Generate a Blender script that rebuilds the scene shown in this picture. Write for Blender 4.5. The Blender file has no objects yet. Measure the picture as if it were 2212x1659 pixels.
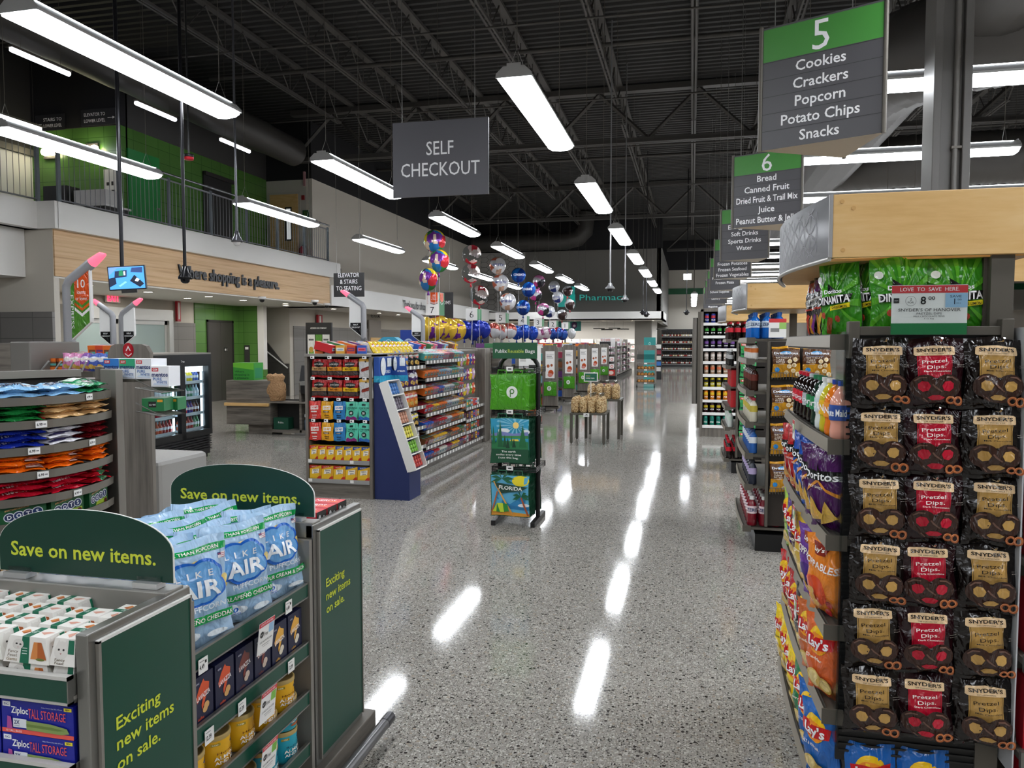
import bpy, bmesh, random
from math import *
from mathutils import Vector, Matrix
S = bpy.context.scene
COL = S.collection
RND = random.Random(11)
# ---------------- camera, world, exposure ----------------
cam = bpy.data.cameras.new('camera'); camo = bpy.data.objects.new('camera', cam); COL.objects.link(camo)
cam.sensor_width = 36; cam.sensor_fit = 'HORIZONTAL'; cam.lens = 1661/2212*36; cam.clip_start = .05; cam.clip_end = 200
camo.location = (0, 0, 1.6); camo.rotation_euler = (radians(90-3.153), 0, radians(13.129)); S.camera = camo
wd = bpy.data.worlds.new('World'); S.world = wd; wd.use_nodes = True
wd.node_tree.nodes['Background'].inputs[0].default_value = (.9, .95, 1, 1)
wd.node_tree.nodes['Background'].inputs[1].default_value = .03
S.view_settings.view_transform = 'Standard'; S.view_settings.look = 'None'; S.view_settings.gamma = 1
S.view_settings.use_curve_mapping = False; S.view_settings.exposure = 0.7
cy = S.cycles
cy.max_bounces = 7; cy.diffuse_bounces = 4; cy.glossy_bounces = 4; cy.transmission_bounces = 5; cy.transparent_max_bounces = 12
cy.sample_clamp_indirect = 4; cy.sample_clamp_direct = 0; cy.use_denoising = True; cy.caustics_reflective = False; cy.caustics_refractive = False
LAMP = 15.0      # radiance of the pendant diffusers
# ---------------- materials ----------------
def lin(h):
    h = h.lstrip('#'); c = [int(h[i:i+2], 16)/255 for i in (0, 2, 4)]
    return [x/12.92 if x <= .04045 else ((x+.055)/1.055)**2.4 for x in c]+[1]
_mc = {}
def mt(h, rough=.5, metal=0., emit=0., kind=''):
    k = (h, rough, metal, emit, kind)
    if k in _mc: return _mc[k]
    m = bpy.data.materials.new('%s_%s' % (kind or 'paint', h.lstrip('#'))); m.use_nodes = True
    nt = m.node_tree; b = nt.nodes['Principled BSDF']
    b.inputs['Base Color'].default_value = lin(h); b.inputs['Roughness'].default_value = rough; b.inputs['Metallic'].default_value = metal
    if emit:
        b.inputs['Emission Color'].default_value = lin(h); b.inputs['Emission Strength'].default_value = emit
    if kind in ('film', 'foil'):
        t = nt.nodes.new('ShaderNodeTexCoord'); mp = nt.nodes.new('ShaderNodeMapping'); n = nt.nodes.new('ShaderNodeTexNoise'); bp = nt.nodes.new('ShaderNodeBump')
        mp.inputs['Scale'].default_value = (1, 1, .55); mp.inputs['Rotation'].default_value = (.2, .5, .3)
        n.inputs['Scale'].default_value = 19 if kind == 'film' else 14; n.inputs['Detail'].default_value = 2.5; n.inputs['Distortion'].default_value = 1.2
        bp.inputs['Strength'].default_value = .85 if kind == 'film' else .3; bp.inputs['Distance'].default_value = .026
        nt.links.new(t.outputs['Object'], mp.inputs[0]); nt.links.new(mp.outputs[0], n.inputs['Vector']); nt.links.new(n.outputs['Fac'], bp.inputs['Height']); nt.links.new(bp.outputs[0], b.inputs['Normal'])
    if kind == 'clear':
        nt.nodes.remove(b); o = nt.nodes['Material Output']; tr = nt.nodes.new('ShaderNodeBsdfTransparent'); g = nt.nodes.new('ShaderNodeBsdfGlossy'); mx = nt.nodes.new('ShaderNodeMixShader'); lw = nt.nodes.new('ShaderNodeLayerWeight'); lw.inputs[0].default_value = .12; fr = nt.nodes.new('ShaderNodeMath'); fr.operation = 'MULTIPLY'; fr.inputs[1].default_value = .5; nt.links.new(lw.outputs['Facing'], fr.inputs[0])
        tr.inputs[0].default_value = lin(h); g.inputs['Roughness'].default_value = rough
        nt.links.new(fr.outputs[0], mx.inputs[0]); nt.links.new(tr.outputs[0], mx.inputs[1]); nt.links.new(g.outputs[0], mx.inputs[2]); nt.links.new(mx.outputs[0], o.inputs[0])
    _mc[k] = m; return m
def fm(h): return mt(h, .17, kind='film')
def pm(h): return mt(h, .42, kind='print')
def fo(h): return mt(h, .16, .35, kind='foil')
def em(h, s): return mt(h, .5, 0, s, 'glow')
def clr(h='#e8ecec', r=.06): return mt(h, r, 0, 0, 'clear')
def nodes(name, rough=.5, metal=0):
    m = bpy.data.materials.new(name); m.use_nodes = True; nt = m.node_tree; b = nt.nodes['Principled BSDF']
    b.inputs['Roughness'].default_value = rough; b.inputs['Metallic'].default_value = metal
    return m, nt, b
def ramp(nt, stops, const=False):
    r = nt.nodes.new('ShaderNodeValToRGB'); e = r.color_ramp.elements
    while len(e) < len(stops): e.new(.5)
    for i, (p, c) in enumerate(stops): e[i].position = p; e[i].color = lin(c)
    if const: r.color_ramp.interpolation = 'CONSTANT'
    return r
def vec(nt, scale=(1, 1, 1), obj=False, rot=(0, 0, 0)):
    mp = nt.nodes.new('ShaderNodeMapping'); mp.inputs['Scale'].default_value = scale; mp.inputs['Rotation'].default_value = rot
    if obj: t = nt.nodes.new('ShaderNodeTexCoord'); nt.links.new(t.outputs['Object'], mp.inputs[0])
    else: t = nt.nodes.new('ShaderNodeNewGeometry'); nt.links.new(t.outputs['Position'], mp.inputs[0])
    return mp
def wood(name, stops, scale, rough=.5, obj=True):
    m, nt, b = nodes(name, rough); mp = vec(nt, scale, obj); n = nt.nodes.new('ShaderNodeTexNoise'); n.inputs['Scale'].default_value = 1; n.inputs['Detail'].default_value = 5; n.inputs['Roughness'].default_value = .6
    r = ramp(nt, stops); nt.links.new(mp.outputs[0], n.inputs['Vector']); nt.links.new(n.outputs['Fac'], r.inputs[0]); nt.links.new(r.outputs[0], b.inputs['Base Color']); return m
def terrazzo():
    m, nt, b = nodes('terrazzo', .1); b.inputs['IOR'].default_value = 1.42; L = nt.links.new
    mp = vec(nt); big = nt.nodes.new('ShaderNodeTexNoise'); big.inputs['Scale'].default_value = .5; L(mp.outputs[0], big.inputs['Vector'])
    base = ramp(nt, [(.3, '#8f8b84'), (.7, '#9d9992')]); L(big.outputs['Fac'], base.inputs[0]); prev = base.outputs[0]
    for sc, stops in ((95, [(0, '#4a4743'), (.10, '#8d857a'), (.22, '#b9b4aa'), (.5, '#c9c5be'), (.62, '#9d9992')]), (170, [(0, '#1d1c1b'), (.13, '#5f5a53'), (.24, '#c0bcb4'), (.4, '#98948d')]), (60, [(0, '#3a3633'), (.045, '#9a8f80'), (.09, '#bab5ac'), (.14, '#98948d')])):
        v = nt.nodes.new('ShaderNodeTexVoronoi'); v.inputs['Scale'].default_value = sc; L(mp.outputs[0], v.inputs['Vector'])
        sp = nt.nodes.new('ShaderNodeSeparateColor'); L(v.outputs['Color'], sp.inputs[0])
        r = ramp(nt, stops, True); L(sp.outputs[0], r.inputs[0])
        lt = nt.nodes.new('ShaderNodeMath'); lt.operation = 'LESS_THAN'; lt.inputs[1].default_value = stops[-1][0]; L(sp.outputs[0], lt.inputs[0])
        ds = nt.nodes.new('ShaderNodeMath'); ds.operation = 'LESS_THAN'; ds.inputs[1].default_value = .46; L(v.outputs['Distance'], ds.inputs[0])
        ml = nt.nodes.new('ShaderNodeMath'); ml.operation = 'MULTIPLY'; L(lt.outputs[0], ml.inputs[0]); L(ds.outputs[0], ml.inputs[1])
        mx = nt.nodes.new('ShaderNodeMix'); mx.data_type = 'RGBA'; L(ml.outputs[0], mx.inputs[0]); L(prev, mx.inputs[6]); L(r.outputs[0], mx.inputs[7]); prev = mx.outputs[2]
    L(prev, b.inputs['Base Color'])
    rn = nt.nodes.new('ShaderNodeTexNoise'); rn.inputs['Scale'].default_value = 1.7; rn.inputs['Detail'].default_value = 3; L(mp.outputs[0], rn.inputs['Vector'])
    mr = nt.nodes.new('ShaderNodeMapRange'); mr.inputs[3].default_value = .045; mr.inputs[4].default_value = .11; L(rn.outputs['Fac'], mr.inputs[0]); L(mr.outputs[0], b.inputs['Roughness'])
    return m
def tiles(name, col, grout, w, h, rough=.35, axis='y'):
    m, nt, b = nodes(name, rough); g = nt.nodes.new('ShaderNodeNewGeometry'); sp = nt.nodes.new('ShaderNodeSeparateXYZ'); cb = nt.nodes.new('ShaderNodeCombineXYZ'); L = nt.links.new
    L(g.outputs['Position'], sp.inputs[0]); ad = nt.nodes.new('ShaderNodeMath'); ad.operation = 'ADD'; L(sp.outputs[0], ad.inputs[0]); L(sp.outputs[1], ad.inputs[1]); L(ad.outputs[0], cb.inputs[0]); L(sp.outputs[2], cb.inputs[1])
    k = nt.nodes.new('ShaderNodeTexBrick'); k.offset = 0; k.inputs['Scale'].default_value = 1; k.inputs['Brick Width'].default_value = w; k.inputs['Row Height'].default_value = h; k.inputs['Mortar Size'].default_value = .006; k.inputs['Bias'].default_value = 0
    c = lin(col); k.inputs['Color1'].default_value = [x*.95 for x in c[:3]]+[1]; k.inputs['Color2'].default_value = [min(1, x*1.06) for x in c[:3]]+[1]; k.inputs['Mortar'].default_value = lin(grout)
    L(cb.outputs[0], k.inputs['Vector']); L(k.outputs['Color'], b.inputs['Base Color']); return m
GW = wood('grey_laminate', [(.3, '#4d4842'), (.5, '#6d675f'), (.7, '#837c73')], (2, 2, 26), .5)
GWV = wood('grey_laminate_upright', [(.3, '#55504a'), (.5, '#716b63'), (.7, '#857e75')], (26, 26, 1.5), .5)
MAPLE = wood('maple_veneer', [(.3, '#d3a765'), (.5, '#dfb677'), (.7, '#e6c289')], (3, 3, 22), .45)
OAK = wood('oak_slat_wall', [(.3, '#b08a61'), (.45, '#cba67b'), (.6, '#d6b48a'), (.75, '#c29c70')], (.5, .5, 24), .55)
STEEL = mt('#8d8c88', .35, .8); GREYM = mt('#5c574f', .45, .25); GREYL = mt('#8b8780', .45, .25); BLACK = mt('#0e0e0f', .4); WHITE = mt('#eceae6', .5); TAN = mt('#8d8577', .45, .2)
CHROME = mt('#c9c9c9', .12, 1.); DKGREEN = mt('#0d4636', .35); LIME = mt('#d0dc3c', .5); TAGW = mt('#f2f1ee', .5); DARK = mt('#1b1a1a', .6); INK = mt('#20201f', .6)
# ---------------- mesh builder ----------------
_tx = {}
def tx(s, bold=0.):
    k = (s, bold)
    if k in _tx: return _tx[k]
    cu = bpy.data.curves.new('t', 'FONT'); cu.body = s; cu.offset = bold; cu.resolution_u = 2; cu.align_x = 'CENTER'
    o = bpy.data.objects.new('t', cu); me = bpy.data.meshes.new_from_object(o)
    v = [(p.co.x, p.co.y) for p in me.vertices]; f = [tuple(q.vertices) for q in me.polygons]
    bpy.data.objects.remove(o); bpy.data.curves.remove(cu); bpy.data.meshes.remove(me)
    if v:
        x0 = min(p[0] for p in v); x1 = max(p[0] for p in v); v = [((x-(x0+x1)/2)/.70, y/.70-.5) for x, y in v]
    _tx[k] = (v, f, (x1-x0)/.70 if v else 0); return _tx[k]
def frame(o, x, y):
    o = Vector(o); x = Vector(x); y = Vector(y)
    return lambda a, b, off=0.: o+x*a+y*b+x.cross(y).normalized()*off
class M:
    def __init__(s): s.v = []; s.f = []; s.mi = []; s.sm = []; s.ms = []
    def idx(s, m):
        if m not in s.ms: s.ms.append(m)
        return s.ms.index(m)
    def add(s, vs, fs, m, smooth=False):
        n = len(s.v); s.v += [tuple(v) for v in vs]; i = s.idx(m)
        for f in fs: s.f.append(tuple(n+k for k in f)); s.mi.append(i); s.sm.append(smooth)
        return s
    def box(s, a, b, m, T=None):
        x0, y0, z0 = a; x1, y1, z1 = b
        v = [Vector(p) for p in ((x0,y0,z0),(x1,y0,z0),(x1,y1,z0),(x0,y1,z0),(x0,y0,z1),(x1,y0,z1),(x1,y1,z1),(x0,y1,z1))]
        if T: v = [T @ p for p in v]
        return s.add(v, [(0,3,2,1),(4,5,6,7),(0,1,5,4),(1,2,6,5),(2,3,7,6),(3,0,4,7)], m)
    def cbox(s, c, d, m, T=None): return s.box([c[i]-d[i]/2 for i in range(3)], [c[i]+d[i]/2 for i in range(3)], m, T)
    def poly(s, p, m): return s.add(p, [tuple(range(len(p)))], m)
    def prism(s, pts, ax, d0, d1, m):
        def q(p, d): return {'x': (d, p[0], p[1]), 'y': (p[0], d, p[1]), 'z': (p[0], p[1], d)}[ax]
        n = len(pts); v = [q(p, d0) for p in pts]+[q(p, d1) for p in pts]
        return s.add(v, [tuple(range(n)), tuple(range(2*n-1, n-1, -1))]+[(i, n+i, n+(i+1) % n, (i+1) % n) for i in range(n)], m)
    def tube(s, path, r, m, n=8, closed=False):
        P = [Vector(p) for p in path]; vs = []; k = len(P)
        up = Vector((0, 0, 1)); d0 = (P[1]-P[0]).normalized(); a = up.cross(d0)
        if a.length < .01: a = Vector((1, 0, 0)).cross(d0)
        a.normalize()
        for i, p in enumerate(P):
            d = ((P[i+1]-p) if i < k-1 else (p-P[i-1])).normalized()
            if 0 < i < k-1: d = ((P[i+1]-p).normalized()+(p-P[i-1]).normalized()).normalized()
            a = (a-d*a.dot(d)).normalized(); b = d.cross(a); rr = r[i] if isinstance(r, (list, tuple)) else r
            vs += [p+(a*cos(2*pi*j/n)+b*sin(2*pi*j/n))*rr for j in range(n)]
        fs = [(i*n+j, i*n+(j+1) % n, (i+1)*n+(j+1) % n, (i+1)*n+j) for i in range(k-1) for j in range(n)]
        s.add(vs, fs, m, n > 4); return s.add([vs[j] for j in range(n)]+vs[-n:], [tuple(range(n-1, -1, -1)), tuple(range(n, 2*n))], m)
    def cyl(s, p0, p1, r, m, n=14): return s.tube([p0, p1], r, m, n)
    def lathe(s, prof, m, n=18, c=(0, 0, 0), smooth=True):
        vs = [(c[0]+r*cos(2*pi*j/n), c[1]+r*sin(2*pi*j/n), c[2]+z) for r, z in prof for j in range(n)]
        fs = [(i*n+j, i*n+(j+1) % n, (i+1)*n+(j+1) % n, (i+1)*n+j) for i in range(len(prof)-1) for j in range(n)]
        return s.add(vs, fs, m, smooth)
    def text(s, t, fr, x, y, h, m, w=None, bold=.008, off=.001, rot=0):
        v, f, tw = tx(t, bold)
        kx = h if w is None else w/max(tw, .01)
        c, d = cos(rot), sin(rot)
        return s.add([fr(x+(a*kx*c-b*h*d), y+(a*kx*d+b*h*c), off) for a, b in v], f, m)
    def art(s, ops, fr, W, H, off=.0006, step=.00025, cuts=None):
        """flat artwork in unit coordinates laid on a surface fr(x,y,off), W x H metres; cuts = grid the surface is faceted on"""
        bm = bmesh.new(); lay = bm.faces.layers.int.new('k'); mats = []; k = 0
        def face(pts, mi):
            try: f = bm.faces.new([bm.verts.new((p[0], p[1], k)) for p in pts]); f[lay] = mi
            except ValueError: pass
        for op in ops:
            t = op[0]; mat = op[-1]
            if not hasattr(mat, 'node_tree'): mat = ARTM(mat)
            if mat not in mats: mats.append(mat)
            mi = mats.index(mat)
            if t == 'R': _, a, b, c, d, _m = op; face([(a, b), (c, b), (c, d), (a, d)], mi)
            elif t == 'E': _, a, b, rx, ry, _m = op; face([(a+rx*cos(2*pi*j/20), b+ry*sin(2*pi*j/20)) for j in range(20)], mi)
            elif t == 'G':
                _, a, b, rx, ry, q, _m = op; n = 20
                for j in range(n):
                    c0, s0, c1, s1 = cos(2*pi*j/n), sin(2*pi*j/n), cos(2*pi*(j+1)/n), sin(2*pi*(j+1)/n)
                    face([(a+rx*c0, b+ry*s0), (a+rx*c1, b+ry*s1), (a+rx*q*c1, b+ry*q*s1), (a+rx*q*c0, b+ry*q*s0)], mi)
            elif t == 'P': face(op[1], mi)
            elif t == 'T':   # text, x, y, cap height, width (fractions of W), rotation, bold
                _, st, a, b, h, w, rot, bo, _m = op; v, f, tw = tx(st, bo); hm = h*H; wm = (w*W/max(tw, .01)) if w else hm; c, d = cos(rot), sin(rot)
                k += 3 if cuts else 0; bv = [bm.verts.new((a+(p*wm*c-q*hm*d)/W, b+(p*wm*d+q*hm*c)/H, k)) for p, q in v]
                for q in f:
                    try: ff = bm.faces.new([bv[i] for i in q]); ff[lay] = mi
                    except ValueError: pass
            k += 1
        if cuts:
            for ax, vals in enumerate(cuts):
                nrm = (1, 0, 0) if ax == 0 else (0, 1, 0)
                for c in vals: bmesh.ops.bisect_plane(bm, geom=bm.verts[:]+bm.edges[:]+bm.faces[:], plane_co=(c, c, 0), plane_no=nrm, dist=1e-6)
        bm.verts.index_update(); vs = [fr(v.co.x, v.co.y, off+v.co.z*step) for v in bm.verts]
        for mi, mat in enumerate(mats):
            fs = [tuple(v.index for v in f.verts) for f in bm.faces if f[lay] == mi]
            used = sorted({i for f in fs for i in f}); mp = {i: j for j, i in enumerate(used)}
            s.add([vs[i] for i in used], [tuple(mp[i] for i in f) for f in fs], mat, bool(cuts))
        bm.free(); return s
    def obj(s, name, parent=None, loc=(0, 0, 0), rz=0, bevel=0., rot=None):
        me = bpy.data.meshes.new(name); me.from_pydata(s.v, [], s.f)
        for m in s.ms: me.materials.append(m)
        me.polygons.foreach_set('material_index', s.mi); me.polygons.foreach_set('use_smooth', s.sm); me.update()
        o = bpy.data.objects.new(name, me); COL.objects.link(o); o.location = loc; o.rotation_euler = rot or (0, 0, rz)
        if parent: o.parent = parent
        if bevel:
            b = o.modifiers.new('bevel', 'BEVEL'); b.width = bevel; b.segments = 2; b.limit_method = 'ANGLE'; b.angle_limit = radians(50)
        return o
ARTM = fm
def tag(o, label, cat, group=None):
    o['label'] = label; o['category'] = cat
    if group: o['group'] = group
    return o
def thing(name, label, cat, loc=(0, 0, 0), rz=0, group=None, rot=None):
    o = bpy.data.objects.new(name, None); COL.objects.link(o); o.location = loc; o.rotation_euler = rot or (0, 0, rz); o.empty_display_size = .1
    return tag(o, label, cat, group)
def struct(o, parent=None): o['kind'] = 'structure'; return o
class Proto:
    """a product built once; the first placing moves the original, later ones copy it and its parts"""
    def __init__(s, build): s.build = build; s.o = None
    def put(s, loc, rz=0, label='', cat='', group=None, rot=None, sc=None):
        if s.o is None:
            n = set(bpy.data.objects); s.o = s.build(); o = s.o
            new = [c for c in bpy.data.objects if c not in n]; s.kids = [(c, [g for g in new if g.parent == c]) for c in new if c.parent == o]
            o.location = loc; o.rotation_euler = rot or (0, 0, rz)
        else:
            o = s.o.copy(); COL.objects.link(o); o.location = loc; o.rotation_euler = rot or (0, 0, rz); o.scale = (1, 1, 1)
            if 'group' in o: del o['group']
            for k, g in s.kids:
                c = k.copy(); COL.objects.link(c); c.parent = o
                for q in g: e = q.copy(); COL.objects.link(e); e.parent = c
        if sc: o.scale = sc if isinstance(sc, (tuple, list)) else (sc, sc, sc)
        return tag(o, label, cat, group)
_SEAM = ['first', 'second', 'third', 'fourth', 'fifth', 'sixth', 'seventh', 'eighth', 'ninth', 'tenth', 'eleventh', 'twelfth', 'thirteenth', 'fourteenth', 'fifteenth', 'sixteenth']
def nth(i): return _SEAM[i] if i < len(_SEAM) else 'far'
# ---------------- product builders (front faces -Y, base at z=0) ----------------
def bag_mesh(w, h, t, col, ops=(), seed=0, seal=.07, nu=8, nv=11, hole=False, back=None, flat=.0):
    r = random.Random(seed); base = fm(col)
    ph = [r.uniform(0, 6.28) for _ in range(6)]
    us = [i/nu for i in range(nu+1)]; vs = [0, seal*.5, seal]+[seal+(1-2*seal)*i/(nv-4) for i in range(1, nv-4)]+[1-seal, 1-seal*.5, 1]; nv = len(vs)-1
    def P(u, v, side):
        vv = min(max((v-seal*.4)/(1-seal*.8), 0), 1)
        bl = (sin(pi*u)**.55 if 0 < u < 1 else 0)*(sin(pi*vv)**.5 if 0 < vv < 1 else 0)
        bl *= 1-.16*v
        wr = .0045*sin(9*u+7*v+ph[0])+.003*sin(15*u-11*v+ph[1])+.0025*sin(23*v+5*u+ph[2])
        k = min(1, bl*2)
        x = (u-.5)*w*(1-.045*sin(pi*vv))+.004*sin(6*v+ph[3])*(1-k)
        z = v*h+.004*sin(7*u+ph[4])*(1 if v < .1 or v > .9 else 0)
        y = -side*(t/2*bl+wr*k*(t/.08))+(.004*sin(11*u+ph[5]) if v > .93 or v < .05 else 0)
        if side < 0 and bl == 0: y += .0012
        return Vector((x, y, z))
    G = [[P(u, v, 1) for v in vs] for u in us]
    def fr(u, v, off=0.):
        i = max(0, min(nu-1, int(u*nu-1e-9)))
        j = 0
        while j < nv-1 and v > vs[j+1]: j += 1
        a = u*nu-i; b = (v-vs[j])/(vs[j+1]-vs[j])
        p = G[i][j]*(1-a)*(1-b)+G[i+1][j]*a*(1-b)+G[i][j+1]*(1-a)*b+G[i+1][j+1]*a*b
        return Vector((p.x, p.y-off*1.6, p.z))
    m = M()
    for side in (1, -1):
        pts = [P(u, v, side) for u in us for v in vs]; k = nv+1
        fs = [(i*k+j, (i+1)*k+j, (i+1)*k+j+1, i*k+j+1) if side > 0 else (i*k+j, i*k+j+1, (i+1)*k+j+1, (i+1)*k+j) for i in range(nu) for j in range(nv)]
        m.add(pts, fs, base if side > 0 else fm(back or col), True)
    if ops: m.art(ops, fr, w, h, off=.001, step=.00032 if len(ops) < 40 else .0002, cuts=([u for u in us[1:-1]], vs[1:-1]))
    return m
def carton_mesh(w, d, h, col, front=(), top=(), side=(), edge=None):
    m = M(); b = pm(col); m.box((-w/2, 0, 0), (w/2, d, h), b)
    global ARTM; ARTM = pm
    if front: m.art(front, frame((-w/2, 0, 0), (w, 0, 0), (0, 0, h)), w, h, .0005, .0002)
    if top: m.art(top, frame((-w/2, 0, h), (w, 0, 0), (0, d, 0)), w, d, .0005, .0002)
    if side:
        m.art(side, frame((w/2, 0, 0), (0, d, 0), (0, 0, h)), d, h, .0005, .0002)
        m.art(side, frame((-w/2, d, 0), (0, -d, 0), (0, 0, h)), d, h, .0005, .0002)
    ARTM = fm; return m
def wrap(r, z0, z1, a0=-1.9, a1=1.9):
    return lambda u, v, off=0.: Vector(((r+off)*sin(a0+(a1-a0)*u), -(r+off)*cos(a0+(a1-a0)*u), z0+(z1-z0)*v))
def bottle(name, prof, liquid, cap, capz, label=None, r=.03, ops=(), shell=None, lz=(0, 0)):
    """parts: body with its liquid, cap, printed label"""
    b = M(); b.lathe([(0, 0.001)]+prof, shell or liquid, 18); o = b.obj(name)
    c = M(); cr = capz[2]; c.lathe([(cr, capz[0]), (cr, capz[1]), (0, capz[1])], cap, 14, smooth=False); c.obj('cap', o)
    if label:
        l = M(); n = 22; l.lathe([(r+.0006, lz[0]), (r+.0006, lz[1])], label, n)
        if ops: l.art(ops, wrap(r+.001, lz[0], lz[1]), r*3.8, lz[1]-lz[0], .0004, .00015, cuts=([i/12 for i in range(1, 12)], []))
        l.obj('label', o)
    return o
def can_mesh(r, h, col, ops=(), rim='#b9bcc0', met=True):
    m = M(); m.lathe([(0, .0), (r*.8, .0), (r, r*.25), (r, h-r*.35), (r*.82, h-.003)], mt(col, .25, .35), 16)
    m.lathe([(r*.82, h-.003), (r*.84, h), (r*.78, h-.002), (0, h-.004)], mt(rim, .25, .9), 16)
    if ops: m.art(ops, wrap(r+.0004, r*.25, h-r*.35), r*3.8, h, .0004, .00015, cuts=([i/10 for i in range(1, 10)], []))
    return m
# ================= the building =================
def slab(name, a, b, m, bevel=0):
    o = M().box(a, b, m).obj(name); return struct(o)
BEIGE = mt('#c6c0b5', .7); FASC = mt('#e3e1dd', .6); NIGHT = mt('#1d1c1e', .75); CHAR = mt('#454341', .7); WAIN = tiles('grey_wall_tile', '#7d7a77', '#5e5c59', .62, .33, .4)
GTILE = tiles('green_wall_tile', '#55803c', '#39602a', .42, .31, .25); HEAVY = mt('#4f4c49', .5, .2); DECKM = mt('#353433', .65, .1); JOISTM = mt('#55524f', .55, .1)
slab('floor', (-32, -12, -.2), (26, 56, 0), terrazzo())
# corrugated roof deck
m = M(); pr = []; y = 5.0
while y < 56: pr += [(y, 8.1), (y+.09, 8.1), (y+.12, 8.17), (y+.21, 8.17)]; y += .24
vs = [(-32, a, b) for a, b in pr]+[(26, a, b) for a, b in pr]; n = len(pr)
m.add(vs, [(i, i+1, n+i+1, n+i) for i in range(n-1)], DECKM); m.box((-32, -12, 8.17), (26, 5.2, 8.2), DECKM); m.box((-32, 5, 8.3), (26, 56, 8.32), DECKM)
struct(m.obj('ceiling'))
slab('wall_south', (-32, -12.2, 0), (26, -12, 8.3), BEIGE); slab('wall_east', (26, -12, 0), (26.2, 56, 8.3), BEIGE); slab('wall_west', (-32.2, -12, 0), (-32, 56, 8.3), CHAR)
slab('wall_north', (-8, 51, 0), (26, 51.2, 6.2), mt('#b9b3a8', .7)); slab('wall_north_upper', (-32, 51.05, 6.2), (26, 51.3, 8.3), NIGHT)
slab('trim_1', (-8, 50.95, 4.65), (26, 51, 5.02), mt('#0f5a35', .5))
# left side, upper level
slab('wall_left_upper', (-11.2, 21.1, 3.1), (-11, 39.8, 6.42), mt('#dfd7ca', .75)); slab('wall_left_black', (-11.25, 21.1, 6.42), (-11.02, 51, 8.1), NIGHT)
slab('wall_stair_head', (-12.7, 21.1, 3.75), (-11.2, 21.3, 6.4), BEIGE); slab('wall_stair_head_black', (-12.7, 21.09, 6.4), (-11.25, 21.3, 8.1), NIGHT)
slab('wall_green_upper', (-12.7, 15.2, 3.75), (-12.5, 21.1, 6.44), GTILE); slab('wall_grey_upper', (-12.7, 15.2, 6.44), (-12.49, 21.1, 8.1), CHAR)
slab('wall_green_return', (-14.9, 15.05, 3.75), (-12.5, 15.25, 6.44), GTILE); slab('wall_dark_return', (-14.9, 15.03, 6.44), (-12.49, 15.25, 8.1), NIGHT)
slab('wall_balcony_white', (-15.1, 2, 3.75), (-14.9, 15.05, 6.0), FASC); slab('wall_balcony_black', (-15.1, 2, 6.0), (-14.88, 15.05, 8.1), NIGHT)
slab('trim_2', (-14.9, 2, 5.86), (-14.8, 15.05, 6.0), HEAVY)
slab('floor_balcony', (-16, 2, 3.5), (-10.1, 21.1, 3.75), CHAR); slab('floor_balcony_edge', (-10.1, 10.17, 3.5), (-9.75, 20.06, 3.75), CHAR)
slab('trim_3', (-9.75, 10.16, 3.36), (-9.62, 20.06, 3.78), FASC); slab('trim_4', (-10.1, 2, 3.36), (-9.95, 10.16, 3.78), FASC); slab('trim_5', (-10.1, 10.1, 3.36), (-9.62, 10.17, 3.78), FASC)
slab('wall_oak', (-9.9, 10.2, 2.63), (-9.74, 19.62, 3.36), OAK)
slab('ceiling_soffit', (-12.5, 10.2, 2.6), (-9.76, 20.9, 2.64), mt('#d6d3cd', .7))
slab('wall_vestibule', (-17, 10.19, 0), (-9.765, 10.3, 3.36), BEIGE); slab('trim_6', (-17, 10.14, 0), (-9.765, 10.19, 2.07), WAIN)
slab('trim_7', (-14, 9.5, 2.62), (-10.28, 10.18, 3.37), FASC)
# recess with the lift
slab('wall_recess', (-12.7, 10.2, 0), (-12.5, 17.5, 2.64), BEIGE); slab('trim_8', (-12.5, 16.45, 0), (-12.46, 17.5, 2.07), WAIN)
slab('wall_lift_green', (-12.7, 17.5, 0), (-12.47, 19.45, 2.64), GTILE); slab('wall_lift_green_side', (-12.6, 19.45, 0), (-11.86, 19.6, 2.64), GTILE)
slab('trim_9', (-11.86, 19.43, .82), (-11.67, 19.6, 2.64), FASC); slab('trim_10', (-11.86, 19.43, 0), (-11.67, 19.6, .82), GTILE)
slab('wall_stair', (-12.6, 20.7, 0), (-11.58, 20.9, 2.64), BEIGE)
m = M(); m.prism([(-12.45, 0), (-11.6, 0), (-11.6, .95), (-11.77, .95), (-12.45, 1.75)], 'y', 20.66, 20.7, tiles('dark_stair_tile', '#4a4745', '#35322f', .6, .33, .4)); struct(m.obj('trim_11'))
slab('wall_left', (-11.8, 20.9, 0), (-11.6, 40, 3.1), BEIGE); slab('trim_12', (-11.6, 20.9, 0), (-11.55, 40, 2.07), WAIN);
slab('ceiling_canopy', (-11.6, 20.1, 2.6), (-9.76, 39.8, 2.66), mt('#cfccc6', .7)); slab('trim_14', (-9.8, 19.64, 2.6), (-9.7, 36.65, 3.16), FASC); slab('trim_15', (-11.6, 20.06, 3.1), (-9.74, 39.8, 3.16), FASC)
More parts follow.
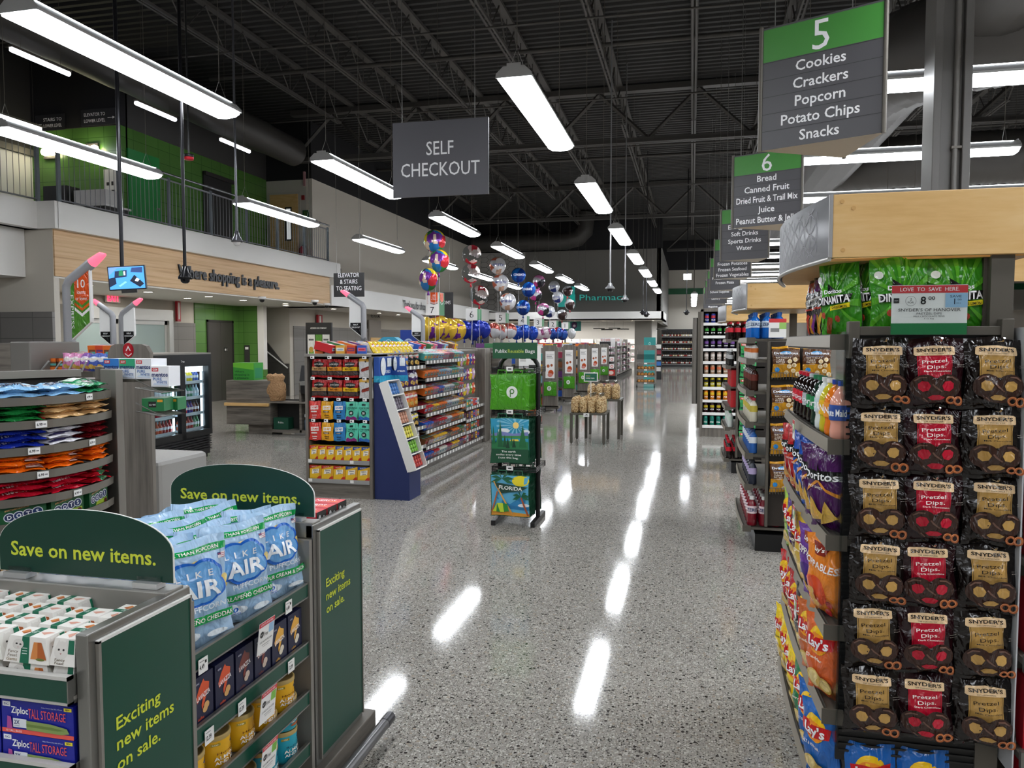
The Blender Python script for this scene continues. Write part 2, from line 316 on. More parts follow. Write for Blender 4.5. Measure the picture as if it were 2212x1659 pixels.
# pharmacy block
slab('wall_hexagon', (-11, 39.8, 3.1), (-8.56, 40, 6.3), mt('#b4b1ad', .6)); slab('wall_pharmacy', (-8.56, 39.78, 2.6), (-1.55, 40, 6.3), mt('#7d7a75', .7)); slab('wall_pharmacy_side', (-1.75, 39.78, 2.6), (-1.5, 50.9, 6.3), mt('#8d8b87', .7))
slab('wall_pharmacy_black', (-11, 39.9, 6.3), (-1.5, 40.1, 8.1), NIGHT)
slab('trim_16', (-9.8, 36.6, 2.62), (-1.3, 36.7, 3.02), FASC); slab('trim_17', (-1.4, 36.6, 2.62), (-1.3, 41, 3.02), FASC); slab('ceiling_pharmacy', (-9.8, 36.6, 2.62), (-1.3, 41, 2.68), mt('#cfccc6', .7))
slab('wall_pharmacy_inner', (-11.6, 43.8, 0), (-1.9, 44, 2.7), mt('#d9d7d3', .6)); slab('wall_pharmacy_pier', (-2.75, 38.5, 0), (-1.95, 39.4, 2.62), mt('#7b7873', .6))
m = M()      # honeycomb lines on the pale wall
hx = mt('#5f5d5a', .6)
for i in range(7):
    for j in range(12):
        cx = -10.8+i*.38; cz = 3.3+j*.44*.60+(.132 if i % 2 else 0); r = .152*1.66/1.66
        if cx > -8.75 or cz > 6.1: continue
        m.tube([(cx+.25*cos(a*pi/3), 39.79, cz+.152*sin(a*pi/3)*1.0) for a in range(7)], .008, hx, 3)
struct(m.obj('trim_18'))
# column with its conduit
COLM = mt('#5f5c59', .5)
m = M(); m.box((1.87, 6.9, 0), (1.93, 7.2, 8.0), COLM); m.box((1.93, 7.0, 0), (2.09, 7.1, 8.0), COLM); m.box((2.09, 6.9, 0), (2.15, 7.2, 8.0), COLM); m.box((1.925, 6.96, 0), (2.095, 7.0, 8.0), COLM)
o = struct(m.obj('steel_column', bevel=.006)); m = M(); m.cyl((2.045, 6.935, 0), (2.045, 6.935, 7.6), .023, mt('#6a6763', .45)); m.box((2.015, 6.91, 3.15), (2.09, 6.955, 3.17), GREYM); q = m.obj('conduit', o)
# joists run towards the back wall, girders carry them across
def joist(x, y0, y1):
    m = M(); zb, zt = 7.35, 8.02
    for d in (-.04, .04):
        m.box((x+d-.022, y0+.9, zb), (x+d+.022, y1-.9, zb+.012), JOISTM); m.box((x+d-.006+(.02 if d > 0 else -.02), y0+.9, zb), (x+d+.006+(.02 if d > 0 else -.02), y1-.9, zb+.05), JOISTM)
    m.box((x-.075, y0, zt), (x+.075, y1, zt+.07), JOISTM)
    n = int((y1-y0-1.8)/1.2); L = (y1-y0-1.8)/n; y = y0+.9
    m.tube([(x, y0, zt), (x, y, zb)], .018, JOISTM, 4); m.tube([(x, y1, zt), (x, y1-.9, zb)], .018, JOISTM, 4)
    for i in range(n):
        m.tube([(x, y+i*L, zb), (x, y+(i+.5)*L, zt), (x, y+(i+1)*L, zb)], .016, JOISTM, 4); m.tube([(x, y+i*L, zb), (x, y+i*L, zt)], .012, JOISTM, 4)
    struct(m.obj('ceiling_joist'))
for k in range(-5, 11):
    x = -.02+k*1.825
    for y0, y1 in ((8, 20), (20, 32), (32, 44)):
        if y0 == 32 and (x < -9 or x > 8): continue
        joist(x, y0, y1)
def girder(y, x0, x1):
    m = M(); zb, zt = 6.62, 7.9
    for d in (-.07, .07): m.box((x0, y+d-.05, zb), (x1, y+d+.05, zb+.03), HEAVY); m.box((x0, y+d-.012, zb), (x1, y+d+.012, zb+.13), HEAVY)
    m.box((x0, y-.12, zt), (x1, y+.12, zt+.14), HEAVY)
    n = max(2, int((x1-x0)/2.4)); L = (x1-x0)/n
    for i in range(n):
        a = x0+i*L
        m.tube([(a, y, zb+.1), (a+L/2, y, zt)], .055, HEAVY, 4); m.tube([(a+L/2, y, zt), (a+L, y, zb+.1)], .055, HEAVY, 4)
    struct(m.obj('ceiling_girder'))
for y, a, b in ((8, -11, 26), (20, -11, 26), (32, -11, 26), (44, -1.4, 26)): girder(y, a, b)
for y, z in ((10.6, 7.62), (13.6, 7.2), (16.2, 7.7), (18.3, 7.25), (23, 7.3), (26, 7.7), (29, 7.3), (36, 7.5), (40.5, 7.4)):
    r = .05 if z > 7.5 else .02
    struct(M().cyl((-11, y, z), (25, y, z), r, HEAVY, 8).obj('ceiling_pipe'))
# ducts
def duct(name, label, path, r, seam=.15, g='spiral ducts'):
    P = [Vector(p) for p in path]; out = []; rr = []
    for i in range(len(P)-1):
        n = max(1, int((P[i+1]-P[i]).length/seam))
        for j in range(n):
            p = P[i].lerp(P[i+1], j/n); q = P[i].lerp(P[i+1], (j+.18)/n); out += [p, q]; rr += [r+.022, r]
    m = M(); m.tube(out+[P[-1]], rr+[r], mt('#4a4744', .5, .3), 20); tag(m.obj(name), label, 'duct')
def arc(c, r, a0, a1, z, n=10): return [(c[0]+r*cos(a0+(a1-a0)*i/n), c[1]+r*sin(a0+(a1-a0)*i/n), z) for i in range(n+1)]
duct('air_duct', 'long dark round duct running above the upper level railing', [(-10.8, 1, 6.84), (-10.8, 19.7, 6.84)], .375, 1.6)
duct('air_duct', 'grey spiral duct bending behind the steel column, nearest of the bends', [(13, 10.6, 5.35)]+arc((4.0, 12.0), 1.4, -pi/2, -pi, 5.35)+[(2.6, 22, 5.35)], .62)
duct('air_duct', 'upper grey spiral duct at the top corner beside the column', [(14, 6.9, 5.75)]+arc((4.9, 8.4), 1.5, -pi/2, -pi, 5.75)+[(3.4, 10.4, 5.75), (3.4, 11, 6.3), (3.4, 11, 8)], .62)
duct('air_duct', 'spiral duct elbow low above the second wooden header', [(15, 17, 5.2)]+arc((4.2, 18.4), 1.4, -pi/2, -pi, 5.2)+[(2.8, 26, 5.2)], .5)
duct('air_duct', 'dark duct along the pharmacy wall top turning up', [(-11, 38.4, 6.62), (-6.2, 38.4, 6.62), (-5.6, 38.4, 6.75), (-5.25, 38.4, 7.1), (-5.15, 38.4, 8)], .42, .6)
# ================= lamps =================
DIFF = em('#f6faff', LAMP)
UPL = em('#f6faff', LAMP*.5)
def lamp_build(L=2.42, w=.31):
    t = thing('pendant_light', 'x', 'light')
    m = M(); m.prism([(-w/2, .0), (-w/2, .02), (-w*.28, .085), (-.04, .1), (.04, .1), (w*.28, .085), (w/2, .02), (w/2, 0), (w/2-.012, 0), (w/2-.012, .018), (-w/2+.012, .018), (-w/2+.012, 0)], 'y', 0, L, mt('#b9b9b8', .4)); m.obj('housing', t)
    m = M(); pr = [(-w/2+.012, .016), (-w/2+.016, -.02), (-w*.3, -.044), (0, -.052), (w*.3, -.044), (w/2-.016, -.02), (w/2-.012, .016)]
    m.prism(pr, 'y', .0, L/2-.005, DIFF); m.prism(pr, 'y', L/2+.005, L, DIFF); m.obj('diffuser', t)
    m = M(); m.box((-w*.3, .05, .0865), (-.07, L-.05, .088), UPL); m.box((.07, .05, .0865), (w*.3, L-.05, .088), UPL); m.obj('added_uplight', t)  # glowing strips added on top of the housing to lift the ceiling
    for y in (0, L):
        m = M(); e = -.012 if y == 0 else .012
        m.prism([(-w/2-.004, -.006), (-w/2, .03), (-w*.3, .088), (-.06, .088), (-.06, .112), (.06, .112), (.06, .088), (w*.3, .088), (w/2, .03), (w/2+.004, -.004)], 'y', min(y, y+e), max(y, y+e), mt('#a9a9a8', .45)); m.obj('end_cap', t)
    for y in (.12, L-.12):
        m = M(); m.tube([(0, y, .28), (0, y, 4.25)], .004, GREYM, 4); m.tube([(-.07, y, .1), (0, y, .28), (.07, y, .1)], .003, STEEL, 4); m.obj('hanger_cable', t)
    return t
LP = Proto(lamp_build)
rows = [(-1.5, 2.0, 4.5, 10, 'centre row over the floor'), (-4.5, 0.05, 4.42, 9, 'row over the checkouts'), (-7.15, 2.25, 4.52, 8, 'row beside the balcony')]
for X, y0, dy, n, nm in rows:
    for i in range(-3, n):
        Y = y0+i*dy
        if Y > 35: continue
        LP.put((X, Y, 3.85), 0, 'white linear pendant lamp, %s in the %s' % ('behind the viewer' if Y < 1 else nth(int((Y-1)/4.5))+' along', nm), 'light', 'linear pendant lamps')
for k in range(-3, 15):        # lamps over the aisles run across
    Y = 7.46+k*2.8
    for X in (1.25, 3.9, 6.55, 9.2, 11.85):
        if (X > 7 and k > 4) or (k > 7 and X > 5): continue
        LP.put((X+2.42, Y, 3.85), pi/2, 'white linear pendant lamp over the right-hand aisles, line %s across, %s lamp along' % (nth(k+3) if k < 13 else 'last but one' if k == 13 else 'last', nth(int(X/2.6))), 'light', 'aisle lamps')
for i, Y in enumerate((37.5, 41, 44.5, 47.6)): LP.put((.1, Y, 3.85), 0, 'white linear pendant lamp before the far wall, %s along' % nth(i), 'light', 'far aisle lamps')  # extra lamps put in to brighten the far wall and wine shelves
def strip_build():
    t = thing('strip_light', 'x', 'light'); m = M(); m.box((-.04, 0, .03), (.04, 1.2, .07), GREYM); m.obj('housing', t)
    m = M(); m.tube([(0, .02, 0), (0, 1.18, 0)], .04, em('#eef2ff', 9), 10); m.obj('tube', t); m = M(); m.tube([(0, .2, .07), (0, .2, 1.9)], .004, GREYM, 4); m.tube([(0, 1, .07), (0, 1, 1.9)], .004, GREYM, 4); m.obj('hanger_cable', t); return t
SP = Proto(strip_build)
for X, Y, l in ((-10.5, 7.4, 'first'), (-10.5, 10.25, 'second'), (-10.5, 13.05, 'third'), (-10.5, 15.8, 'fourth'), (-13.8, 10.2, 'inner'), (-13.8, 13, 'far inner')):
    SP.put((X, Y, 6.2), 0, 'slim tube lamp under the balcony ceiling, %s one along the railing' % l, 'light', 'balcony tube lamps')
def down_build():
    t = thing('downlight', 'x', 'light'); m = M(); m.lathe([(.11, 0), (.11, -.012), (.085, -.012)], mt('#dddddd'), 16); m.obj('trim_ring', t)
    m = M(); m.lathe([(.085, -.008), (0, -.008)], em('#fff4e0', 22), 16); m.obj('lens', t); return t
DP = Proto(down_build)
ds = [(-10.4, 11.6), (-10.6, 13.4), (-10.4, 15.1), (-11.3, 15.6), (-10.5, 16.6), (-10.4, 18.4), (-10.9, 19.3)]+[(-10.6, 21.6+1.75*i) for i in range(9)]
for i, (X, Y) in enumerate(ds):
    DP.put((X, Y, 2.6), 0, 'round recessed downlight in the white soffit, %s from the near end' % nth(i), 'light', 'soffit downlights')
for i, x in enumerate((-8.4, -7, -5.6, -4.2, -2.8, -1.8)): DP.put((x, 37.6, 2.62), 0, 'round recessed downlight under the pharmacy canopy, %s from the corner' % nth(i), 'light', 'pharmacy downlights')
for i, y in enumerate((22.5, 26, 29.5, 33)):       # unseen spots added by the left wall, standing in for the downlights' glow
    l = bpy.data.lights.new('added_glow_spot', 'SPOT'); l.energy = 45; l.spot_size = 1.5; l.spot_blend = .9; l.color = (1, .9, .75); l.shadow_soft_size = .05; o = bpy.data.objects.new('added_glow_spot', l); COL.objects.link(o); o.location = (-11.1, y, 2.57); o.rotation_euler = (0, radians(-12), 0)
for x, y, e in ((-11.2, 14, 20), (-11.2, 18, 16), (-10.6, 11.6, 16), (-6.5, 41.5, 70), (-3.5, 41.5, 60), (-9, 41.5, 60)):  # unseen area lights added under the soffits in place of the recessed downlights' glow
    l = bpy.data.lights.new('added_glow_area', 'AREA'); l.energy = e; l.shape = 'RECTANGLE'; l.size = 1.6; l.size_y = 1.6; l.color = (1, .95, .88); o = bpy.data.objects.new('added_glow_area', l); COL.objects.link(o); o.location = (x, y, 2.57)
# ================= hanging signs =================
SIGN = mt('#4b4a4e', .45); SGREEN = mt('#3f8a35', .45); STXT = mt('#f4f4f6', .5)
def prism_sign(n, lines, y, label):
    A = Vector((.43, 0, 0)); B = Vector((1.13, -.32, 0)); Cc = Vector((1.02, .33, 0)); z0, H = 2.88, .80
    t = thing('aisle_sign', label, 'sign', (0, y, z0), 0, 'hanging aisle signs')
    m = M(); m.add([A, B, Cc]+[p+Vector((0, 0, H)) for p in (A, B, Cc)], [(0, 2, 1), (3, 4, 5)], mt('#b3a898', .6)); m.add([A, B, Cc]+[p+Vector((0, 0, H)) for p in (A, B, Cc)], [(0, 1, 4, 3), (1, 2, 5, 4), (2, 0, 3, 5)], SIGN); m.obj('prism_body', t)
    for P, Q in ((A, B), (B, Cc), (Cc, A)):
        m = M(); d = (Q-P); L = d.length; fr = frame(P, d/L, (0, 0, 1))
        m.art([('R', .02, .72, .98, .985, SGREEN)]+[('R', .02, .715-.14*k-.004, .98, .715-.14*k, mt('#2c2b2e', .6)) for k in range(5)], frame(P, d, (0, 0, H)), L, H, .001, .0001)
        m.text(n, fr, L*.5, H*.855, H*.235, STXT, bold=0, off=.002)
        for k, s in enumerate(lines):
            if s: m.text(s, fr, L*.5, H*(.645-.14*k), H*.082, STXT, bold=.014, off=.002, w=min(tx(s, .014)[2]*H*.082, L*.88))
        m.obj('printed_face', t)
    m = M()
    for P in (A, B, Cc): m = M(); m.tube([P+Vector((0, 0, -.005)), P+Vector((0, 0, H+.01))], .014, GREYM, 8); m.obj('corner_rail', t)
    for P in (A.lerp(B, .12), A.lerp(B, .75)): m = M(); m.tube([P+Vector((0, .03, H)), P+Vector((0, .03, 5.22))], .0035, STEEL, 4); m.obj('wire', t)
for i, (n, ls, l) in enumerate([('5', ['Cookies', 'Crackers', 'Popcorn', 'Potato Chips', 'Snacks'], 'grey and green prism sign listing cookies, crackers, popcorn, chips and snacks'),
    ('6', ['Bread', 'Canned Fruit', 'Dried Fruit & Trail Mix', 'Juice', 'Peanut Butter & Jelly'], 'grey and green prism sign listing bread, fruit, juice and peanut butter'),
    ('7', ['Energy Drinks', 'Soft Drinks', 'Sports Drinks', 'Water', ''], 'grey prism sign listing soft drinks, sports drinks and water'),
    ('8', ['Frozen Meals', 'Frozen Meat', 'Frozen Potatoes', 'Frozen Seafood', 'Frozen Vegetables'], 'grey prism sign listing frozen meat, potatoes, seafood and vegetables'),
    ('9', ['Frozen Dinners', '', 'Frozen Novelties', 'Frozen Pizza', ''], 'grey prism sign listing frozen novelties and frozen pizza'),
    ('10', ['', '', 'Pet Supplies', 'School Supplies', ''], 'small grey prism sign listing pet and school supplies'),
    ('11', ['', '', '', 'Laundry', ''], 'small far prism sign behind the pet supplies sign'), ('12', ['', '', '', '', 'Magazines'], 'farthest prism sign with its green top showing')]):
    prism_sign(n, ls, 5.5+3.62*i, l)
def flat_sign(name, label, x0, x1, y, z0, z1, lines, h, col, arrow=False, wires=True):
    t = thing(name, label, 'sign', ((x0+x1)/2, y, z0)); w = x1-x0; H = z1-z0
    m = M(); m.box((-w/2, 0, 0), (w/2, .02, H), mt(col, .45)); fr = frame((-w/2, 0, 0), (1, 0, 0), (0, 0, 1)); n = len(lines)+(1 if arrow else 0)
    for k, s in enumerate(lines): m.text(s, fr, w/2, H*.5+((n-1)/2-k)*h*1.55, h, STXT, bold=.004, off=.002, w=tx(s, .004)[2]*h*.80)
    if arrow: yy = H*.5-(n-1)/2*h*1.5; m.art([('R', .42, yy/H-.015, .62, yy/H+.015, STXT), ('P', [(.40, yy/H), (.47, yy/H+.055), (.47, yy/H-.055)], STXT)], frame((-w/2, 0, 0), (w, 0, 0), (0, 0, H)), w, H, .002)
    m.obj('panel', t)
    if wires:
        for x in (-w*.4, w*.36): m = M(); m.tube([(x, .01, H), (x, .01, 8.1-z0)], .003, STEEL, 4); m.obj('wire', t)
flat_sign('hanging_sign', 'large grey SELF CHECKOUT sign hung on two wires', -2.55, -1.69, 6.37, 2.85, 3.49, ['SELF', 'CHECKOUT'], .115, '#55545a')
flat_sign('hanging_sign', 'dark ELEVATOR & STAIRS TO SEATING sign with an arrow', -7.06, -6.4, 14.4, 2.5, 2.98, ['ELEVATOR', '& STAIRS', 'TO SEATING'], .085, '#2b2a2b', True)
flat_sign('hanging_sign', 'dark restrooms sign partly behind the lane seven sign', -6.05, -5.42, 17.2, 2.15, 2.75, ['RESTROOMS'], .08, '#2f2e30', True)
# ================= right side: gondola ends =================
def curvefront(y0, y1, x0, bow, n=10): return [(x0-bow*sin(pi*i/n), y0+(y1-y0)*i/n) for i in range(n+1)]
HDRG = mt('#47464a', .42)
def endcap(Y0, zs, label, hdr=True, xr=1.5, base=.17, W=1.15, shelf_d=.5, pegs=()):
    t = thing('gondola_end_unit', label, 'shelf unit', (0, 0, 0)); Y1 = Y0+W
    M().box((.49, Y0, 0), (xr, Y1, .13), BLACK).obj('kick_plate', t)
    m = M(); m.box((.86, Y0+.04, .13), (.9, Y1-.04, 1.62), mt('#141414', .6)); m.obj('back_panel', t)
    for y in (Y0+.02, Y1-.06): M().box((.84, y, .13), (.9, y+.045, 1.85 if hdr else 1.66), GREYM).obj('upright', t)
    for k, z in enumerate([base]+list(zs)):
        c = curvefront(Y0+.01, Y1-.01, .418 if k else .41, .014); m = M(); m.prism([(.86, Y0+.01)]+c+[(.86, Y1-.01)], 'z', z-.018, z, GREYM); o = m.obj('shelf', t)
        m = M()
        for i in range(len(c)-1):
            (a, b), (c2, d) = c[i], c[i+1]
            m.add([(a-.012, b, z-.028), (c2-.012, d, z-.028), (c2-.004, d, z+.009), (a-.004, b, z+.009)], [(0, 3, 2, 1)], TAN); m.add([(a, b, z-.035), (c2, d, z-.035), (c2+.004, d, z+.012), (a+.004, b, z+.012)], [(0, 1, 2, 3)], GREYM)
        m.box((c[0][0]-.012, Y0+.004, z-.035), (c[0][0]+.05, Y0+.012, z+.012), GREYM); m.obj('price_rail', o)
    if hdr:
        z0, z1 = 1.85, 2.037; c = curvefront(Y0, Y1, .40, .075, 14); m = M()
        L = [0]
        for i in range(14): L.append(L[-1]+hypot(c[i+1][0]-c[i][0], c[i+1][1]-c[i][1]))
        m.add([(a, b, z0) for a, b in c]+[(a, b, z1) for a, b in c]+[(a+.02, b, z0) for a, b in c]+[(a+.02, b, z1) for a, b in c], [(i+1, i, 15+i, 16+i) for i in range(14)]+[(30+i, 31+i, 46+i, 45+i) for i in range(14)]+[(15+i, 45+i, 46+i, 16+i) for i in range(14)], HDRG, True)
        def fr(u, v, off=0):
            i = min(13, int(u*14)); f = u*14-i; a = Vector((c[i][0], c[i][1], 0)).lerp(Vector((c[i+1][0], c[i+1][1], 0)), f); d = Vector((c[i+1][1]-c[i][1], c[i][0]-c[i+1][0], 0)).normalized()
            return Vector((a.x-d.x*off, a.y-d.y*off, z0+(z1-z0)*v))
        ops = []
        for i in range(-1, 21):
            for j in range(-1, 5):
                cx, cz = i*.05, j*.0333*10+(.166 if i % 2 else 0)
                for q in range(14):
                    p = [(cx+.05*s*cos(2*pi*a/14), cz+.333*s*sin(2*pi*a/14)) for a in (q, q+1) for s in (1,)]; r_ = [(cx+.0475*cos(2*pi*a/14), cz+.3165*sin(2*pi*a/14)) for a in (q+1, q)]
                    if all(.09 < x < .97 and .03 < y < .97 for x, y in p): ops.append(('P', p+r_, mt('#86858a', .45)))
        if Y0 < 7: m.art(ops, fr, 1, 1, .001, .0000002)
        m.obj('curved_header', t)
        for a_ in (Y0, Y1-.02): M().box((.405, a_, z0), (xr, a_+.02, z1), MAPLE).obj('maple_header_panel', t, bevel=.002)
        m = M()
        for x, z in ((.43, z1-.025), (.47, z1-.06), (.43, z0+.02)): m.lathe([(0, 0), (.006, 0), (.006, .0015), (0, .002)], mt('#c99c5c', .5), 10)
        m2 = M()
        for x, z in ((.43, z1-.022), (.462, z1-.042), (.435, z0+.022)): m2.cyl((x, Y0-.002, z), (x, Y0+.004, z), .0062, mt('#cfa263', .5), 12)
        m2.obj('screw_cap', t)
        m = M(); m.box((.395, Y0-.004, z0), (.405, Y0+.006, z1), mt('#9d9c9c', .4)); m.obj('corner_trim', t)
        m = M(); m.prism([(.95, Y0+.02)]+[(a+.012, b) for a, b in c[1:-1]]+[(.95, Y1-.02)], 'z', z0-.004, z0+.004, MAPLE); m.obj('header_underside', t)
        m = M(); m.tube([(a-.002, b, z0-.004) for a, b in c], .007, mt('#b9b8b4', .35, .5), 6); m.obj('rim_trim', t)
    return t
Zs = (.455, .72, .998, 1.293, 1.61)
ec1 = endcap(2.47, Zs, 'near gondola end with pretzel bags, chips shelves and a maple header')
# clear side panels, peg board, top rail of the near end
m = M(); m.box((.445, 2.455, .36), (.448, 2.60, 1.63), clr()); m.obj('clear_side_panel', ec1)
m = M(); m.box((.452, 2.5, .30), (.90, 2.512, 1.62), mt('#101010', .5))
for k in range(60): m.box((.46, 2.494, .33+k*.021), (.90, 2.4995, .336+k*.021), mt('#1c1c1c', .4))
m.obj('slat_panel', ec1)
m = M(); m.box((.905, 2.40, .36), (.909, 2.62, 1.64), mt('#b9bbbd', .3, 0)); m.obj('grey_end_panel', ec1)
m = M(); m.box((.485, 2.462, 1.618), (.885, 2.486, 1.645), GREYM); m.box((.455, 2.455, 1.55), (.485, 2.5, 1.66), GREYM); m.box((.86, 2.455, 1.60), (.892, 2.5, 1.665), GREYM); m.obj('top_rail', ec1, bevel=.002)
m = M(); m.box((.83, 2.52, 1.62), (.90, 2.56, 1.85), GREYM); m.obj('header_post', ec1)
# pretzel bags
def pretz(c1, c2, seed):
    ring = '#38231c'; ops = [('R', .0, .0, 1, .055, '#15100e'), ('R', 0, .90, 1, .905, '#3a332d')]
    ops += [('R', .215, .40, .80, .80, c1), ('R', .235, .42, .24, .78, '#2a1510'), ('R', .775, .42, .78, .78, '#2a1510')]
    ops += [('P', [(.19, .785), (.83, .785), (.845, .80), (.835, .90), (.80, .915), (.50, .925), (.20, .915), (.17, .90), (.16, .80)], '#f1cfa2')]
    ops += [('T', "SNYDER'S", .50, .865, .048, .57, 0, .02, '#1a120e'), ('T', 'OF HANOVER', .5, .812, .016, .32, 0, 0, '#1a120e')]
    tc = '#1d120c' if c2 is None else '#f3e8e4'
    ops += [('T', 'Pretzel', .49, .70, .05, .42, .07, .004, tc), ('T', 'Dips.', .52, .62, .052, .32, .07, .004, tc), ('T', 'Milk Chocolate' if c2 is None else 'Dark Chocolate', .53, .555, .021, .46, 0, .01, tc)]
    ops += [('T', 'CHOCOLATE', .92, .64, .009, .13, 0, 0, '#cfc5bb'), ('T', 'NET WT 5 OZ', .92, .61, .009, .13, 0, 0, '#cfc5bb')]
    # the dipped pretzel: two loops and a bottom bow with the backing colour showing through
    ops += [('E', .31, .335, .235, .165, ring), ('E', .69, .335, .235, .165, ring), ('E', .50, .215, .27, .135, ring), ('E', .5, .30, .16, .15, ring)]
    ops += [('P', [(.20, .37), (.26, .41), (.36, .40), (.41, .34), (.37, .27), (.28, .255), (.21, .30)], c1), ('P', [(.59, .34), (.64, .40), (.74, .41), (.80, .37), (.79, .30), (.72, .255), (.63, .27)], c1), ('P', [(.36, .17), (.43, .205), (.55, .205), (.64, .17), (.57, .125), (.43, .125)], c1)]
    hl = '#6d4f43'
    ops += [('P', [(.13, .42), (.22, .475), (.34, .475), (.33, .455), (.23, .452), (.15, .41)], hl), ('P', [(.66, .475), (.78, .475), (.87, .42), (.85, .41), (.77, .452), (.67, .455)], hl), ('P', [(.44, .37), (.49, .33), (.60, .26), (.58, .25), (.47, .31), (.42, .36)], hl), ('P', [(.28, .16), (.36, .105), (.37, .115), (.30, .17)], hl), ('P', [(.45, .455), (.5, .42), (.55, .455), (.5, .44)], '#17110f')]
    for cx, cy in ((.735, .125), (.865, .12)): ops += [('G', cx, cy, .085, .062, .50, '#a4572b'), ('G', cx-.01, cy+.008, .07, .05, .84, '#d08a5a')]
    f = lambda y: y*.955
    def q_(o):
        if o[0] == 'R': return ('R', o[1], f(o[2]), o[3], f(o[4]), o[5])
        if o[0] == 'P': return ('P', [(x, f(y)) for x, y in o[1]], o[2])
        if o[0] in 'EG': return o[:2]+(f(o[2]),)+o[3:]
        return o[:3]+(f(o[3]),)+o[4:]
    ops = [q_(o) for o in ops]
    return bag_mesh(.160, .203, .055, '#17110f' if c2 is None else '#22090f', ops, seed, seal=.075, nu=12, nv=17, back='#111111')
PA = [Proto(lambda s=s: pretz('#b8904f', None, s).obj('pretzel_bag')) for s in (1, 2, 5)]; PB = [Proto(lambda s=s: pretz('#b7152f', 1, s).obj('pretzel_bag')) for s in (3, 4)]
cols = [.539, .681, .836]; zr = [1.576, 1.381, 1.186, .993, .799, .598]
for r in range(6):
    for c in range(3):
        P = PB[r % 2] if c == 1 else PA[(r+c) % 3]
        P.put((cols[c]+RND.uniform(-.004, .004), 2.425+RND.uniform(-.004, .004), zr[r]-.168), RND.uniform(-.06, .06), '%s pretzel bag hanging in the %s column, %s row from the top' % ('red and black' if c == 1 else 'brown and gold', ('left', 'middle', 'right')[c], nth(r)), 'snack bag', 'hanging pretzel bags', rot=(RND.uniform(-.05, .02)-.04, RND.uniform(-.035, .035), RND.uniform(-.07, .05)))
        m = M(); m.tube([(cols[c], 2.5, zr[r]+.024), (cols[c], 2.375, zr[r]+.026), (cols[c], 2.365, zr[r]+.034)], .003, CHROME, 6); m.obj('peg_hook', ec1)
# price card above the pretzels
t = thing('price_card', 'white and red LOVE TO SAVE HERE price card clipped on the rail', 'sign', (.653, 2.395, 1.62)); w, h = .196, .14
m = M(); m.box((-w/2, 0, .022), (w/2, .001, h), TAGW); fr = frame((-w/2, 0, 0), (w, 0, 0), (0, 0, h)); ARTM = pm
m.art([('R', 0, .84, 1, .99, '#d23a3f'), ('T', 'LOVE  TO  SAVE  HERE.', .5, .915, .075, .78, 0, .008, '#fbf4f2'), ('R', .71, .545, 1, .83, '#9cc3e2'), ('T', 'SAVE', .845, .765, .045, .15, 0, .004, '#22324a'), ('T', '1', .83, .665, .11, None, 0, .01, '#22324a'), ('T', '00', .895, .70, .035, .05, 0, 0, '#22324a'), ('T', 'ON 2', .88, .63, .02, .06, 0, 0, '#22324a'),
  ('G', .255, .68, .072, .10, .95, '#333333'), ('T', '2', .255, .715, .055, None, 0, 0, '#222222'), ('T', 'FOR', .255, .65, .04, .08, 0, 0, '#222222'), ('T', '8', .42, .69, .155, None, 0, .015, '#151515'), ('T', '00', .53, .735, .07, .09, 0, .01, '#151515'), ('R', .025, .64, .10, .74, '#222222'), ('T', 'mark', .062, .69, .02, .05, 0, 0, '#f5f5f5'),
  ('T', "SNYDER'S OF HANOVER", .5, .50, .06, .82, 0, .002, '#1f1f1f'), ('T', 'PRETZEL DIPS', .5, .425, .04, .33, 0, .002, '#1f1f1f'), ('T', 'MILK CHOCOLATE MINIS', .5, .37, .03, .41, 0, 0, '#333333'), ('T', '6 oz bag', .5, .325, .026, .13, 0, 0, '#333333')], fr, w, h, .0008, .0001); m.obj('card', t)
m = M(); m.box((-w/2, -.001, 0), (w/2, .003, .032), mt('#1f7a45', .4)); m.obj('holder', t); m = M(); m.box((-w/2-.002, -.003, 0), (w/2+.002, -.002, h+.002), clr('#f6f8f8')); m.obj('clear_sleeve', t); ARTM = fm
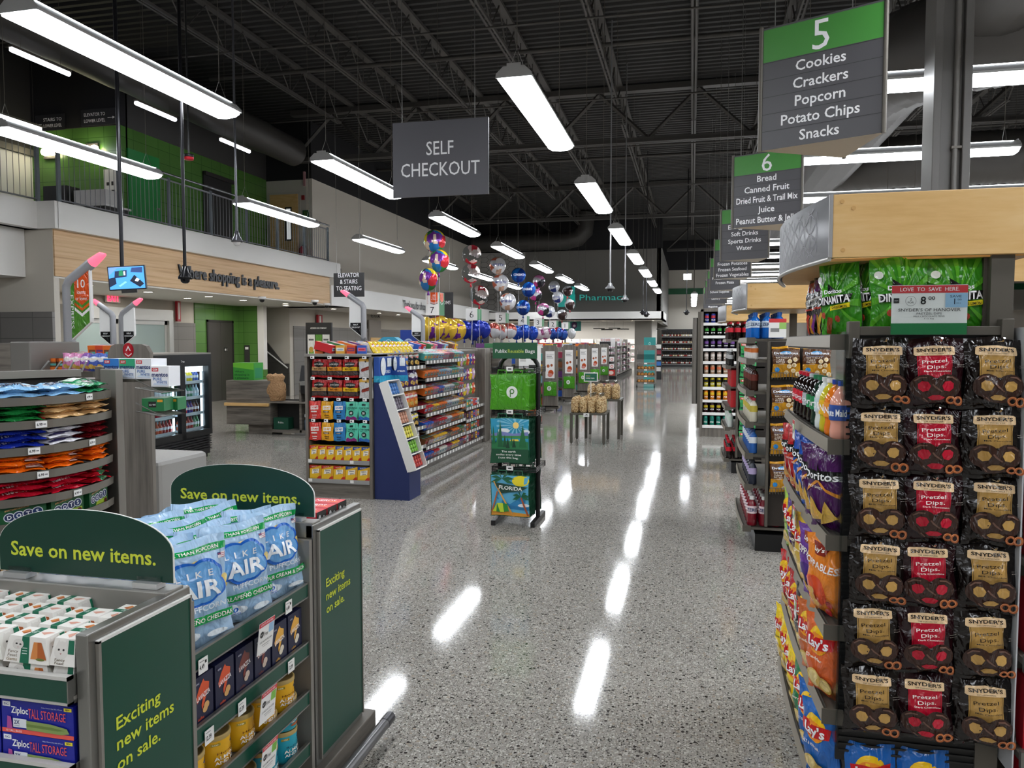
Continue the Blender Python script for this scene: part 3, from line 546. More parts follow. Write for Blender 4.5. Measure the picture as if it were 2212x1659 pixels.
# chip bags
def chip(col, kind, seed, w=.175, h=.255, t=.075):
    o = []
    if kind == 'tri':
        c2, ch = {'#b3121d': ('#e2492b', '#d9742f'), '#1b4fb0': ('#e58a2a', '#d9a83d'), '#4a1a56': ('#e0902f', '#dcb04a')}[col]
        o = [('P', [(.0, .42), (.5, .62), (.5, .66), (.0, .47)], c2), ('P', [(.5, .62), (1, .42), (1, .47), (.5, .66)], c2), ('P', [(.52, .70), (.5, .86), (.60, .72)], '#0d0d0d'), ('P', [(.03, .63), (.97, .66), (.97, .78), (.03, .75)], '#0d0d0d'), ('T', 'Doritos', .5, .705, .095, .90, .02, .02, '#fafafa'), ('T', 'NACHO CHEESE' if col == '#b3121d' else 'COOL RANCH' if col == '#1b4fb0' else 'SPICY SWEET', .45, .56, .03, .5, 0, .01, '#f0e6e0'),
             ('P', [(.18, .10), (.62, .16), (.32, .43)], ch), ('P', [(.45, .06), (.92, .20), (.70, .40)], ch), ('P', [(.25, .16), (.5, .19), (.33, .36)], '#e8b050')]
    elif kind == 'round':
        o = [('E', .5, .72, .30, .17, '#f7c61f'), ('E', .5, .69, .27, .13, '#f08f1c'), ('P', [(.13, .62), (.45, .59), (.87, .66), (.90, .80), (.55, .77), (.10, .76)], '#c4161c'), ('T', "Lay's", .5, .695, .11, .58, .08, .025, '#fcfafa'), ('T', {'#f3d21e': 'Classic', '#1d63b5': 'SALT & VINEGAR', '#c4622d': 'Cheddar', '#1f7a4a': 'Sour Cream', '#9cc63b': 'Limon', '#51307c': 'Onion', '#4a2220': 'BBQ', '#262629': 'Kettle', '#b91c24': 'Wavy', '#d9b441': 'Cheddar', '#d9622b': 'Cheddar'}.get(col, 'Classic'), .45, .50, .04, .5, 0, .012, '#fdf6e3' if col not in ('#f3d21e', '#9cc63b') else '#3b2a12'),
             ('E', .42, .23, .21, .12, '#e2c06a'), ('E', .44, .24, .16, .09, '#eed591'), ('E', .66, .18, .17, .10, '#d6b058'), ('E', .67, .18, .12, .07, '#e9ce86')]
    elif kind == 'pop':
        o = [('E', .34, .30, .33, .20, '#e0522d' if col == '#e8862a' else '#4b2a80'), ('P', [(.25, .92), (.75, .92), (.66, .78), (.36, .78)], '#8f2d20'), ('T', "Lay's", .5, .85, .05, .30, .05, .02, '#fdf2e6'), ('T', 'POPPABLES', .5, .66, .085, .92, -.12, .02, '#fdf6ee'), ('E', .30, .30, .085, .05, '#e6b25a'), ('E', .34, .22, .085, .05, '#dca24a'), ('E', .43, .16, .085, .05, '#e6b25a'), ('E', .72, .18, .08, .045, '#a82a2a'), ('E', .68, .08, .08, .045, '#a82a2a')]
    elif kind == 'dina':
        o = [('P', [(.5, .5), (a, 1), (a+.09, 1)], '#5fb82c') for a in (0, .2, .4, .6, .82)]+[('P', [(.5, .5), (0, a), (0, a+.1)], '#5fb82c') for a in (.1, .4, .7)]+[('P', [(.5, .5), (1, a+.1), (1, a)], '#5fb82c') for a in (.1, .4, .7)]
        o += [('P', [(.34, .73), (.36, .60), (.66, .60), (.50, .66)], '#141414'), ('T', 'Doritos', .5, .62, .055, .48, .03, .02, '#fafafa'), ('P', [(.1, .43), (.88, .47), (.92, .58), (.14, .54)], '#141414'), ('T', 'DINAMITA', .5, .505, .10, .80, .07, .025, '#fcfcfc'), ('P', [(.45, .36), (.9, .40), (.9, .46), (.45, .42)], '#f2df25'), ('T', 'CHILE LIMON', .68, .41, .035, .36, .06, .015, '#2d2a14'), ('E', .12, .78, .07, .05, '#eef2e6'), ('E', .62, .25, .06, .045, '#b5462a'), ('E', .30, .30, .06, .045, '#b5462a'), ('P', [(.3, .05), (.42, .28), (.52, .26), (.40, .03)], '#9c4a24')]
    elif kind == 'dark':
        c2 = {0: '#c94f22', 1: '#d8b23a', 2: '#7a2a86', 3: '#b33220'}[seed % 4]
        o = [('P', [(.05, .92), (.95, .97), (.95, .80), (.5, .74), (.05, .80)], c2), ('P', [(.06, .50), (.94, .56), (.94, .68), (.06, .62)], '#f4f2ee'), ('T', 'DINAMITA', .5, .59, .075, .8, .06, .025, '#151515'), ('P', [(.15, .10), (.45, .40), (.55, .36), (.28, .06)], c2), ('P', [(.45, .08), (.62, .38), (.74, .34), (.6, .05)], '#d98b2b'), ('P', [(.2, .44), (.7, .47), (.7, .50), (.2, .47)], '#d23a2a')]
    return bag_mesh(w, h, t, col, o, seed, seal=.05, back='#b9bcbe' if kind == 'dina' else None)
_cp = {}
def chips(*a):
    if a not in _cp: _cp[a] = Proto(lambda: chip(*a).obj('chip_bag'))
    return _cp[a]
def pose(P, y, z, rz, label, x=None, lean=0, cat='snack bag', group=None, sc=None): return P.put((x if x is not None else .475, y, z+.003), 0, label, cat, group, rot=(lean, 0, rz), sc=sc)
A = -pi/2
# top shelf: green bags in front, dark bags along the aisle side
G = chips('#3f9c22', 'dina', 5, .165, .235, .06); DK = [chips('#1c1718', 'dark', s, .16, .235, .06) for s in (4, 5, 6, 7)]
pose(G, 2.54, 1.612, -.02, 'green chip bag facing out beside the maple header post', .765, group='green chip bags'); pose(G, 2.53, 1.612, .03, 'green chip bag standing directly behind the price card', .605, group='green chip bags')
pose(G, 2.60, 1.612, -1.15, 'green chip bag turned sideways between its neighbours on the top shelf', .535, group='green chip bags', lean=-.05); pose(G, 2.63, 1.612, -.95, 'green chip bag at the near corner of the top shelf', .465, group='green chip bags', lean=.06)
for i, n in enumerate(('nearest', 'second', 'third', 'farthest')): pose(DK[i], 2.83+i*.15, 1.612, A+.25, 'dark flaming chip bag on the top shelf, %s from the green bags' % n, .485, group='dark chip bags')
rowsC = [
 (1.0-.002, [('#4a1a56', 'tri', 'purple'), ('#4a1a56', 'tri', 'purple'), ('#1b4fb0', 'tri', 'blue'), ('#1b4fb0', 'tri', 'blue'), ('#b3121d', 'tri', 'red'), ('#b3121d', 'tri', 'red')], 'second chip shelf'),
 (.72, [('#e8862a', 'pop', 'orange'), ('#6d3d98', 'pop', 'violet'), ('#d9b441', 'round', 'gold'), ('#4a2220', 'round', 'brown'), ('#51307c', 'round', 'purple'), ('#9cc63b', 'round', 'lime')], 'third chip shelf'),
 (.455, [('#d9622b', 'round', 'orange'), ('#c4622d', 'round', 'rust'), ('#262629', 'round', 'black'), ('#b91c24', 'round', 'red'), ('#b91c24', 'round', 'red'), ('#b91c24', 'round', 'red')], 'fourth chip shelf'),
 (.17, [('#1d63b5', 'round', 'blue'), ('#1d63b5', 'round', 'blue'), ('#1f7a4a', 'round', 'green'), ('#f3d21e', 'round', 'yellow'), ('#f3d21e', 'round', 'yellow'), ('#f3d21e', 'round', 'yellow'), ('#f3d21e', 'round', 'yellow')], 'bottom chip shelf')]
for z, row, nm in rowsC:
    for i, (c, k, cn) in enumerate(row):
        pose(chips(c, k, 10+i), 2.60+i*.155, z, A+max(.34, .52-.05*i), '%s chip bag on the %s, %s from the near corner' % (cn, nm, nth(i)), .437, lean=RND.uniform(.04, .11), group='chip bags on the near gondola end')
for i, x in enumerate((.55, .70)): pose(chips('#1d63b5', 'round', 30, .15, .26), 2.50, .10, 0, 'blue chip bag at the floor under the %s pretzel column' % ('left' if i == 0 else 'middle'), x, group='blue bags under the pretzels')
# soda bottles
SODA = [(0.0, .0), (.028, .002), (.033, .012), (.0335, .03), (.031, .05), (.0335, .075), (.0345, .10), (.033, .118), (.022, .145), (.0125, .158), (.0125, .168)]
def soda(liq, capc, lab, word, wc='#ffffff'):
    return bottle('soda_bottle', SODA[1:], mt(liq, .08), mt(capc, .35), (.164, .178, .0145), pm(lab), .0345, [('T', word, .5, .5, .45, .55, 0, .015, pm(wc))], lz=(.062, .108))
sd = [('#e2a08c', '#2446a8', '#2d4f9e', 'Minute Maid', 'pink'), ('#e87b22', '#1f3fa0', '#f0962a', 'FANTA', 'orange'), ('#cdbf2c', '#e9e9e4', '#f2c21e', 'FANTA', 'yellow'), ('#dfe6e2', '#d9dedd', '#cfe0e6', 'SODA', 'clear'), ('#22382c', '#1c7a4d', '#1c8c50', 'sprite', 'green labelled'), ('#1a1412', '#1c7a4d', '#1c8c50', 'sprite', 'dark green labelled'), ('#1a0f0c', '#c9ccce', '#b9bec2', 'Coke', 'silver labelled'), ('#1a0f0c', '#c8102e', '#d0142c', 'Coca-Cola', 'red labelled'), ('#1a0f0c', '#c8102e', '#d0142c', 'Coca-Cola', 'red capped'), ('#1a0f0c', '#c8102e', '#d0142c', 'Coca-Cola', 'red banded')]
for i, (l, c, lb, wd_, cn) in enumerate(sd):
    P = Proto(lambda l=l, c=c, lb=lb, wd_=wd_: soda(l, c, lb, wd_))
    s = 1.0
    P.put((.458, 2.535+i*.098, 1.295), A+.6, '%s soda bottle on the bottle shelf, %s from the near end' % (cn, nth(i)), 'bottle', 'soda bottles', sc=(1.16, 1.16, 1.03))
# shelf tags
tg = Proto(lambda: M().box((-.028, 0, 0), (.028, .001, .07), TAGW).art([('R', 0, .8, 1, 1, pm('#d23a3f')), ('R', .1, .3, .6, .5, pm('#888888')), ('R', .6, .45, 1, .8, pm('#9cc96b'))], frame((-.028, 0, 0), (.056, 0, 0), (0, 0, .07)), 1, 1, .0005).obj('shelf_tag'))
for i, (y, z) in enumerate(((3.0, 1.24), (2.95, .93), (2.86, .62))): tg.put((.372, y, z), A, 'white sale tag on the %s price rail of the near gondola end' % ('bottle shelf', 'second', 'third')[i], 'price tag')
# the long run behind, facing the viewer at the frame edge
t = thing('gondola_run', 'grey gondola shelving at the right frame edge beside the pretzels', 'shelf unit', (0, 0, 0))
M().box((.93, 2.75, 0), (2.6, 3.4, 1.7), GREYM).obj('back_panel', t)
for z in (.17, .42, .70, .98, 1.26): o = M().box((.93, 2.42, z-.02), (2.6, 2.75, z), GREYM).obj('shelf', t); M().box((.93, 2.405, z-.04), (2.6, 2.42, z+.01), STEEL).obj('price_rail', o)
rb = Proto(lambda: carton_mesh(.16, .07, .21, '#b3162a', [('R', .1, .3, .9, .7, '#f3efe8'), ('T', 'CRUNCH', .5, .5, .12, .7, 0, .02, '#b3162a')]).obj('snack_carton'))
for i, z in enumerate((.17, .42, .70, .98, 1.26)): rb.put((1.03, 2.45, z), 0, 'red snack carton at the frame edge, %s shelf up' % nth(i), 'box', 'red cartons at the edge')
# ---- second gondola end ----
ec2 = endcap(6.08, (.50, .74, .98, 1.22, 1.46, 1.62), 'second gondola end with brown snack bags and stacked drink bottles', base=.18)
def drizz(s):
    return bag_mesh(.20, .23, .06, '#5a3413', [('R', 0, 0, 1, .42, '#c98f1d'), ('R', 0, .93, 1, 1, '#d79a1f'), ('P', [(0, .42), (.35, .46), (.7, .40), (1, .47), (1, .38), (0, .36)], '#c98f1d'), ('E', .48, .79, .20, .055, '#3f9bd6'), ('T', 'Drizzilicious', .5, .785, .075, .86, 0, .02, '#ffffff'), ('R', .1, .685, .72, .695, '#9fb7d9'), ('T', 'BIRTHDAY', .40, .635, .05, .56, 0, .004, '#e9dcc8'), ('T', 'CAKE', .27, .565, .05, .30, 0, .004, '#e9dcc8'), ('T', 'BITES', .28, .495, .05, .32, 0, .004, '#e9dcc8'), ('R', .1, .43, .4, .44, '#9fb7d9'), ('E', .17, .25, .09, .075, '#2f86c9')]+[('E', x, y, .085, .07, '#f0ddb4') for x, y in ((.62, .52), (.82, .58), (.6, .36), (.78, .40), (.5, .16), (.75, .22), (.9, .12))]+[('E', x, y, .05, .04, '#dcbf8c') for x, y in ((.62, .52), (.82, .58), (.6, .36), (.78, .40), (.5, .16), (.75, .22))], s, nu=6, nv=9).obj('snack_bag')
DZ = [Proto(lambda s=s: drizz(s)) for s in (41, 42)]
for r in range(4):
    for c in range(2):
        z = 1.335-r*.287
        DZ[c].put((.685+c*.215, 6.03, z), 0, 'brown and yellow bite bag in the wire basket, %s row down, %s' % (nth(r), ('beside the bottle shelves', 'behind the near chips')[c]), 'snack bag', 'brown bite bags')
        m = M(); x0 = .585+c*.215
        for k in range(11): m.tube([(x0+k*.02, 6.08, z-.012), (x0+k*.02, 5.985, z-.012), (x0+k*.02, 5.985, z+.035)], .002, GREYM, 4)
        m.tube([(x0, 6.08, z+.035), (x0, 5.985, z+.035), (x0+.2, 5.985, z+.035), (x0+.2, 6.08, z+.035)], .003, GREYM, 4); m.obj('wire_basket', ec2)
m = M(); m.box((.56, 6.085, .20), (1.0, 6.095, 1.6), mt('#2a221c', .5)); m.obj('side_panel', ec2)
m = M(); m.box((.555, 6.04, .2), (.575, 6.09, 1.6), GREYM); m.obj('side_upright', ec2)
def drink(col, cap, lab, h=.2, r=.034, word='', n=10):
    def b():
        m = M(); k = h/.2
        m.lathe([(0, 0), (r*.9, .002), (r, .01), (r*.95, .06*k), (r, .10*k), (r, .13*k), (r*.75, .155*k), (r*.42, .17*k), (r*.42, .178*k)], mt(col, .12), n); m.lathe([(r+.0005, .085*k), (r+.0005, .135*k)], pm(lab), n); m.lathe([(r*.5, .176*k), (r*.5, .2*k), (0, .2*k)], mt(cap, .4), n, smooth=False)
        if word: m.art([('T', word, .5, .5, .45, .6, 0, .02, pm('#16386b'))], wrap(r+.001, .085*k, .135*k), r*3.8, .05*k, .0004, .0001, cuts=([.2, .35, .5, .65, .8], []))
        return m.obj('drink_bottle')
    return Proto(b)
d2 = [(1.62, drink('#1669c4', '#1d5fb8', '#d6e6f2', .2, .036, 'ZERO'), 'blue sports drink bottle on the top shelf', 3, 5, .17), (1.46, drink('#f0ece6', '#3b2318', '#d6742e', .13, .03), 'white coffee bottle on the second shelf', 1, 7, .1), (1.22, drink('#3a2018', '#1a1210', '#6b2a20', .19, .032), 'brown bottle on the third shelf', 1, 7, .13),
      (.98, drink('#d9d4c0', '#c23a4c', '#cbb84a', .19, .032), 'striped drink bottle on the fourth shelf', 1, 7, .13), (.74, drink('#2d63b0', '#1c3c74', '#dfe6ee', .19, .032), 'blue capped bottle on the fifth shelf', 1, 7, .13), (.50, drink('#2c3140', '#20242c', '#b8a9d0', .19, .032), 'dark bottle on the sixth shelf', 1, 7, .13), (.18, drink('#7d0f22', '#f2f0ee', '#f4dfe2', .23, .038, 'ZERO'), 'red sports drink bottle on the base shelf', 4, 8, .17)]
for z, P, nm, nx, ny, dx in d2:
    for j in range(ny):
        for i in range(nx):
            P.put((.47+i*.088, 6.15+j*.125-(.0 if nx > 1 else 0), z+.002), A if nx == 1 else 0, '%s, second gondola end, %s in, %s deep' % (nm, nth(i), nth(j)), 'bottle', nm.split(' on ')[0]+'s')
tg.put((.62, 6.02, 1.63), 0, 'white and green tag above the brown bite bags', 'price tag', sc=(2.2, 1, 2.0))
# ---- third gondola end ----
ec3 = endcap(9.66, (.55, .80, 1.05, 1.30, 1.62), 'third gondola end with green nut bags and cola packs')
def nutbag(): return bag_mesh(.19, .20, .06, '#3aa05a', [('R', .05, .76, .95, .90, '#c8352e'), ('T', 'EMERALD', .5, .83, .07, .75, 0, .02, '#f7efe6'), ('T', 'SALT &', .55, .66, .09, .6, 0, .01, '#e3f2df'), ('T', 'PEPPER', .52, .52, .09, .66, 0, .01, '#e3f2df'), ('R', .05, .22, .4, .34, '#174f3a'), ('E', .68, .26, .16, .09, '#d9a35a'), ('E', .6, .14, .14, .08, '#c98b45')], 51, nu=5, nv=7).obj('nut_bag')
NB = Proto(nutbag)
for r in range(6): NB.put((.665, 9.61, 1.395-r*.215), 0, 'green nut bag hanging on the third gondola end, %s from the top' % nth(r), 'snack bag', 'green nut bags')
m = M(); m.box((.56, 9.67, .2), (1.0, 9.68, 1.6), mt('#231d18', .5)); m.obj('side_panel', ec3); m = M(); m.box((.53, 9.62, .2), (.555, 9.68, 1.6), GREYM); m.obj('side_upright', ec3)
CK = drink('#1a0d0b', '#c8102e', '#c4122a', .22, .036)
for z, nm in ((1.62, 'top'), (.17, 'base')):
    for j in range(5):
        for i in range(3): CK.put((.46+i*.085, 9.72+j*.16, z), 0, 'dark cola bottle on the %s shelf of the third gondola end, %s in, %s deep' % (nm, nth(i), nth(j)), 'bottle', 'cola bottles')
RC = Proto(lambda: carton_mesh(.12, .14, .2, '#c9202a', [('R', .1, .4, .9, .6, '#a3141d')]).obj('cola_carton'))
MX = [drink('#20201f', '#e9e9e9', '#b8b8b8', .2, .034), drink('#dfe5e0', '#1f7a4a', '#cfe0d4', .2, .034), drink('#191514', '#111111', '#a08a6a', .2, .034)]
for j in range(6):
    for k, (z, P, nm) in enumerate(((1.30, MX[0], 'black and white bottle'), (1.05, RC, 'red carton'), (.80, RC, 'red carton'), (.55, MX[1], 'clear green bottle'))):
        P.put((.475, 9.76+j*.165, z+.002), A, '%s on the %s side shelf of the third gondola end, %s deep' % (nm, nth(k), nth(j)), 'bottle' if 'bottle' in nm else 'box', 'stock of the third gondola end')
# ---- energy drink cabinet facing the viewer ----
t = thing('drink_cabinet', 'tall grey cabinet with eight shelves of energy drinks', 'cabinet', (0, 13.3, 0))
M().box((.15, 0, 0), (.19, .9, 2.14), GWV).obj('side_panel', t); M().box((.95, 0, 0), (.99, .9, 2.14), GWV).obj('side_panel', t); M().box((.19, .5, .1), (.95, .54, 2.1), mt('#0f0f10', .6)).obj('back_panel', t); M().box((.15, 0, 2.1), (.99, .9, 2.15), GWV).obj('top', t); M().box((.19, .03, 0), (.95, .5, .15), GWV).obj('plinth', t)
m = M(); m.tube([(.06, .06, .55), (.06, .06, 2.0)], .045, mt('#77736d', .4, .4), 8); m.box((.10, .0, .15), (.15, .1, 2.1), GREYM); m.obj('door_post', t)
stk = [('#2b3f9c', '#c23040', 'Bull'), ('#141414', '#3fa33f', 'M'), ('#2a2440', '#7a4fa0', 'BANG'), ('#b9a79c', '#e8e0da', 'C'), ('#c9a98c', '#d8704a', 'ALANI'), ('#cfc028', '#1a1a1a', 'C4'), ('#ef8b1e', '#e7c22a', 'XS'), ('#3a1620', '#c9b428', 'ICE'), ('#2f9c86', '#1c6e66', 'ZOA')]
for k, (c1, c2, wd_) in enumerate(stk):
    z = 1.905-k*.215; o = M().box((.19, .02, z-.02), (.95, .5, z), GREYM).obj('shelf', t); M().box((.19, .005, z-.035), (.95, .02, z+.012), TAGW).obj('price_rail', o)
    P = Proto(lambda c1=c1, c2=c2, wd_=wd_: can_mesh(.036, .165, c1, [('R', .2, .55, .8, .85, mt(c2, .3)), ('T', wd_, .5, .35, .16, .5, 0, .03, pm('#f2f2ee'))]).obj('drink_can'))
    for i in range(7): P.put((.245+i*.105, 13.385, z+.001), 0, '%s energy drink can on the %s cabinet shelf, %s along' % (('blue and silver', 'black and green', 'purple', 'beige', 'peach', 'yellow', 'orange', 'maroon', 'teal')[k], nth(k), nth(i)), 'can', 'energy drink cans')
# ================= green promotion island =================
XR, XL = -1.243, -1.80
isl = thing('promotion_island', 'green and grey promotion island with two end units and side shelves', 'display stand', (0, 0, 0))
def island_part(name, mb, bevel=0, parent=None): return mb.obj(name, parent or isl, bevel=bevel)
m = M(); m.box((XL-.04, 1.36, .02), (XR+.03, 2.80, .13), GW); island_part('plinth', m, .004)
m = M(); m.tube([(XR+.075, 1.4, .085), (XR+.075, 2.83, .085)], .022, mt('#6f6f70', .3, .6), 12); island_part('bumper', m)
m = M(); m.tube([(XR+.075, 2.78, .085), (XR+.075, 2.84, .085)], .0235, mt('#555558', .3, .6), 12); island_part('bumper_cap', m)
for y0, y1, n in ((1.354, 1.70, 'near'), (2.36, 2.74, 'far')):
    for a_ in (XR-.03, XL): m = M(); m.box((a_, y0, .13), (a_+.03, y1, .977), STEEL); island_part('side_frame', m, .003)
    m = M(); m.box((XR, y0+.03, .155), (XR+.006, y1-.012, .95), DKGREEN); fr = frame((XR+.0062, y0+.03, .155), (0, 1, 0), (0, 0, 1)); W = y1-y0-.042
    zz = .595 if n == 'near' else .60
    for k, s in enumerate(('Exciting', 'new items', 'on sale.')):
        hh = .0295; m.text(s, fr, W*.13+tx(s, .015)[2]*hh*1.12/2, zz-k*.047, hh, LIME, w=tx(s, .015)[2]*hh*1.12, bold=.015, off=.0008)
    p = island_part('green_panel', m)
    m = M(); m.box((XR, y0+.022, .15), (XR+.009, y0+.03, .955), GREYL); m.box((XR, y0+.022, .95), (XR+.009, y1-.008, .957), mt('#e4e2de', .4)); m.box((XR, y1-.012, .15), (XR+.009, y1-.006, .955), GREYL); m.obj('panel_trim', isl)
# near end unit, shelves face the viewer
m = M(); m.box((XL+.03, 1.63, .13), (XR-.03, 1.645, .96), mt('#221d1b', .6)); island_part('peg_back', m)
m = M(); m.box((XL, 1.61, .925), (XR-.004, 1.68, .985), mt('#8d8b86', .4, .4)); island_part('back_rail', m, .003)
for z, d in ((.845, .30), (.668, .32), (.44, .32), (.2, .32)):
    m = M(); m.box((XL+.03, 1.345, z-.008), (XR-.03, 1.63, z), GREYL); o = island_part('shelf', m)
    m = M(); e = -.018 if z < .8 else 0; m.box((XL+.03, 1.335, z-.012+e), (XR-.033, 1.345, z+.042+e), DKGREEN); m.obj('green_lip', isl); m = M(); m.box((XL+.03, 1.332, z+.038+e), (XR-.031, 1.348, z+.046+e), mt('#c9c7c2', .4)); m.box((XL+.03, 1.332, z-.016+e), (XR-.031, 1.348, z-.011+e), mt('#b9b7b2', .4)); m.box((XR-.034, 1.332, z-.016+e), (XR-.031, 1.37, z+.046+e), STEEL); m.obj('lip_trim', isl)
# far end unit back, shelves facing the aisle
m = M(); m.box((-1.56, 1.70, .13), (-1.545, 2.36, .9), mt('#171514', .6)); island_part('peg_back', m)
for y in (1.70, 2.335): m = M(); m.box((-1.56, y, .13), (XR-.004, y+.02, .93), GREYL); island_part('divider', m)
m = M(); m.box((XL+.03, 2.362, .13), (XR-.03, 2.372, .95), GREYL); island_part('end_panel', m)
m = M(); m.box((XL, 2.36, .93), (XR-.004, 2.42, .985), mt('#8d8b86', .4, .4)); island_part('back_rail', m, .003)
m = M(); m.box((XL+.03, 2.42, .86), (XR-.03, 2.72, .87), GREYL); island_part('shelf', m)
for z in (.762, .56, .39, .21):
    m = M(); m.box((-1.545, 1.72, z-.01), (-1.262, 2.36, z), mt('#55524e', .5)); island_part('shelf', m)
    m = M(); m.box((-1.262, 1.71, z-.022), (-1.254, 2.345, z+.022), DKGREEN); m.obj('green_lip', isl); m = M(); m.box((-1.264, 1.71, z+.02), (-1.252, 2.347, z+.026), STEEL); m.box((-1.264, 1.71, z-.027), (-1.252, 2.347, z-.022), STEEL); m.box((-1.30, 2.345, z-.027), (-1.252, 2.348, z+.026), STEEL); m.obj('lip_trim', isl)
m = M(); m.box((-1.80, 1.70, .755), (-1.56, 2.36, .765), GREYL); island_part('shelf', m)
# arched headers
def header(y, x0, x1, z0, label, txt='Save on new items.'):
    t = thing('arched_sign', label, 'sign', ((x0+x1)/2, y, z0), 0, 'arched green header signs'); w = x1-x0
    pts = [(-w/2, 0), (w/2, 0), (w/2, .075)]
    pts += [(w/2*cos(a)**.9 if cos(a) > 0 else -w/2*(-cos(a))**.9, .075+.098*sin(a)) for a in [pi*i/24 for i in range(1, 24)]]+[(-w/2, .075)]
    m = M(); m.prism(pts, 'y', 0, .004, mt('#f1f0ec', .4)); m.obj('white_edge', t)
    q = [(x*.991, z*.99+.001) for x, z in pts]; m = M(); m.prism(q, 'y', -.0012, 0, mt('#0a3b2e', .32)); fr = frame((-w/2, -.0012, 0), (1, 0, 0), (0, 0, 1)); m.text(txt, fr, w*.49, .062, .037, LIME, w=w*.83, bold=.018, off=.0006); m.obj('green_face', t)
    for x in (-w*.37, w*.37): m = M(); m.box((x-.035, -.022, -.012), (x+.035, .012, .002), mt('#cfcfcf', .3, .6)); m.box((x-.035, -.006, .0), (x+.035, -.005, .014), clr()); m.obj('clamp', t)
header(1.645, -1.775, -1.248, .998, 'nearer green arched sign reading Save on new items, above the cat food')
header(2.385, -1.815, -1.25, .998, 'farther green arched sign reading Save on new items, behind the puff bags')
# cat food boxes
def catbox(rot=False):
    w, d, h = (.118, .066, .056); m = M(); s = .78
    b = [(-w/2, 0), (w/2, 0), (w/2, d), (-w/2, d)]; tp = [(x*s, d/2+(y-d/2)*s) for x, y in b]; W_ = pm('#efece6')
    m.add([(x, y, 0) for x, y in b]+[(x, y, h) for x, y in tp], [(0, 3, 2, 1), (4, 5, 6, 7), (0, 1, 5, 4), (1, 2, 6, 5), (2, 3, 7, 6), (3, 0, 4, 7)], W_)
    def qf(a, b_, c, e): return lambda u, v, off=0.: (Vector(a)*(1-u)+Vector(b_)*u)*(1-v)+(Vector(e)*(1-u)+Vector(c)*u)*v+((Vector(b_)-Vector(a)).cross(Vector(e)-Vector(a))).normalized()*off
    B = [(x, y, 0) for x, y in b]; T = [(x, y, h) for x, y in tp]; global ARTM; ARTM = pm
    cat = [('E', .28, .70, .14, .2, '#dedad4'), ('E', .24, .72, .03, .03, '#22201e'), ('E', .34, .70, .03, .03, '#22201e'), ('P', [(.27, .60), (.31, .60), (.29, .56)], '#c78f8a')]
    m.art([('R', .36, 0, .56, 1, '#0f6b4e'), ('T', 'Fancy', .18, .42, .11, .24, 0, 0, '#5e4a2a'), ('T', 'Feast', .18, .27, .11, .22, 0, 0, '#5e4a2a'), ('T', 'Gems', .18, .12, .12, .24, 0, 0, '#8a703e'), ('P', [(.60, .18), (.96, .18), (.88, .82), (.68, .82)], '#d98a4a'), ('P', [(.76, .18), (.96, .18), (.88, .82), (.78, .82)], '#b5602a'), ('E', .82, .18, .10, .05, '#6c7a3a'), ('R', .40, .55, .52, .58, '#d5e6dc'), ('R', .40, .45, .52, .48, '#d5e6dc'), ('R', .40, .35, .52, .38, '#d5e6dc')]+cat, qf(B[0], B[1], T[1], T[0]), w, h, .0003, .0001)
    m.art([('R', .36, 0, .56, 1, '#0f6b4e'), ('P', [(.08, .45), (.26, .25), (.34, .5), (.18, .75)], '#d98a4a'), ('P', [(.2, .3), (.26, .25), (.34, .5), (.26, .62)], '#b5602a'), ('P', [(.62, .5), (.80, .30), (.95, .6), (.8, .62)], '#d9a08c'), ('T', 'GEMS', .46, .5, .2, .14, 1.2, 0, '#e9f2ec')], qf(T[0], T[1], T[2], T[3]), w, d, .0003, .0001)
    m.art([('E', .40, .55, .3, .34, '#e3dfd9'), ('P', [(.14, .70), (.22, .95), (.34, .80)], '#e3dfd9'), ('P', [(.48, .80), (.6, .95), (.66, .70)], '#e3dfd9'), ('E', .29, .58, .045, .04, '#1f1d1c'), ('E', .50, .58, .045, .04, '#1f1d1c'), ('P', [(.36, .46), (.44, .46), (.40, .40)], '#b77f7a'), ('R', .70, .45, .96, .95, '#0f6b4e'), ('T', 'Fancy', .4, .22, .1, .4, 0, 0, '#5e4a2a'), ('T', 'Feast', .4, .1, .1, .36, 0, 0, '#5e4a2a')], qf(B[1], B[2], T[2], T[1]), d, h, .0003, .0001)
    m.art([('E', .5, .45, .3, .34, '#dcd8d2'), ('E', .4, .5, .04, .03, '#22201e'), ('E', .6, .5, .04, .03, '#22201e')], qf(B[3], B[0], T[0], T[3]), d, h, .0003, .0001)
    ARTM = fm; return m.obj('cat_food_box')
CB = Proto(catbox)
for j in range(4):
    for i in range(4):
        x = -1.40-i*.124+(.006*j); y = 1.352+j*.0685
        for lv in range(2):
            if lv == 1 and j == 3 and i in (0,): continue
            CB.put((x, y, .846+lv*.0565), RND.uniform(-.06, .06), 'white cat food box, %s layer, %s row back, %s from right end' % (('lower', 'upper')[lv], nth(j), nth(i+1)), 'box', 'cat food boxes')
for j in range(2):
    for lv in range(2): CB.put((-1.345+.0, 1.415+j*.125, .846+lv*.0565), -pi/2+RND.uniform(-.05, .05), 'white cat food box turned sideways against the side frame, %s layer, %s' % (('lower', 'upper')[lv], ('front', 'rear')[j]), 'box', 'cat food boxes')
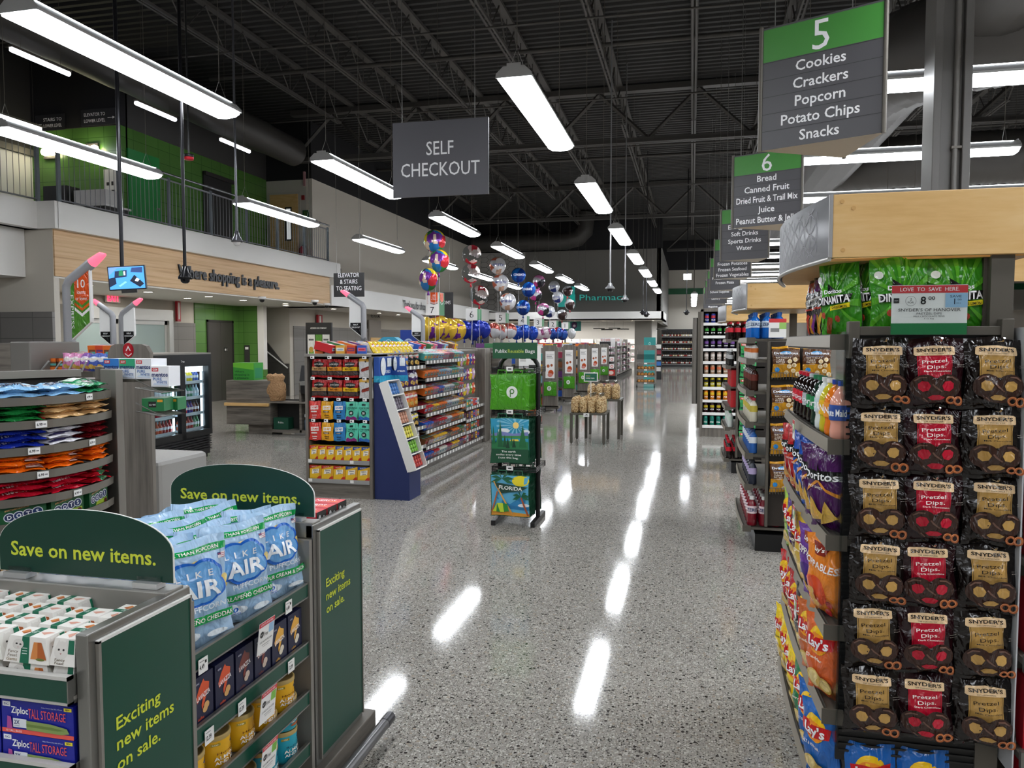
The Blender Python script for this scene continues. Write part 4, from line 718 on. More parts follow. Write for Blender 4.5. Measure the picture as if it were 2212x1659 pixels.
# storage bag cartons
def zip_():
    return carton_mesh(.187, .20, .073, '#16209a', [('R', 0, 0, 1, .13, '#ee5a50'), ('T', '10 TALL BAGS', .17, .065, .06, .22, 0, .01, '#fbeeee'), ('R', .02, .80, .13, .95, '#f2f4f8'), ('T', 'SC', .075, .875, .06, .07, 0, .02, '#2a3a8a'), ('T', 'Ziploc', .26, .72, .20, .24, 0, .02, '#f7f8fb'), ('T', 'TALL', .46, .66, .30, .15, 0, .0, '#f0574f'), ('T', 'STORAGE', .73, .66, .26, .34, 0, .0, '#f0574f'), ('R', .88, .86, .985, .96, '#f2e23a'), ('T', 'NEW', .93, .91, .05, .06, 0, .02, '#1a1a1a'),
      ('P', [(.08, .13), (.16, .13), (.14, .50), (.09, .52)], '#b24a9a'), ('R', .17, .20, .36, .47, '#e6ebf2'), ('T', '2X', .225, .36, .12, .08, 0, .02, '#1a2a6a'), ('T', 'LONGER', .225, .25, .035, .08, 0, 0, '#1a2a6a'), ('P', [(.36, .16), (.85, .14), (.95, .2), (.92, .34), (.70, .42), (.36, .44)], '#8aa05a'), ('P', [(.36, .26), (.80, .24), (.90, .28), (.70, .33), (.36, .34)], '#6c8440'), ('T', 'Helps Extend the Life of Food', .72, .9, .035, .28, 0, 0, '#dfe4f2')],
      top=[('R', .22, .1, .95, .95, '#b08a6a'), ('R', .28, .3, .9, .36, '#8f6d50'), ('T', 'Ziploc', .10, .3, .1, .12, 0, .01, '#e6e8f4')]).obj('storage_bag_carton')
ZP = Proto(zip_)
for i in range(3):
    for lv in range(2): ZP.put((-1.375-i*.192, 1.352, .669+lv*.0745), 0, 'blue carton of tall storage bags, %s of the stack, %s from the green panel' % (('lower', 'upper')[lv], nth(i)), 'box', 'storage bag cartons')
    ZP.put((-1.375-i*.192, 1.352, .441), 0, 'blue carton of tall storage bags on the third shelf, %s from the green panel' % nth(i), 'box', 'storage bag cartons')
# puff bags
def puff(fl, seed):
    cl = lambda k, c: [('E', .5+.235*k*x, .60+.135*k*y, .165*k, .085*k, c) for x, y in ((-.75, .35), (.75, .45), (-.9, -.35), (.85, -.4), (-.2, -.75), (.35, -.7), (0, .2), (-.45, .75), (.45, .8))]
    o = [('R', 0, .865, 1, .925, '#0d9a4a'), ('T', 'BETTER THAN POPCORN', .5, .895, .032, .78, 0, .01, '#f6faf6'), ('R', .86, .78, .98, .835, '#e9e4e6'), ('R', .86, .808, .91, .835, '#2a3570')]+[('R', .86 if k > 2 else .91, .78+k*.0092, .98, .785+k*.0092, '#b8434c') for k in (0, 2, 4)]
    o = [a if a[0] != 'R' or a[-1] != '#b8434c' else a for a in o]
    o += [('E', x, y, .10, .05, '#e7cf7a') for x, y in ((.16, .66), (.54, .76), (.14, .44), (.93, .58), (.60, .75))]+[('E', x+.02, y+.01, .06, .03, '#f3e3a4') for x, y in ((.16, .66), (.54, .76), (.14, .44))]
    o += cl(1.14, '#1b66c9')+cl(1.0, '#6aa8e0')
    o += [('T', 'L  I  K  E', .48, .685, .058, .46, .0, .02, '#f5f9fc'), ('T', 'AIR', .51, .55, .145, .56, 0, .025, '#f5f9fc'), ('T', 'PUFFCORN', .56, .375, .05, .58, 0, .012, '#e9f2fa'), ('R', 0, .235, 1, .31, '#0d9a4a'), ('T', fl, .54, .272, .04, .80, 0, .012, '#f4faf4'), ('E', .30, .14, .17, .045, '#e9f3fb'), ('E', .26, .17, .09, .04, '#e9f3fb'), ('T', '50', .28, .15, .045, .14, 0, .02, '#1b66c9'), ('T', 'CALORIES', .28, .11, .018, .2, 0, .01, '#1b66c9'), ('E', .7, .12, .14, .03, '#e9f3fb')]
    return bag_mesh(.205, .275, .075, '#a9c9e6', o, seed, seal=.055, nu=12, nv=16).obj('puffcorn_bag')
PF = [Proto(lambda: puff('JALAPEÑO CHEDDAR', 61)), Proto(lambda: puff('SOUR CREAM & ONION', 62)), Proto(lambda: puff('JALAPEÑO CHEDDAR', 63))]
for i, (P, y) in enumerate(((PF[0], 1.80), (PF[2], 2.02), (PF[1], 2.225))):
    P.put((-1.305, y, .766), 0, 'light blue puffed corn bag in the front row, %s from the near end' % nth(i), 'snack bag', 'puffed corn bags', rot=(-.16, 0, pi/2-.42+.05*i), sc=(1.16, 1.1, 1.06))
for j in range(3):
    for i in range(3):
        PF[(i+j) % 3].put((-1.385-j*.075, 1.80+i*.195+RND.uniform(-.02, .02), .768+.012*(j+1)), 0, 'light blue puffed corn bag, %s row behind the front, %s from the near end' % (nth(j), nth(i)), 'snack bag', 'puffed corn bags', rot=(-.16-.05*j, RND.uniform(-.1, .1), pi/2-.3+RND.uniform(-.1, .1)))
def puff2(): return bag_mesh(.18, .22, .06, '#a9c9e6', [('E', .35, .80, .14, .05, '#2f76cc'), ('E', .5, .84, .14, .05, '#2f76cc'), ('E', .62, .80, .14, .05, '#2f76cc'), ('R', .2, .64, .8, .69, '#2c5fb0'), ('T', 'POPCORN', .5, .665, .03, .5, 0, .01, '#eef4fb')], 66, seal=.05, nu=6, nv=9).obj('popcorn_bag')
PG = Proto(puff2)
for j in range(2):
    for i in range(3): PG.put((-1.66-j*.075, 1.80+i*.19, .768+.05), 0, 'pale blue popcorn bag on the far side of the island, %s in, %s deep' % (nth(i), nth(j)), 'snack bag', 'pale popcorn bags', rot=(.1, 0, pi/2+RND.uniform(-.2, .2)))
# coffee cartons
def coffee(c, c2, nm):
    sw = lambda k, c: [('P', [(.30, .78), (.52, .92), (.58, .86), (.80, .80), (.78, .66), (.55, .58), (.34, .56), (.22, .70)], c), ('P', [(.34, .58), (.20, .52), (.14, .62), (.22, .70)], c), ('P', [(.50, .60), (.66, .60), (.50, .42), (.42, .36), (.40, .46)], c)]
    return carton_mesh(.088, .14, .146, '#161a3a', sw(1, c)+[('T', 'LAVAZZA', .50, .62, .09, .66, .12, .02, '#f4f0ee'), ('T', 'coffee', .36, .22, .06, .3, .0, .01, c), ('T', nm, .36, .13, .05, .45, 0, .01, c), ('E', .64, .40, .13, .07, c2), ('E', .56, .34, .12, .06, c2), ('R', .10, .86, .30, .92, '#2b2f52'), ('T', 'KEURIG', .2, .89, .03, .18, 0, 0, '#e9e9f2'), ('R', .1, .05, .3, .08, '#dfe0ea')], top=[('T', 'LAVAZZA', .5, .3, .08, .6, 0, .01, '#c9cbd8')]).obj('coffee_carton')
CF = [Proto(lambda: coffee('#d9562f', '#d9a868', 'Biscotti')), Proto(lambda: coffee('#7a3a32', '#cdb8a8', 'Tiramisu')), Proto(lambda: coffee('#e9b04a', '#e6dcc8', 'Affogato'))]
for i in range(6):
    CF[(0, 0, 1, 1, 2, 2)[i]].put((-1.268, 1.778+i*.0985, .561), pi/2, 'navy coffee pod carton with %s swirl, %s from the near end' % (('red', 'red', 'brown', 'brown', 'gold', 'gold')[i], nth(i)), 'box', 'coffee cartons')
# almond cans
def almond(c, nm, seed):
    t = M(); r, h = .047, .105; t.lathe([(0, 0), (r-.002, 0), (r, .003), (r, h-.012)], pm(c), 24)
    t.art([('P', [(.56, .80), (.72, .93), (.90, .80), (.73, .68)], '#244a9a'), ('T', 'BLUE', .73, .82, .06, .16, 0, .01, '#f4f4f4'), ('T', 'DIAMOND', .73, .75, .045, .22, 0, .01, '#f4f4f4'), ('R', .18, .84, .34, .92, '#b9a23a'), ('T', 'NEW', .26, .88, .045, .1, 0, .01, '#fff7d8'), ('T', nm, .46, .60, .07, .36, .04, .006, '#7a3d12' if c != '#27a6bb' else '#0e4a66'), ('T', 'ALMONDS', .54, .47, .11, .62, .06, .02, '#fbf7ee'), ('T', 'AND MORE', .54, .33, .10, .60, .06, .02, '#fbf7ee'), ('E', .50, .19, .13, .055, '#a8562a'), ('E', .63, .22, .07, .035, '#9aa84a'), ('T', 'NET WT 10 OZ', .2, .08, .03, .25, 0, 0, '#5a3410')], wrap(r+.0004, .0, h-.012, -1.75, 1.75), r*3.5, h-.012, .0003, .0001, cuts=([i/14 for i in range(1, 14)], []))
    o = t.obj('almond_can'); l = M(); l.lathe([(r+.002, h-.013), (r+.0025, h-.003), (r+.001, h), (r-.004, h), (r-.006, h-.004), (0, h-.004)], mt('#b59a5e', .4), 24); l.obj('lid', o); return o
AL = {c: Proto(lambda c=c, n=n: almond(h, n, 1) if False else almond(c, n, 1)) for c, n in (('#eab21e', 'Honey'), ('#27a6bb', 'Roasted'), ('#d9482a', 'Smoky'))}
for i in range(5): AL['#eab21e'].put((-1.315, 1.762+i*.121, .391), pi/2+RND.uniform(-.1, .1), 'yellow almond can on the third shelf, %s from the near end' % nth(i), 'can', 'yellow almond cans')
for i in range(4):
    for lv in range(2):
        if i < 2 and lv: continue
        c = '#d9482a' if i < 2 else '#27a6bb'
        AL[c].put((-1.315, 1.885+i*.125, .211+lv*.108), pi/2, '%s almond can on the bottom shelf, %s from the near end, %s' % ('red' if i < 2 else 'teal', nth(i), ('lower', 'upper')[lv]), 'can', 'bottom shelf almond cans')
# far end candy cartons
RX = Proto(lambda: carton_mesh(.12, .075, .062, '#d3122a', [('T', 'NERDS', .5, .5, .3, .6, 0, .02, '#f6f3f3')], top=[('T', 'NERDS', .45, .55, .35, .66, .05, .02, '#f3e6e6'), ('P', [(.5, .3), (.9, .2), (.95, .45), (.6, .5)], '#ef6a3c')], side=[('R', 0, 0, 1, 1, '#17140f'), ('E', .3, .5, .14, .3, '#d8d8d8'), ('E', .7, .4, .14, .3, '#bcbcbc')]).obj('candy_carton'))
for j in range(3):
    for i in range(4): RX.put((-1.34-i*.124, 2.455+j*.082, .911-.04), 0, 'red candy carton on the far end unit, %s row back, %s from the aisle' % (nth(j), nth(i)), 'box', 'red candy cartons'); RX.put((-1.34-i*.124, 2.455+j*.082, .935), 0, 'red candy carton on top of the far stack, %s row back, %s from aisle' % (nth(j), nth(i)), 'box', 'red candy cartons')
# price tags on the island
ITAG = Proto(lambda: M().box((-.02, 0, -.018), (.02, .001, .022), TAGW).art([('T', '4.49', .35, .45, .3, .5, 0, .03, INK), ('R', .65, .6, .85, .8, INK), ('R', .1, .8, .6, .85, mt('#777777'))], frame((-.02, 0, -.018), (.04, 0, 0), (0, 0, .04)), .04, .04, .0004).obj('price_tag'))
ITAG2 = Proto(lambda: M().box((-.02, 0, -.018), (.02, .001, .022), TAGW).art([('T', '12.39', .4, .45, .3, .6, 0, .03, INK), ('R', .1, .8, .6, .85, mt('#777777'))], frame((-.02, 0, -.018), (.04, 0, 0), (0, 0, .04)), .04, .04, .0004).obj('price_tag'))
for k, (y, z, P) in enumerate(((1.755, .742, ITAG), (2.20, .748, ITAG), (1.775, .54, ITAG2), (1.93, .545, ITAG2), (2.21, .55, ITAG2))): P.put((-1.249, y, z), pi/2, 'small white price tag on the %s lip of the island, %s end' % ('puff bag' if k < 2 else 'coffee', ('near', 'far', 'near', 'middle', 'far')[k]), 'price tag')
def sale(nm, blue):
    m = M(); w, h = .085, .098; m.box((-w/2, 0, 0), (w/2, .001, h), TAGW); global ARTM; ARTM = pm
    m.art([('R', 0, .86, 1, 1, '#cf3a44'), ('T', 'LOVE TO SAVE HERE.', .5, .93, .055, .8, 0, .01, '#fbf4f4'), ('R', .64, .56, .96, .85, '#9cc3e2' if blue else '#7fbf4a'), ('E', .2, .62, .12, .10, '#333333'), ('T', 'BUY 1', .2, .62, .05, .16, 0, 0, '#f4f4f4'), ('T', 'Free', .46, .60, .14, .24, 0, 0, '#333333'), ('T', nm, .5, .38, .06, .8, 0, .004, '#2a2a2a'), ('R', .25, .26, .75, .28, '#999999'), ('R', .3, .2, .7, .22, '#bbbbbb')], frame((-w/2, 0, 0), (w, 0, 0), (0, 0, h)), w, h, .0004, .0001); ARTM = fm
    return m.obj('sale_card')
for k, (y, z, nm) in enumerate(((2.025, .675, 'LIKE AIR PUFFCORN'), (2.03, .462, 'LAVAZZA K-CUP COFFEE'), (2.03, .30, 'BLUE DIAMOND ALMONDS'))): Proto(lambda nm=nm, k=k: sale(nm, k == 0)).put((-1.232, y, z), 0, 'white and red sale card on the %s lip' % ('puff bag', 'coffee', 'almond')[k], 'sign', 'sale cards', rot=(.12, 0, pi/2))

# ================= candy checkout end =================
CX0, CX1, CY = -3.45, -2.53, 3.05; _before = set(bpy.data.objects)
ce = thing('candy_end_unit', 'grey checkout end unit with curved shelves of bagged candy', 'shelf unit', (0, 0, 0))
for a_ in (CX1-.035, CX0): M().box((a_, CY-.02, 0), (a_+.035, CY+.12, 1.47), GREYL).obj('front_post', ce, bevel=.003)
for a_, b_ in ((CX1-.02, .20), (CX0-.01, .40)): M().box((a_, CY+.12, 0), (a_+.03, CY+b_, 1.48), GWV).obj('side_panel', ce, bevel=.003)
M().box((CX0+.03, CY+.36, .1), (CX1-.03, CY+.38, 1.45), mt('#191817', .6)).obj('back_panel', ce)
cw = CX1-CX0-.1; cxm = (CX0+CX1)/2
def cfront(n=14, bow=.22, w=cw): return [(cxm+w/2-w*i/n, CY-.0-bow*sin(pi*i/n)**.85) for i in range(n+1)]
m = M(); c = cfront(bow=.1); m.prism(c+[(cxm-cw/2, CY+.36), (cxm+cw/2, CY+.36)], 'z', 0, .12, BLACK); m.obj('kick_plate', ce)
m = M(); m.box((CX0+.03, CY+.33, 1.43), (CX1-.02, CY+.37, 1.465), GREYL); m.box((cxm-.02, CY+.32, 1.42), (cxm+.03, CY+.38, 1.475), GREYL); m.obj('top_rail', ce)
cz = [1.36, 1.265, 1.16, 1.06, .958, .86, .62, .38]
for z in cz:
    c = cfront(); m = M(); m.prism([(x, y) for x, y in c]+[(cxm-cw/2, CY+.36), (cxm+cw/2, CY+.36)], 'z', z-.008, z, GREYM); o = m.obj('shelf', ce)
    m = M()
    for (a, b), (d, e) in zip(c, c[1:]): m.add([(a, b-.004, z-.016), (d, e-.004, z-.016), (d, e-.008, z+.018), (a, b-.008, z+.018)], [(0, 1, 2, 3)], mt('#7a756c', .4, .3)); m.add([(a, b+.002, z-.016), (d, e+.002, z-.016), (d, e-.004, z+.018), (a, b-.004, z+.018)], [(0, 3, 2, 1)], GREYM)
    m.obj('price_rail', o)
def candy(col, ops, seed, w=.185, h=.16, t=.044): return bag_mesh(w, h, t, col, ops, seed, seal=.07, nu=8, nv=9).obj('candy_bag')
def T_(s, c, y=.3, h=.34, w=.5): return ('T', s, .4, y+.06, max(h, .34), w, 0, .02, c)
CAND = {'light blue': Proto(lambda: candy('#8cbfe6', [T_("m&m's", '#1d1a3a'), ('R', .62, .12, .92, .2, '#1d1a3a'), ('E', .5, .7, .2, .14, '#e9f2fa')], 71)), 'mint': Proto(lambda: candy('#2f9a63', [T_("m&m's", '#15261c', .2), ('P', [(.1, .5), (.9, .4), (.9, .9), (.1, .9)], '#cfe9d6'), ('E', .4, .7, .2, .14, '#f2faf4')], 72)),
 'green': Proto(lambda: candy('#1f7a3a', [T_("m&m's", '#12140f'), ('E', .75, .25, .06, .07, '#f3f3ee'), ('E', .85, .35, .05, .06, '#f3f3ee'), ('R', .93, 0, 1, 1, '#8a1418')], 73)), 'tan': Proto(lambda: candy('#d9b27c', [T_("m&m's", '#4a2a16'), ('E', .55, .65, .2, .16, '#efd9b2')], 74)),
 'blue': Proto(lambda: candy('#1c2f9a', [T_('KISSES', '#f3f3f8', .25, .2, .5), ('E', .8, .25, .05, .07, '#c9b2a0')], 75)), 'white': Proto(lambda: candy('#eceaf0', [('R', .05, .08, .95, .17, '#3a3560'), T_('COOKIES', '#3a3560', .3, .1, .4)], 76)), 'maroon': Proto(lambda: candy('#6f1018', [('E', .3, .3, .08, .09, '#a83a3a'), ('E', .7, .4, .08, .09, '#8d2226')], 77)),
 'orange': Proto(lambda: candy('#ee6a12', [T_("Reese's", '#f4d22a', .25, .18, .38), ('R', .62, .10, .98, .5, '#efe9e2'), ('R', .6, .05, .98, .1, '#5a2c12'), ('E', .75, .55, .14, .14, '#7a4a2a')], 78)), 'red': Proto(lambda: candy('#b9142a', [T_('KISSES', '#f6ecec', .25, .2, .5), ('E', .8, .3, .06, .08, '#8a5a48')], 79)), 'red and green': Proto(lambda: candy('#c01828', [('R', .4, 0, .75, 1, '#3f7a54'), ('E', .62, .3, .1, .13, '#e9ede6'), T_('kisses', '#22302a', .3, .08, .2)], 80))}
lay = [(1.36, ['mint', 'light blue', 'light blue', 'light blue'], (2, 2, 2, 2)), (1.265, ['tan', 'tan', 'green', 'green'], (3, 3, 3, 3)), (1.16, ['maroon', 'white', 'blue', 'blue'], (3, 3, 3, 3)), (1.06, ['orange', 'orange', 'orange', 'orange'], (3, 3, 3, 3)), (.958, ['red and green', 'red', 'red', 'red'], (3, 3, 3, 3))]
def onarc(s, bow=.22, inset=.0):      # s metres from the right end along x
    x = cxm+cw/2-s; u = min(max(s/cw, .001), .999); y = CY-bow*sin(pi*u)**.85; dy = -bow*.85*sin(pi*u)**-.15*cos(pi*u)*pi/cw*-1
    return x, y+inset, atan2(dy, 1)
for k, (z, cs, ns) in enumerate(lay):
    for i, cn in enumerate(cs):
        x, y, a = onarc(.085+i*.192); 
        for q in range(ns[i]):
            CAND[cn].put((x+RND.uniform(-.006, .006), y+.010, z+.021+q*.0265), 0, '%s candy bag, %s curved shelf, %s stack from the aisle, %s up' % (cn, nth(k), nth(i), nth(q)), 'candy bag', 'stacked candy bags', rot=(-pi/2+RND.uniform(-.03, .08), 0, a+RND.uniform(-.04, .04)))
DT = Proto(lambda: carton_mesh(.165, .05, .082, '#1f5c34', [('P', [(.3, .05), (.95, .1), (.95, .35), (.4, .3)], '#a9c23a')]+[x for i, ch in enumerate('DOTS') for x in (('E', .2+i*.2, .45+i*.05, .125, .22, '#e9edf2'), ('E', .2+i*.2, .45+i*.05, .105, .18, '#1c2a5a' if i in (0, 2) else '#20386a'), ('T', ch, .2+i*.2, .45+i*.05, .2, None, .1, .03, '#f6f8fa'))]+[('P', [(.1, .74), (.62, .88), (.62, .96), (.1, .82)], '#c9a86a'), ('T', 'LUMPS OF COAL', .36, .85, .07, .46, .14, .01, '#2b2416'), ('E', .85, .2, .07, .12, '#5a2018')]).obj('gumdrop_carton'))
BK = Proto(lambda: carton_mesh(.165, .05, .082, '#141414', [('E', .7, .5, .12, .22, '#c9402a'), ('P', [(.6, .7), (.85, .7), (.72, .92)], '#c21f24'), ('R', .58, .66, .86, .72, '#f2f2f2'), ('T', 'SOUR', .25, .4, .16, .36, 0, .02, '#e9b21e'), ('E', .3, .75, .02, .03, '#ffffff'), ('E', .15, .6, .02, .03, '#ffffff')]).obj('gummy_carton'))
for i in range(5):
    x, y, a = onarc(.10+i*.18); (DT if i < 3 else BK).put((x, y+.03, .861), a, '%s carton on the sixth curved shelf, %s from the aisle side' % ('green gumdrop' if i < 3 else 'black gummy', nth(i)), 'box', 'candy cartons')
for i in range(4): x, y, a = onarc(.11+i*.22); CAND['tan'].put((x, y+.04, .622), a, 'tan candy bag standing on the seventh curved shelf, %s from the aisle side' % nth(i), 'candy bag', 'standing candy bags')
CTAG = Proto(lambda: M().box((-.022, 0, -.012), (.022, .001, .014), TAGW).art([('T', '6.99', .35, .5, .4, .5, 0, .03, INK), ('R', .66, .4, .9, .6, mt('#888888'))], frame((-.022, 0, -.012), (.044, 0, 0), (0, 0, .026)), .044, .026, .0004).obj('price_tag'))
for k, (z, s) in enumerate(((1.36, .17), (1.265, .40), (1.16, .16), (1.16, .43), (1.06, .40), (.958, .25))): x, y, a = onarc(s); CTAG.put((x, y-.010, z), a, 'white price tag on the %s candy shelf lip' % ('top', 'second', 'third right', 'third left', 'fourth', 'fifth')[k], 'price tag')
# the whole unit stands turned towards the shop floor
_T = Matrix.Translation((-2.62, 3.04, 0)) @ Matrix.Rotation(radians(68), 4, 'Z') @ Matrix.Translation((2.58, -3.05, 0))
for o in [x for x in bpy.data.objects if x not in _before and x.parent is None]:
    o.location = _T @ Vector(o.location); o.rotation_euler[2] += radians(68)
# gum racks on its side
rk = thing('wire_gum_rack', 'two-tier wire rack hooked to the side of the candy end unit', 'rack', (CX1+.012, 3.08, 0))
for z in (1.385, 1.275):
    m = M()
    for i in range(9): m.tube([(.0, i*.02, z), (.14, i*.02, z-.02)], .0022, STEEL, 4)
    m.tube([(0, 0, z), (.14, 0, z-.02), (.14, .16, z-.02), (0, .16, z)], .0035, STEEL, 5); m.tube([(0, 0, z+.04), (.14, 0, z-.02)], .0025, STEEL, 4); m.obj('wire_tier', rk)
def gum(c): return carton_mesh(.085, .11, .095, '#eef0f4', [('R', 0, .55, 1, 1, c), ('R', .05, .75, .42, .92, '#cf2a34'), ('T', 'GUM', .23, .835, .1, .26, 0, .02, '#fbf6f6'), ('T', 'mentos', .5, .6, .2, .9, 0, .025, '#122a6a'), ('T', 'PURE', .36, .38, .14, .5, 0, .01, '#2f6ab0'), ('T', 'WHITE', .6, .22, .13, .6, 0, .01, '#2f6ab0'), ('P', [(.1, .1), (.9, .05), (.95, .12), (.2, .18)], '#cfdcee')]).obj('gum_box')
for i, (c, n) in enumerate((('#2f7ac9', 'blue'), ('#37a97c', 'green'), ('#eef0f4', 'white'), ('#f2f3f6', 'big white'))):
    Proto(lambda c=c: gum(c)).put((-2.68+i*.088, 3.12, 1.425 if i < 3 else 1.39), .0 if i < 3 else .18, '%s chewing gum box on the wire rack' % n, 'box', 'chewing gum boxes')
TT = Proto(lambda: carton_mesh(.10, .12, .06, '#1f7a45', [('R', .3, .3, .65, .75, '#101010'), ('T', 'tic tac', .48, .52, .16, .3, .1, .01, '#fafafa'), ('R', .7, .7, .95, .9, '#e9a52a')], top=[('R', .3, .3, .6, .7, '#101010')]).obj('mint_box'))
TT.put((-2.45, 3.11, 1.275), .3, 'green mint box with a black logo square, front of the lower tier', 'box', 'mint boxes'); TT.put((-2.47, 3.235, 1.268), .3, 'green mint box half behind the candy side panel', 'box', 'mint boxes')
gumshelf = M().box((-2.92, 3.11, 1.41), (-2.55, 3.25, 1.422), GREYM).obj('gum_shelf')
gumshelf.parent = rk; gumshelf.matrix_parent_inverse = Matrix.Translation((-(CX1+.012), -3.08, 0))
def at(px, py, Y):
    """the point at depth Y seen at photo position (px, py)"""
    p, w, F = radians(3.153), radians(13.129), 1661.
    f = Vector((-sin(w)*cos(p), cos(w)*cos(p), -sin(p))); r = Vector((cos(w), sin(w), 0)); u = r.cross(f)
    d = f+r*((px-1106)/F)-u*((py-829.5)/F); return Vector((0, 0, 1.6))+d*(Y/d.y)
# ================= meat snack end unit =================
JX0, JX1, JY = -3.867, -3.129, 7.2
je = thing('meat_snack_unit', 'wood grain checkout end unit hung with jerky pouches', 'shelf unit', (0, 0, 0))
for x in (JX0, JX1-.03): M().box((x, JY, 0), (x+.03, JY+.42, 1.47), GWV).obj('side_panel', je, bevel=.002)
M().box((JX0, JY-.01, 1.445), (JX1, JY+.45, 1.475), GREYL).obj('top', je, bevel=.003); M().box((JX0+.03, JY+.25, .18), (JX1-.03, JY+.27, 1.45), BLACK).obj('back_panel', je); M().box((JX0+.03, JY+.01, 0), (JX1-.03, JY+.3, .165), GW).obj('plinth', je)
for z in (.38, .18):
    o = M().box((JX0+.03, JY+.0, z-.015), (JX1-.03, JY+.25, z), STEEL).obj('shelf', je); m = M(); m.box((JX0+.03, JY-.012, z-.03), (JX1-.03, JY, z+.012), mt('#a9a9a8', .35, .4)); m.box((JX0+.035, JY-.0135, z-.02), (JX0+.075, JY-.012, z+.01), TAGW); m.box((JX1-.24, JY-.0135, z-.02), (JX1-.2, JY-.012, z+.01), TAGW); m.obj('price_rail', o)
def jerky(c, seed): return bag_mesh(.165, .185, .035, '#a3171c', [('R', 0, .36, 1, .58, c), ('R', 0, .12, 1, .37, '#3c3634'), ('P', [(.2, .62), (.5, .55), (.8, .62), (.86, .80), (.5, .88), (.14, .80)], '#191614'), ('T', 'JACK LINKS', .5, .73, .07, .62, 0, .02, '#d9cfc6'), ('T', 'BEEF JERKY', .5, .47, .08, .6, 0, .015, '#3a1712'), ('E', .3, .22, .2, .08, '#57403a'), ('E', .65, .25, .22, .09, '#4d3832'), ('R', 0, .0, 1, .1, '#a3171c')], seed, seal=.07, nu=6, nv=8).obj('jerky_bag')
JK = [Proto(lambda c=c, s=s: jerky(c, s)) for c, s in (('#b58a58', 81), ('#d98a1f', 82), ('#e2b51e', 83))]
WJ = Proto(lambda: bag_mesh(.15, .195, .03, '#c9c7c6', [('R', 0, .84, 1, 1, '#c99a3a'), ('E', .5, .84, .06, .05, '#3a2a1a'), ('P', [(.15, .35), (.80, .52), (.85, .62), (.2, .47)], '#7a2a22'), ('P', [(.2, .30), (.75, .42), (.8, .5), (.22, .4)], '#93362a')], 84, nu=6, nv=8).obj('meat_stick_bag'))
def pouch(c, c2, seed, kind):
    o = [('P', [(.15, .52), (.82, .54), (.82, .76), (.15, .74)], '#f3efe8'), ('T', 'CHOMPS', .49, .65, .11, .58, 0, .02, c), ('R', .2, .38, .7, .46, c2), ('T', 'TURKEY', .45, .42, .05, .4, 0, .015, '#f6f1ea'), ('R', .3, .2, .7, .24, c2), ('R', .32, .1, .66, .13, c2)] if kind == 0 else [('T', 'CHICKEN', .5, .66, .09, .8, 0, .02, '#12302a'), ('T', 'MEAT STICK', .5, .56, .05, .6, 0, .01, '#12302a'), ('E', .5, .38, .2, .14, '#12302a'), ('T', '60' if c2[1] == '8' else '50', .5, .38, .12, .2, 0, .02, '#f1f6f2'), ('P', [(.05, 0), (.95, 0), (.95, .12), (.7, .2), (.5, .12), (.2, .22), (.05, .14)], c2), ('R', .35, .78, .65, .88, '#12302a')]
    return bag_mesh(.135, .185, .03, c, o, seed, seal=.05, nu=6, nv=8).obj('snack_pouch')
PO = [Proto(lambda a=a: pouch(*a)) for a in (('#d8403a', '#f3e6e0', 85, 0), ('#e6a51e', '#5a3a12', 86, 0), ('#2f7fbf', '#20242a', 87, 0), ('#5fd0b0', '#8a2a78', 88, 1), ('#62d2b4', '#2f6fc0', 89, 1))]
SJ = [Proto(lambda c=c: carton_mesh(.10, .09, .15, '#efc02a', [('P', [(0, .74), (.62, .88), (1, 1), (0, 1)], c), ('T', 'SNACK', .42, .90, .06, .5, .15, .01, '#fbf4e6'), ('P', [(.18, .38), (.78, .46), (.82, .76), (.22, .70)], '#f6eee0'), ('T', 'Slim', .5, .66, .1, .4, .1, .02, '#3a2418'), ('T', 'Jim', .52, .50, .1, .3, .1, .02, '#3a2418'), ('P', [(.55, .02), (.98, .02), (.98, .3), (.75, .22)], '#c9361e'), ('P', [(.8, .25), (.95, .25), (.95, .85), (.82, .8)], '#d99a2a')]).obj('snack_carton')) for c in ('#c8261e', '#24479a')]
jx = [JX0+.155+i*.172 for i in range(4)]
for r, z in enumerate((1.235, 1.025)):
    for i in range(4):
        for q in (1, 0): (JK[i] if i < 3 else WJ).put((jx[i]+(.0 if q == 0 else .012), JY+.015+q*.05, z), 0, '%s, %s jerky row, %s%s' % (('red jerky pouch with tan band', 'red jerky pouch with orange band', 'red jerky pouch with yellow band', 'silver meat stick pouch')[i], nth(r), nth(i)+' from left', ', behind the front pouch' if q else ''), 'snack bag', 'jerky pouches', rot=(-.05, RND.uniform(-.03, .03), 0))
for r, z in enumerate((.805, .585)):
    for i in range(5): PO[i].put((JX0+.10+i*.136, JY+.02, z), 0, '%s meat stick pouch in the %s pouch row' % (('red', 'yellow', 'blue', 'teal and purple', 'teal and blue')[i], ('upper', 'lower')[r]), 'snack bag', 'meat stick pouches', rot=(-.06, RND.uniform(-.03, .03), 0))
for i in range(7): SJ[0 if i < 3 else 1].put((JX0+.085+i*.096, JY+.015, .381), 0, 'yellow meat stick carton with a %s corner, upper box shelf, %s from the left' % ('red' if i < 3 else 'blue', nth(i)), 'box', 'meat stick cartons', sc=(.94, 1, 1))
for i in range(5): SJ[0 if i < 3 else 1].put((JX0+.10+i*.134, JY+.015, .181), 0, 'large yellow meat stick carton with a %s corner, lower box shelf, %s from the left' % ('red' if i < 3 else 'blue', nth(i)), 'box', 'meat stick cartons', sc=(1.3, 1, .98))
jt = Proto(lambda: M().box((-.022, 0, 0), (.022, .001, .03), TAGW).art([('R', .15, .3, .55, .7, INK)], frame((-.022, 0, 0), (.044, 0, 0), (0, 0, .03)), 1, 1, .0005).obj('price_tag'))
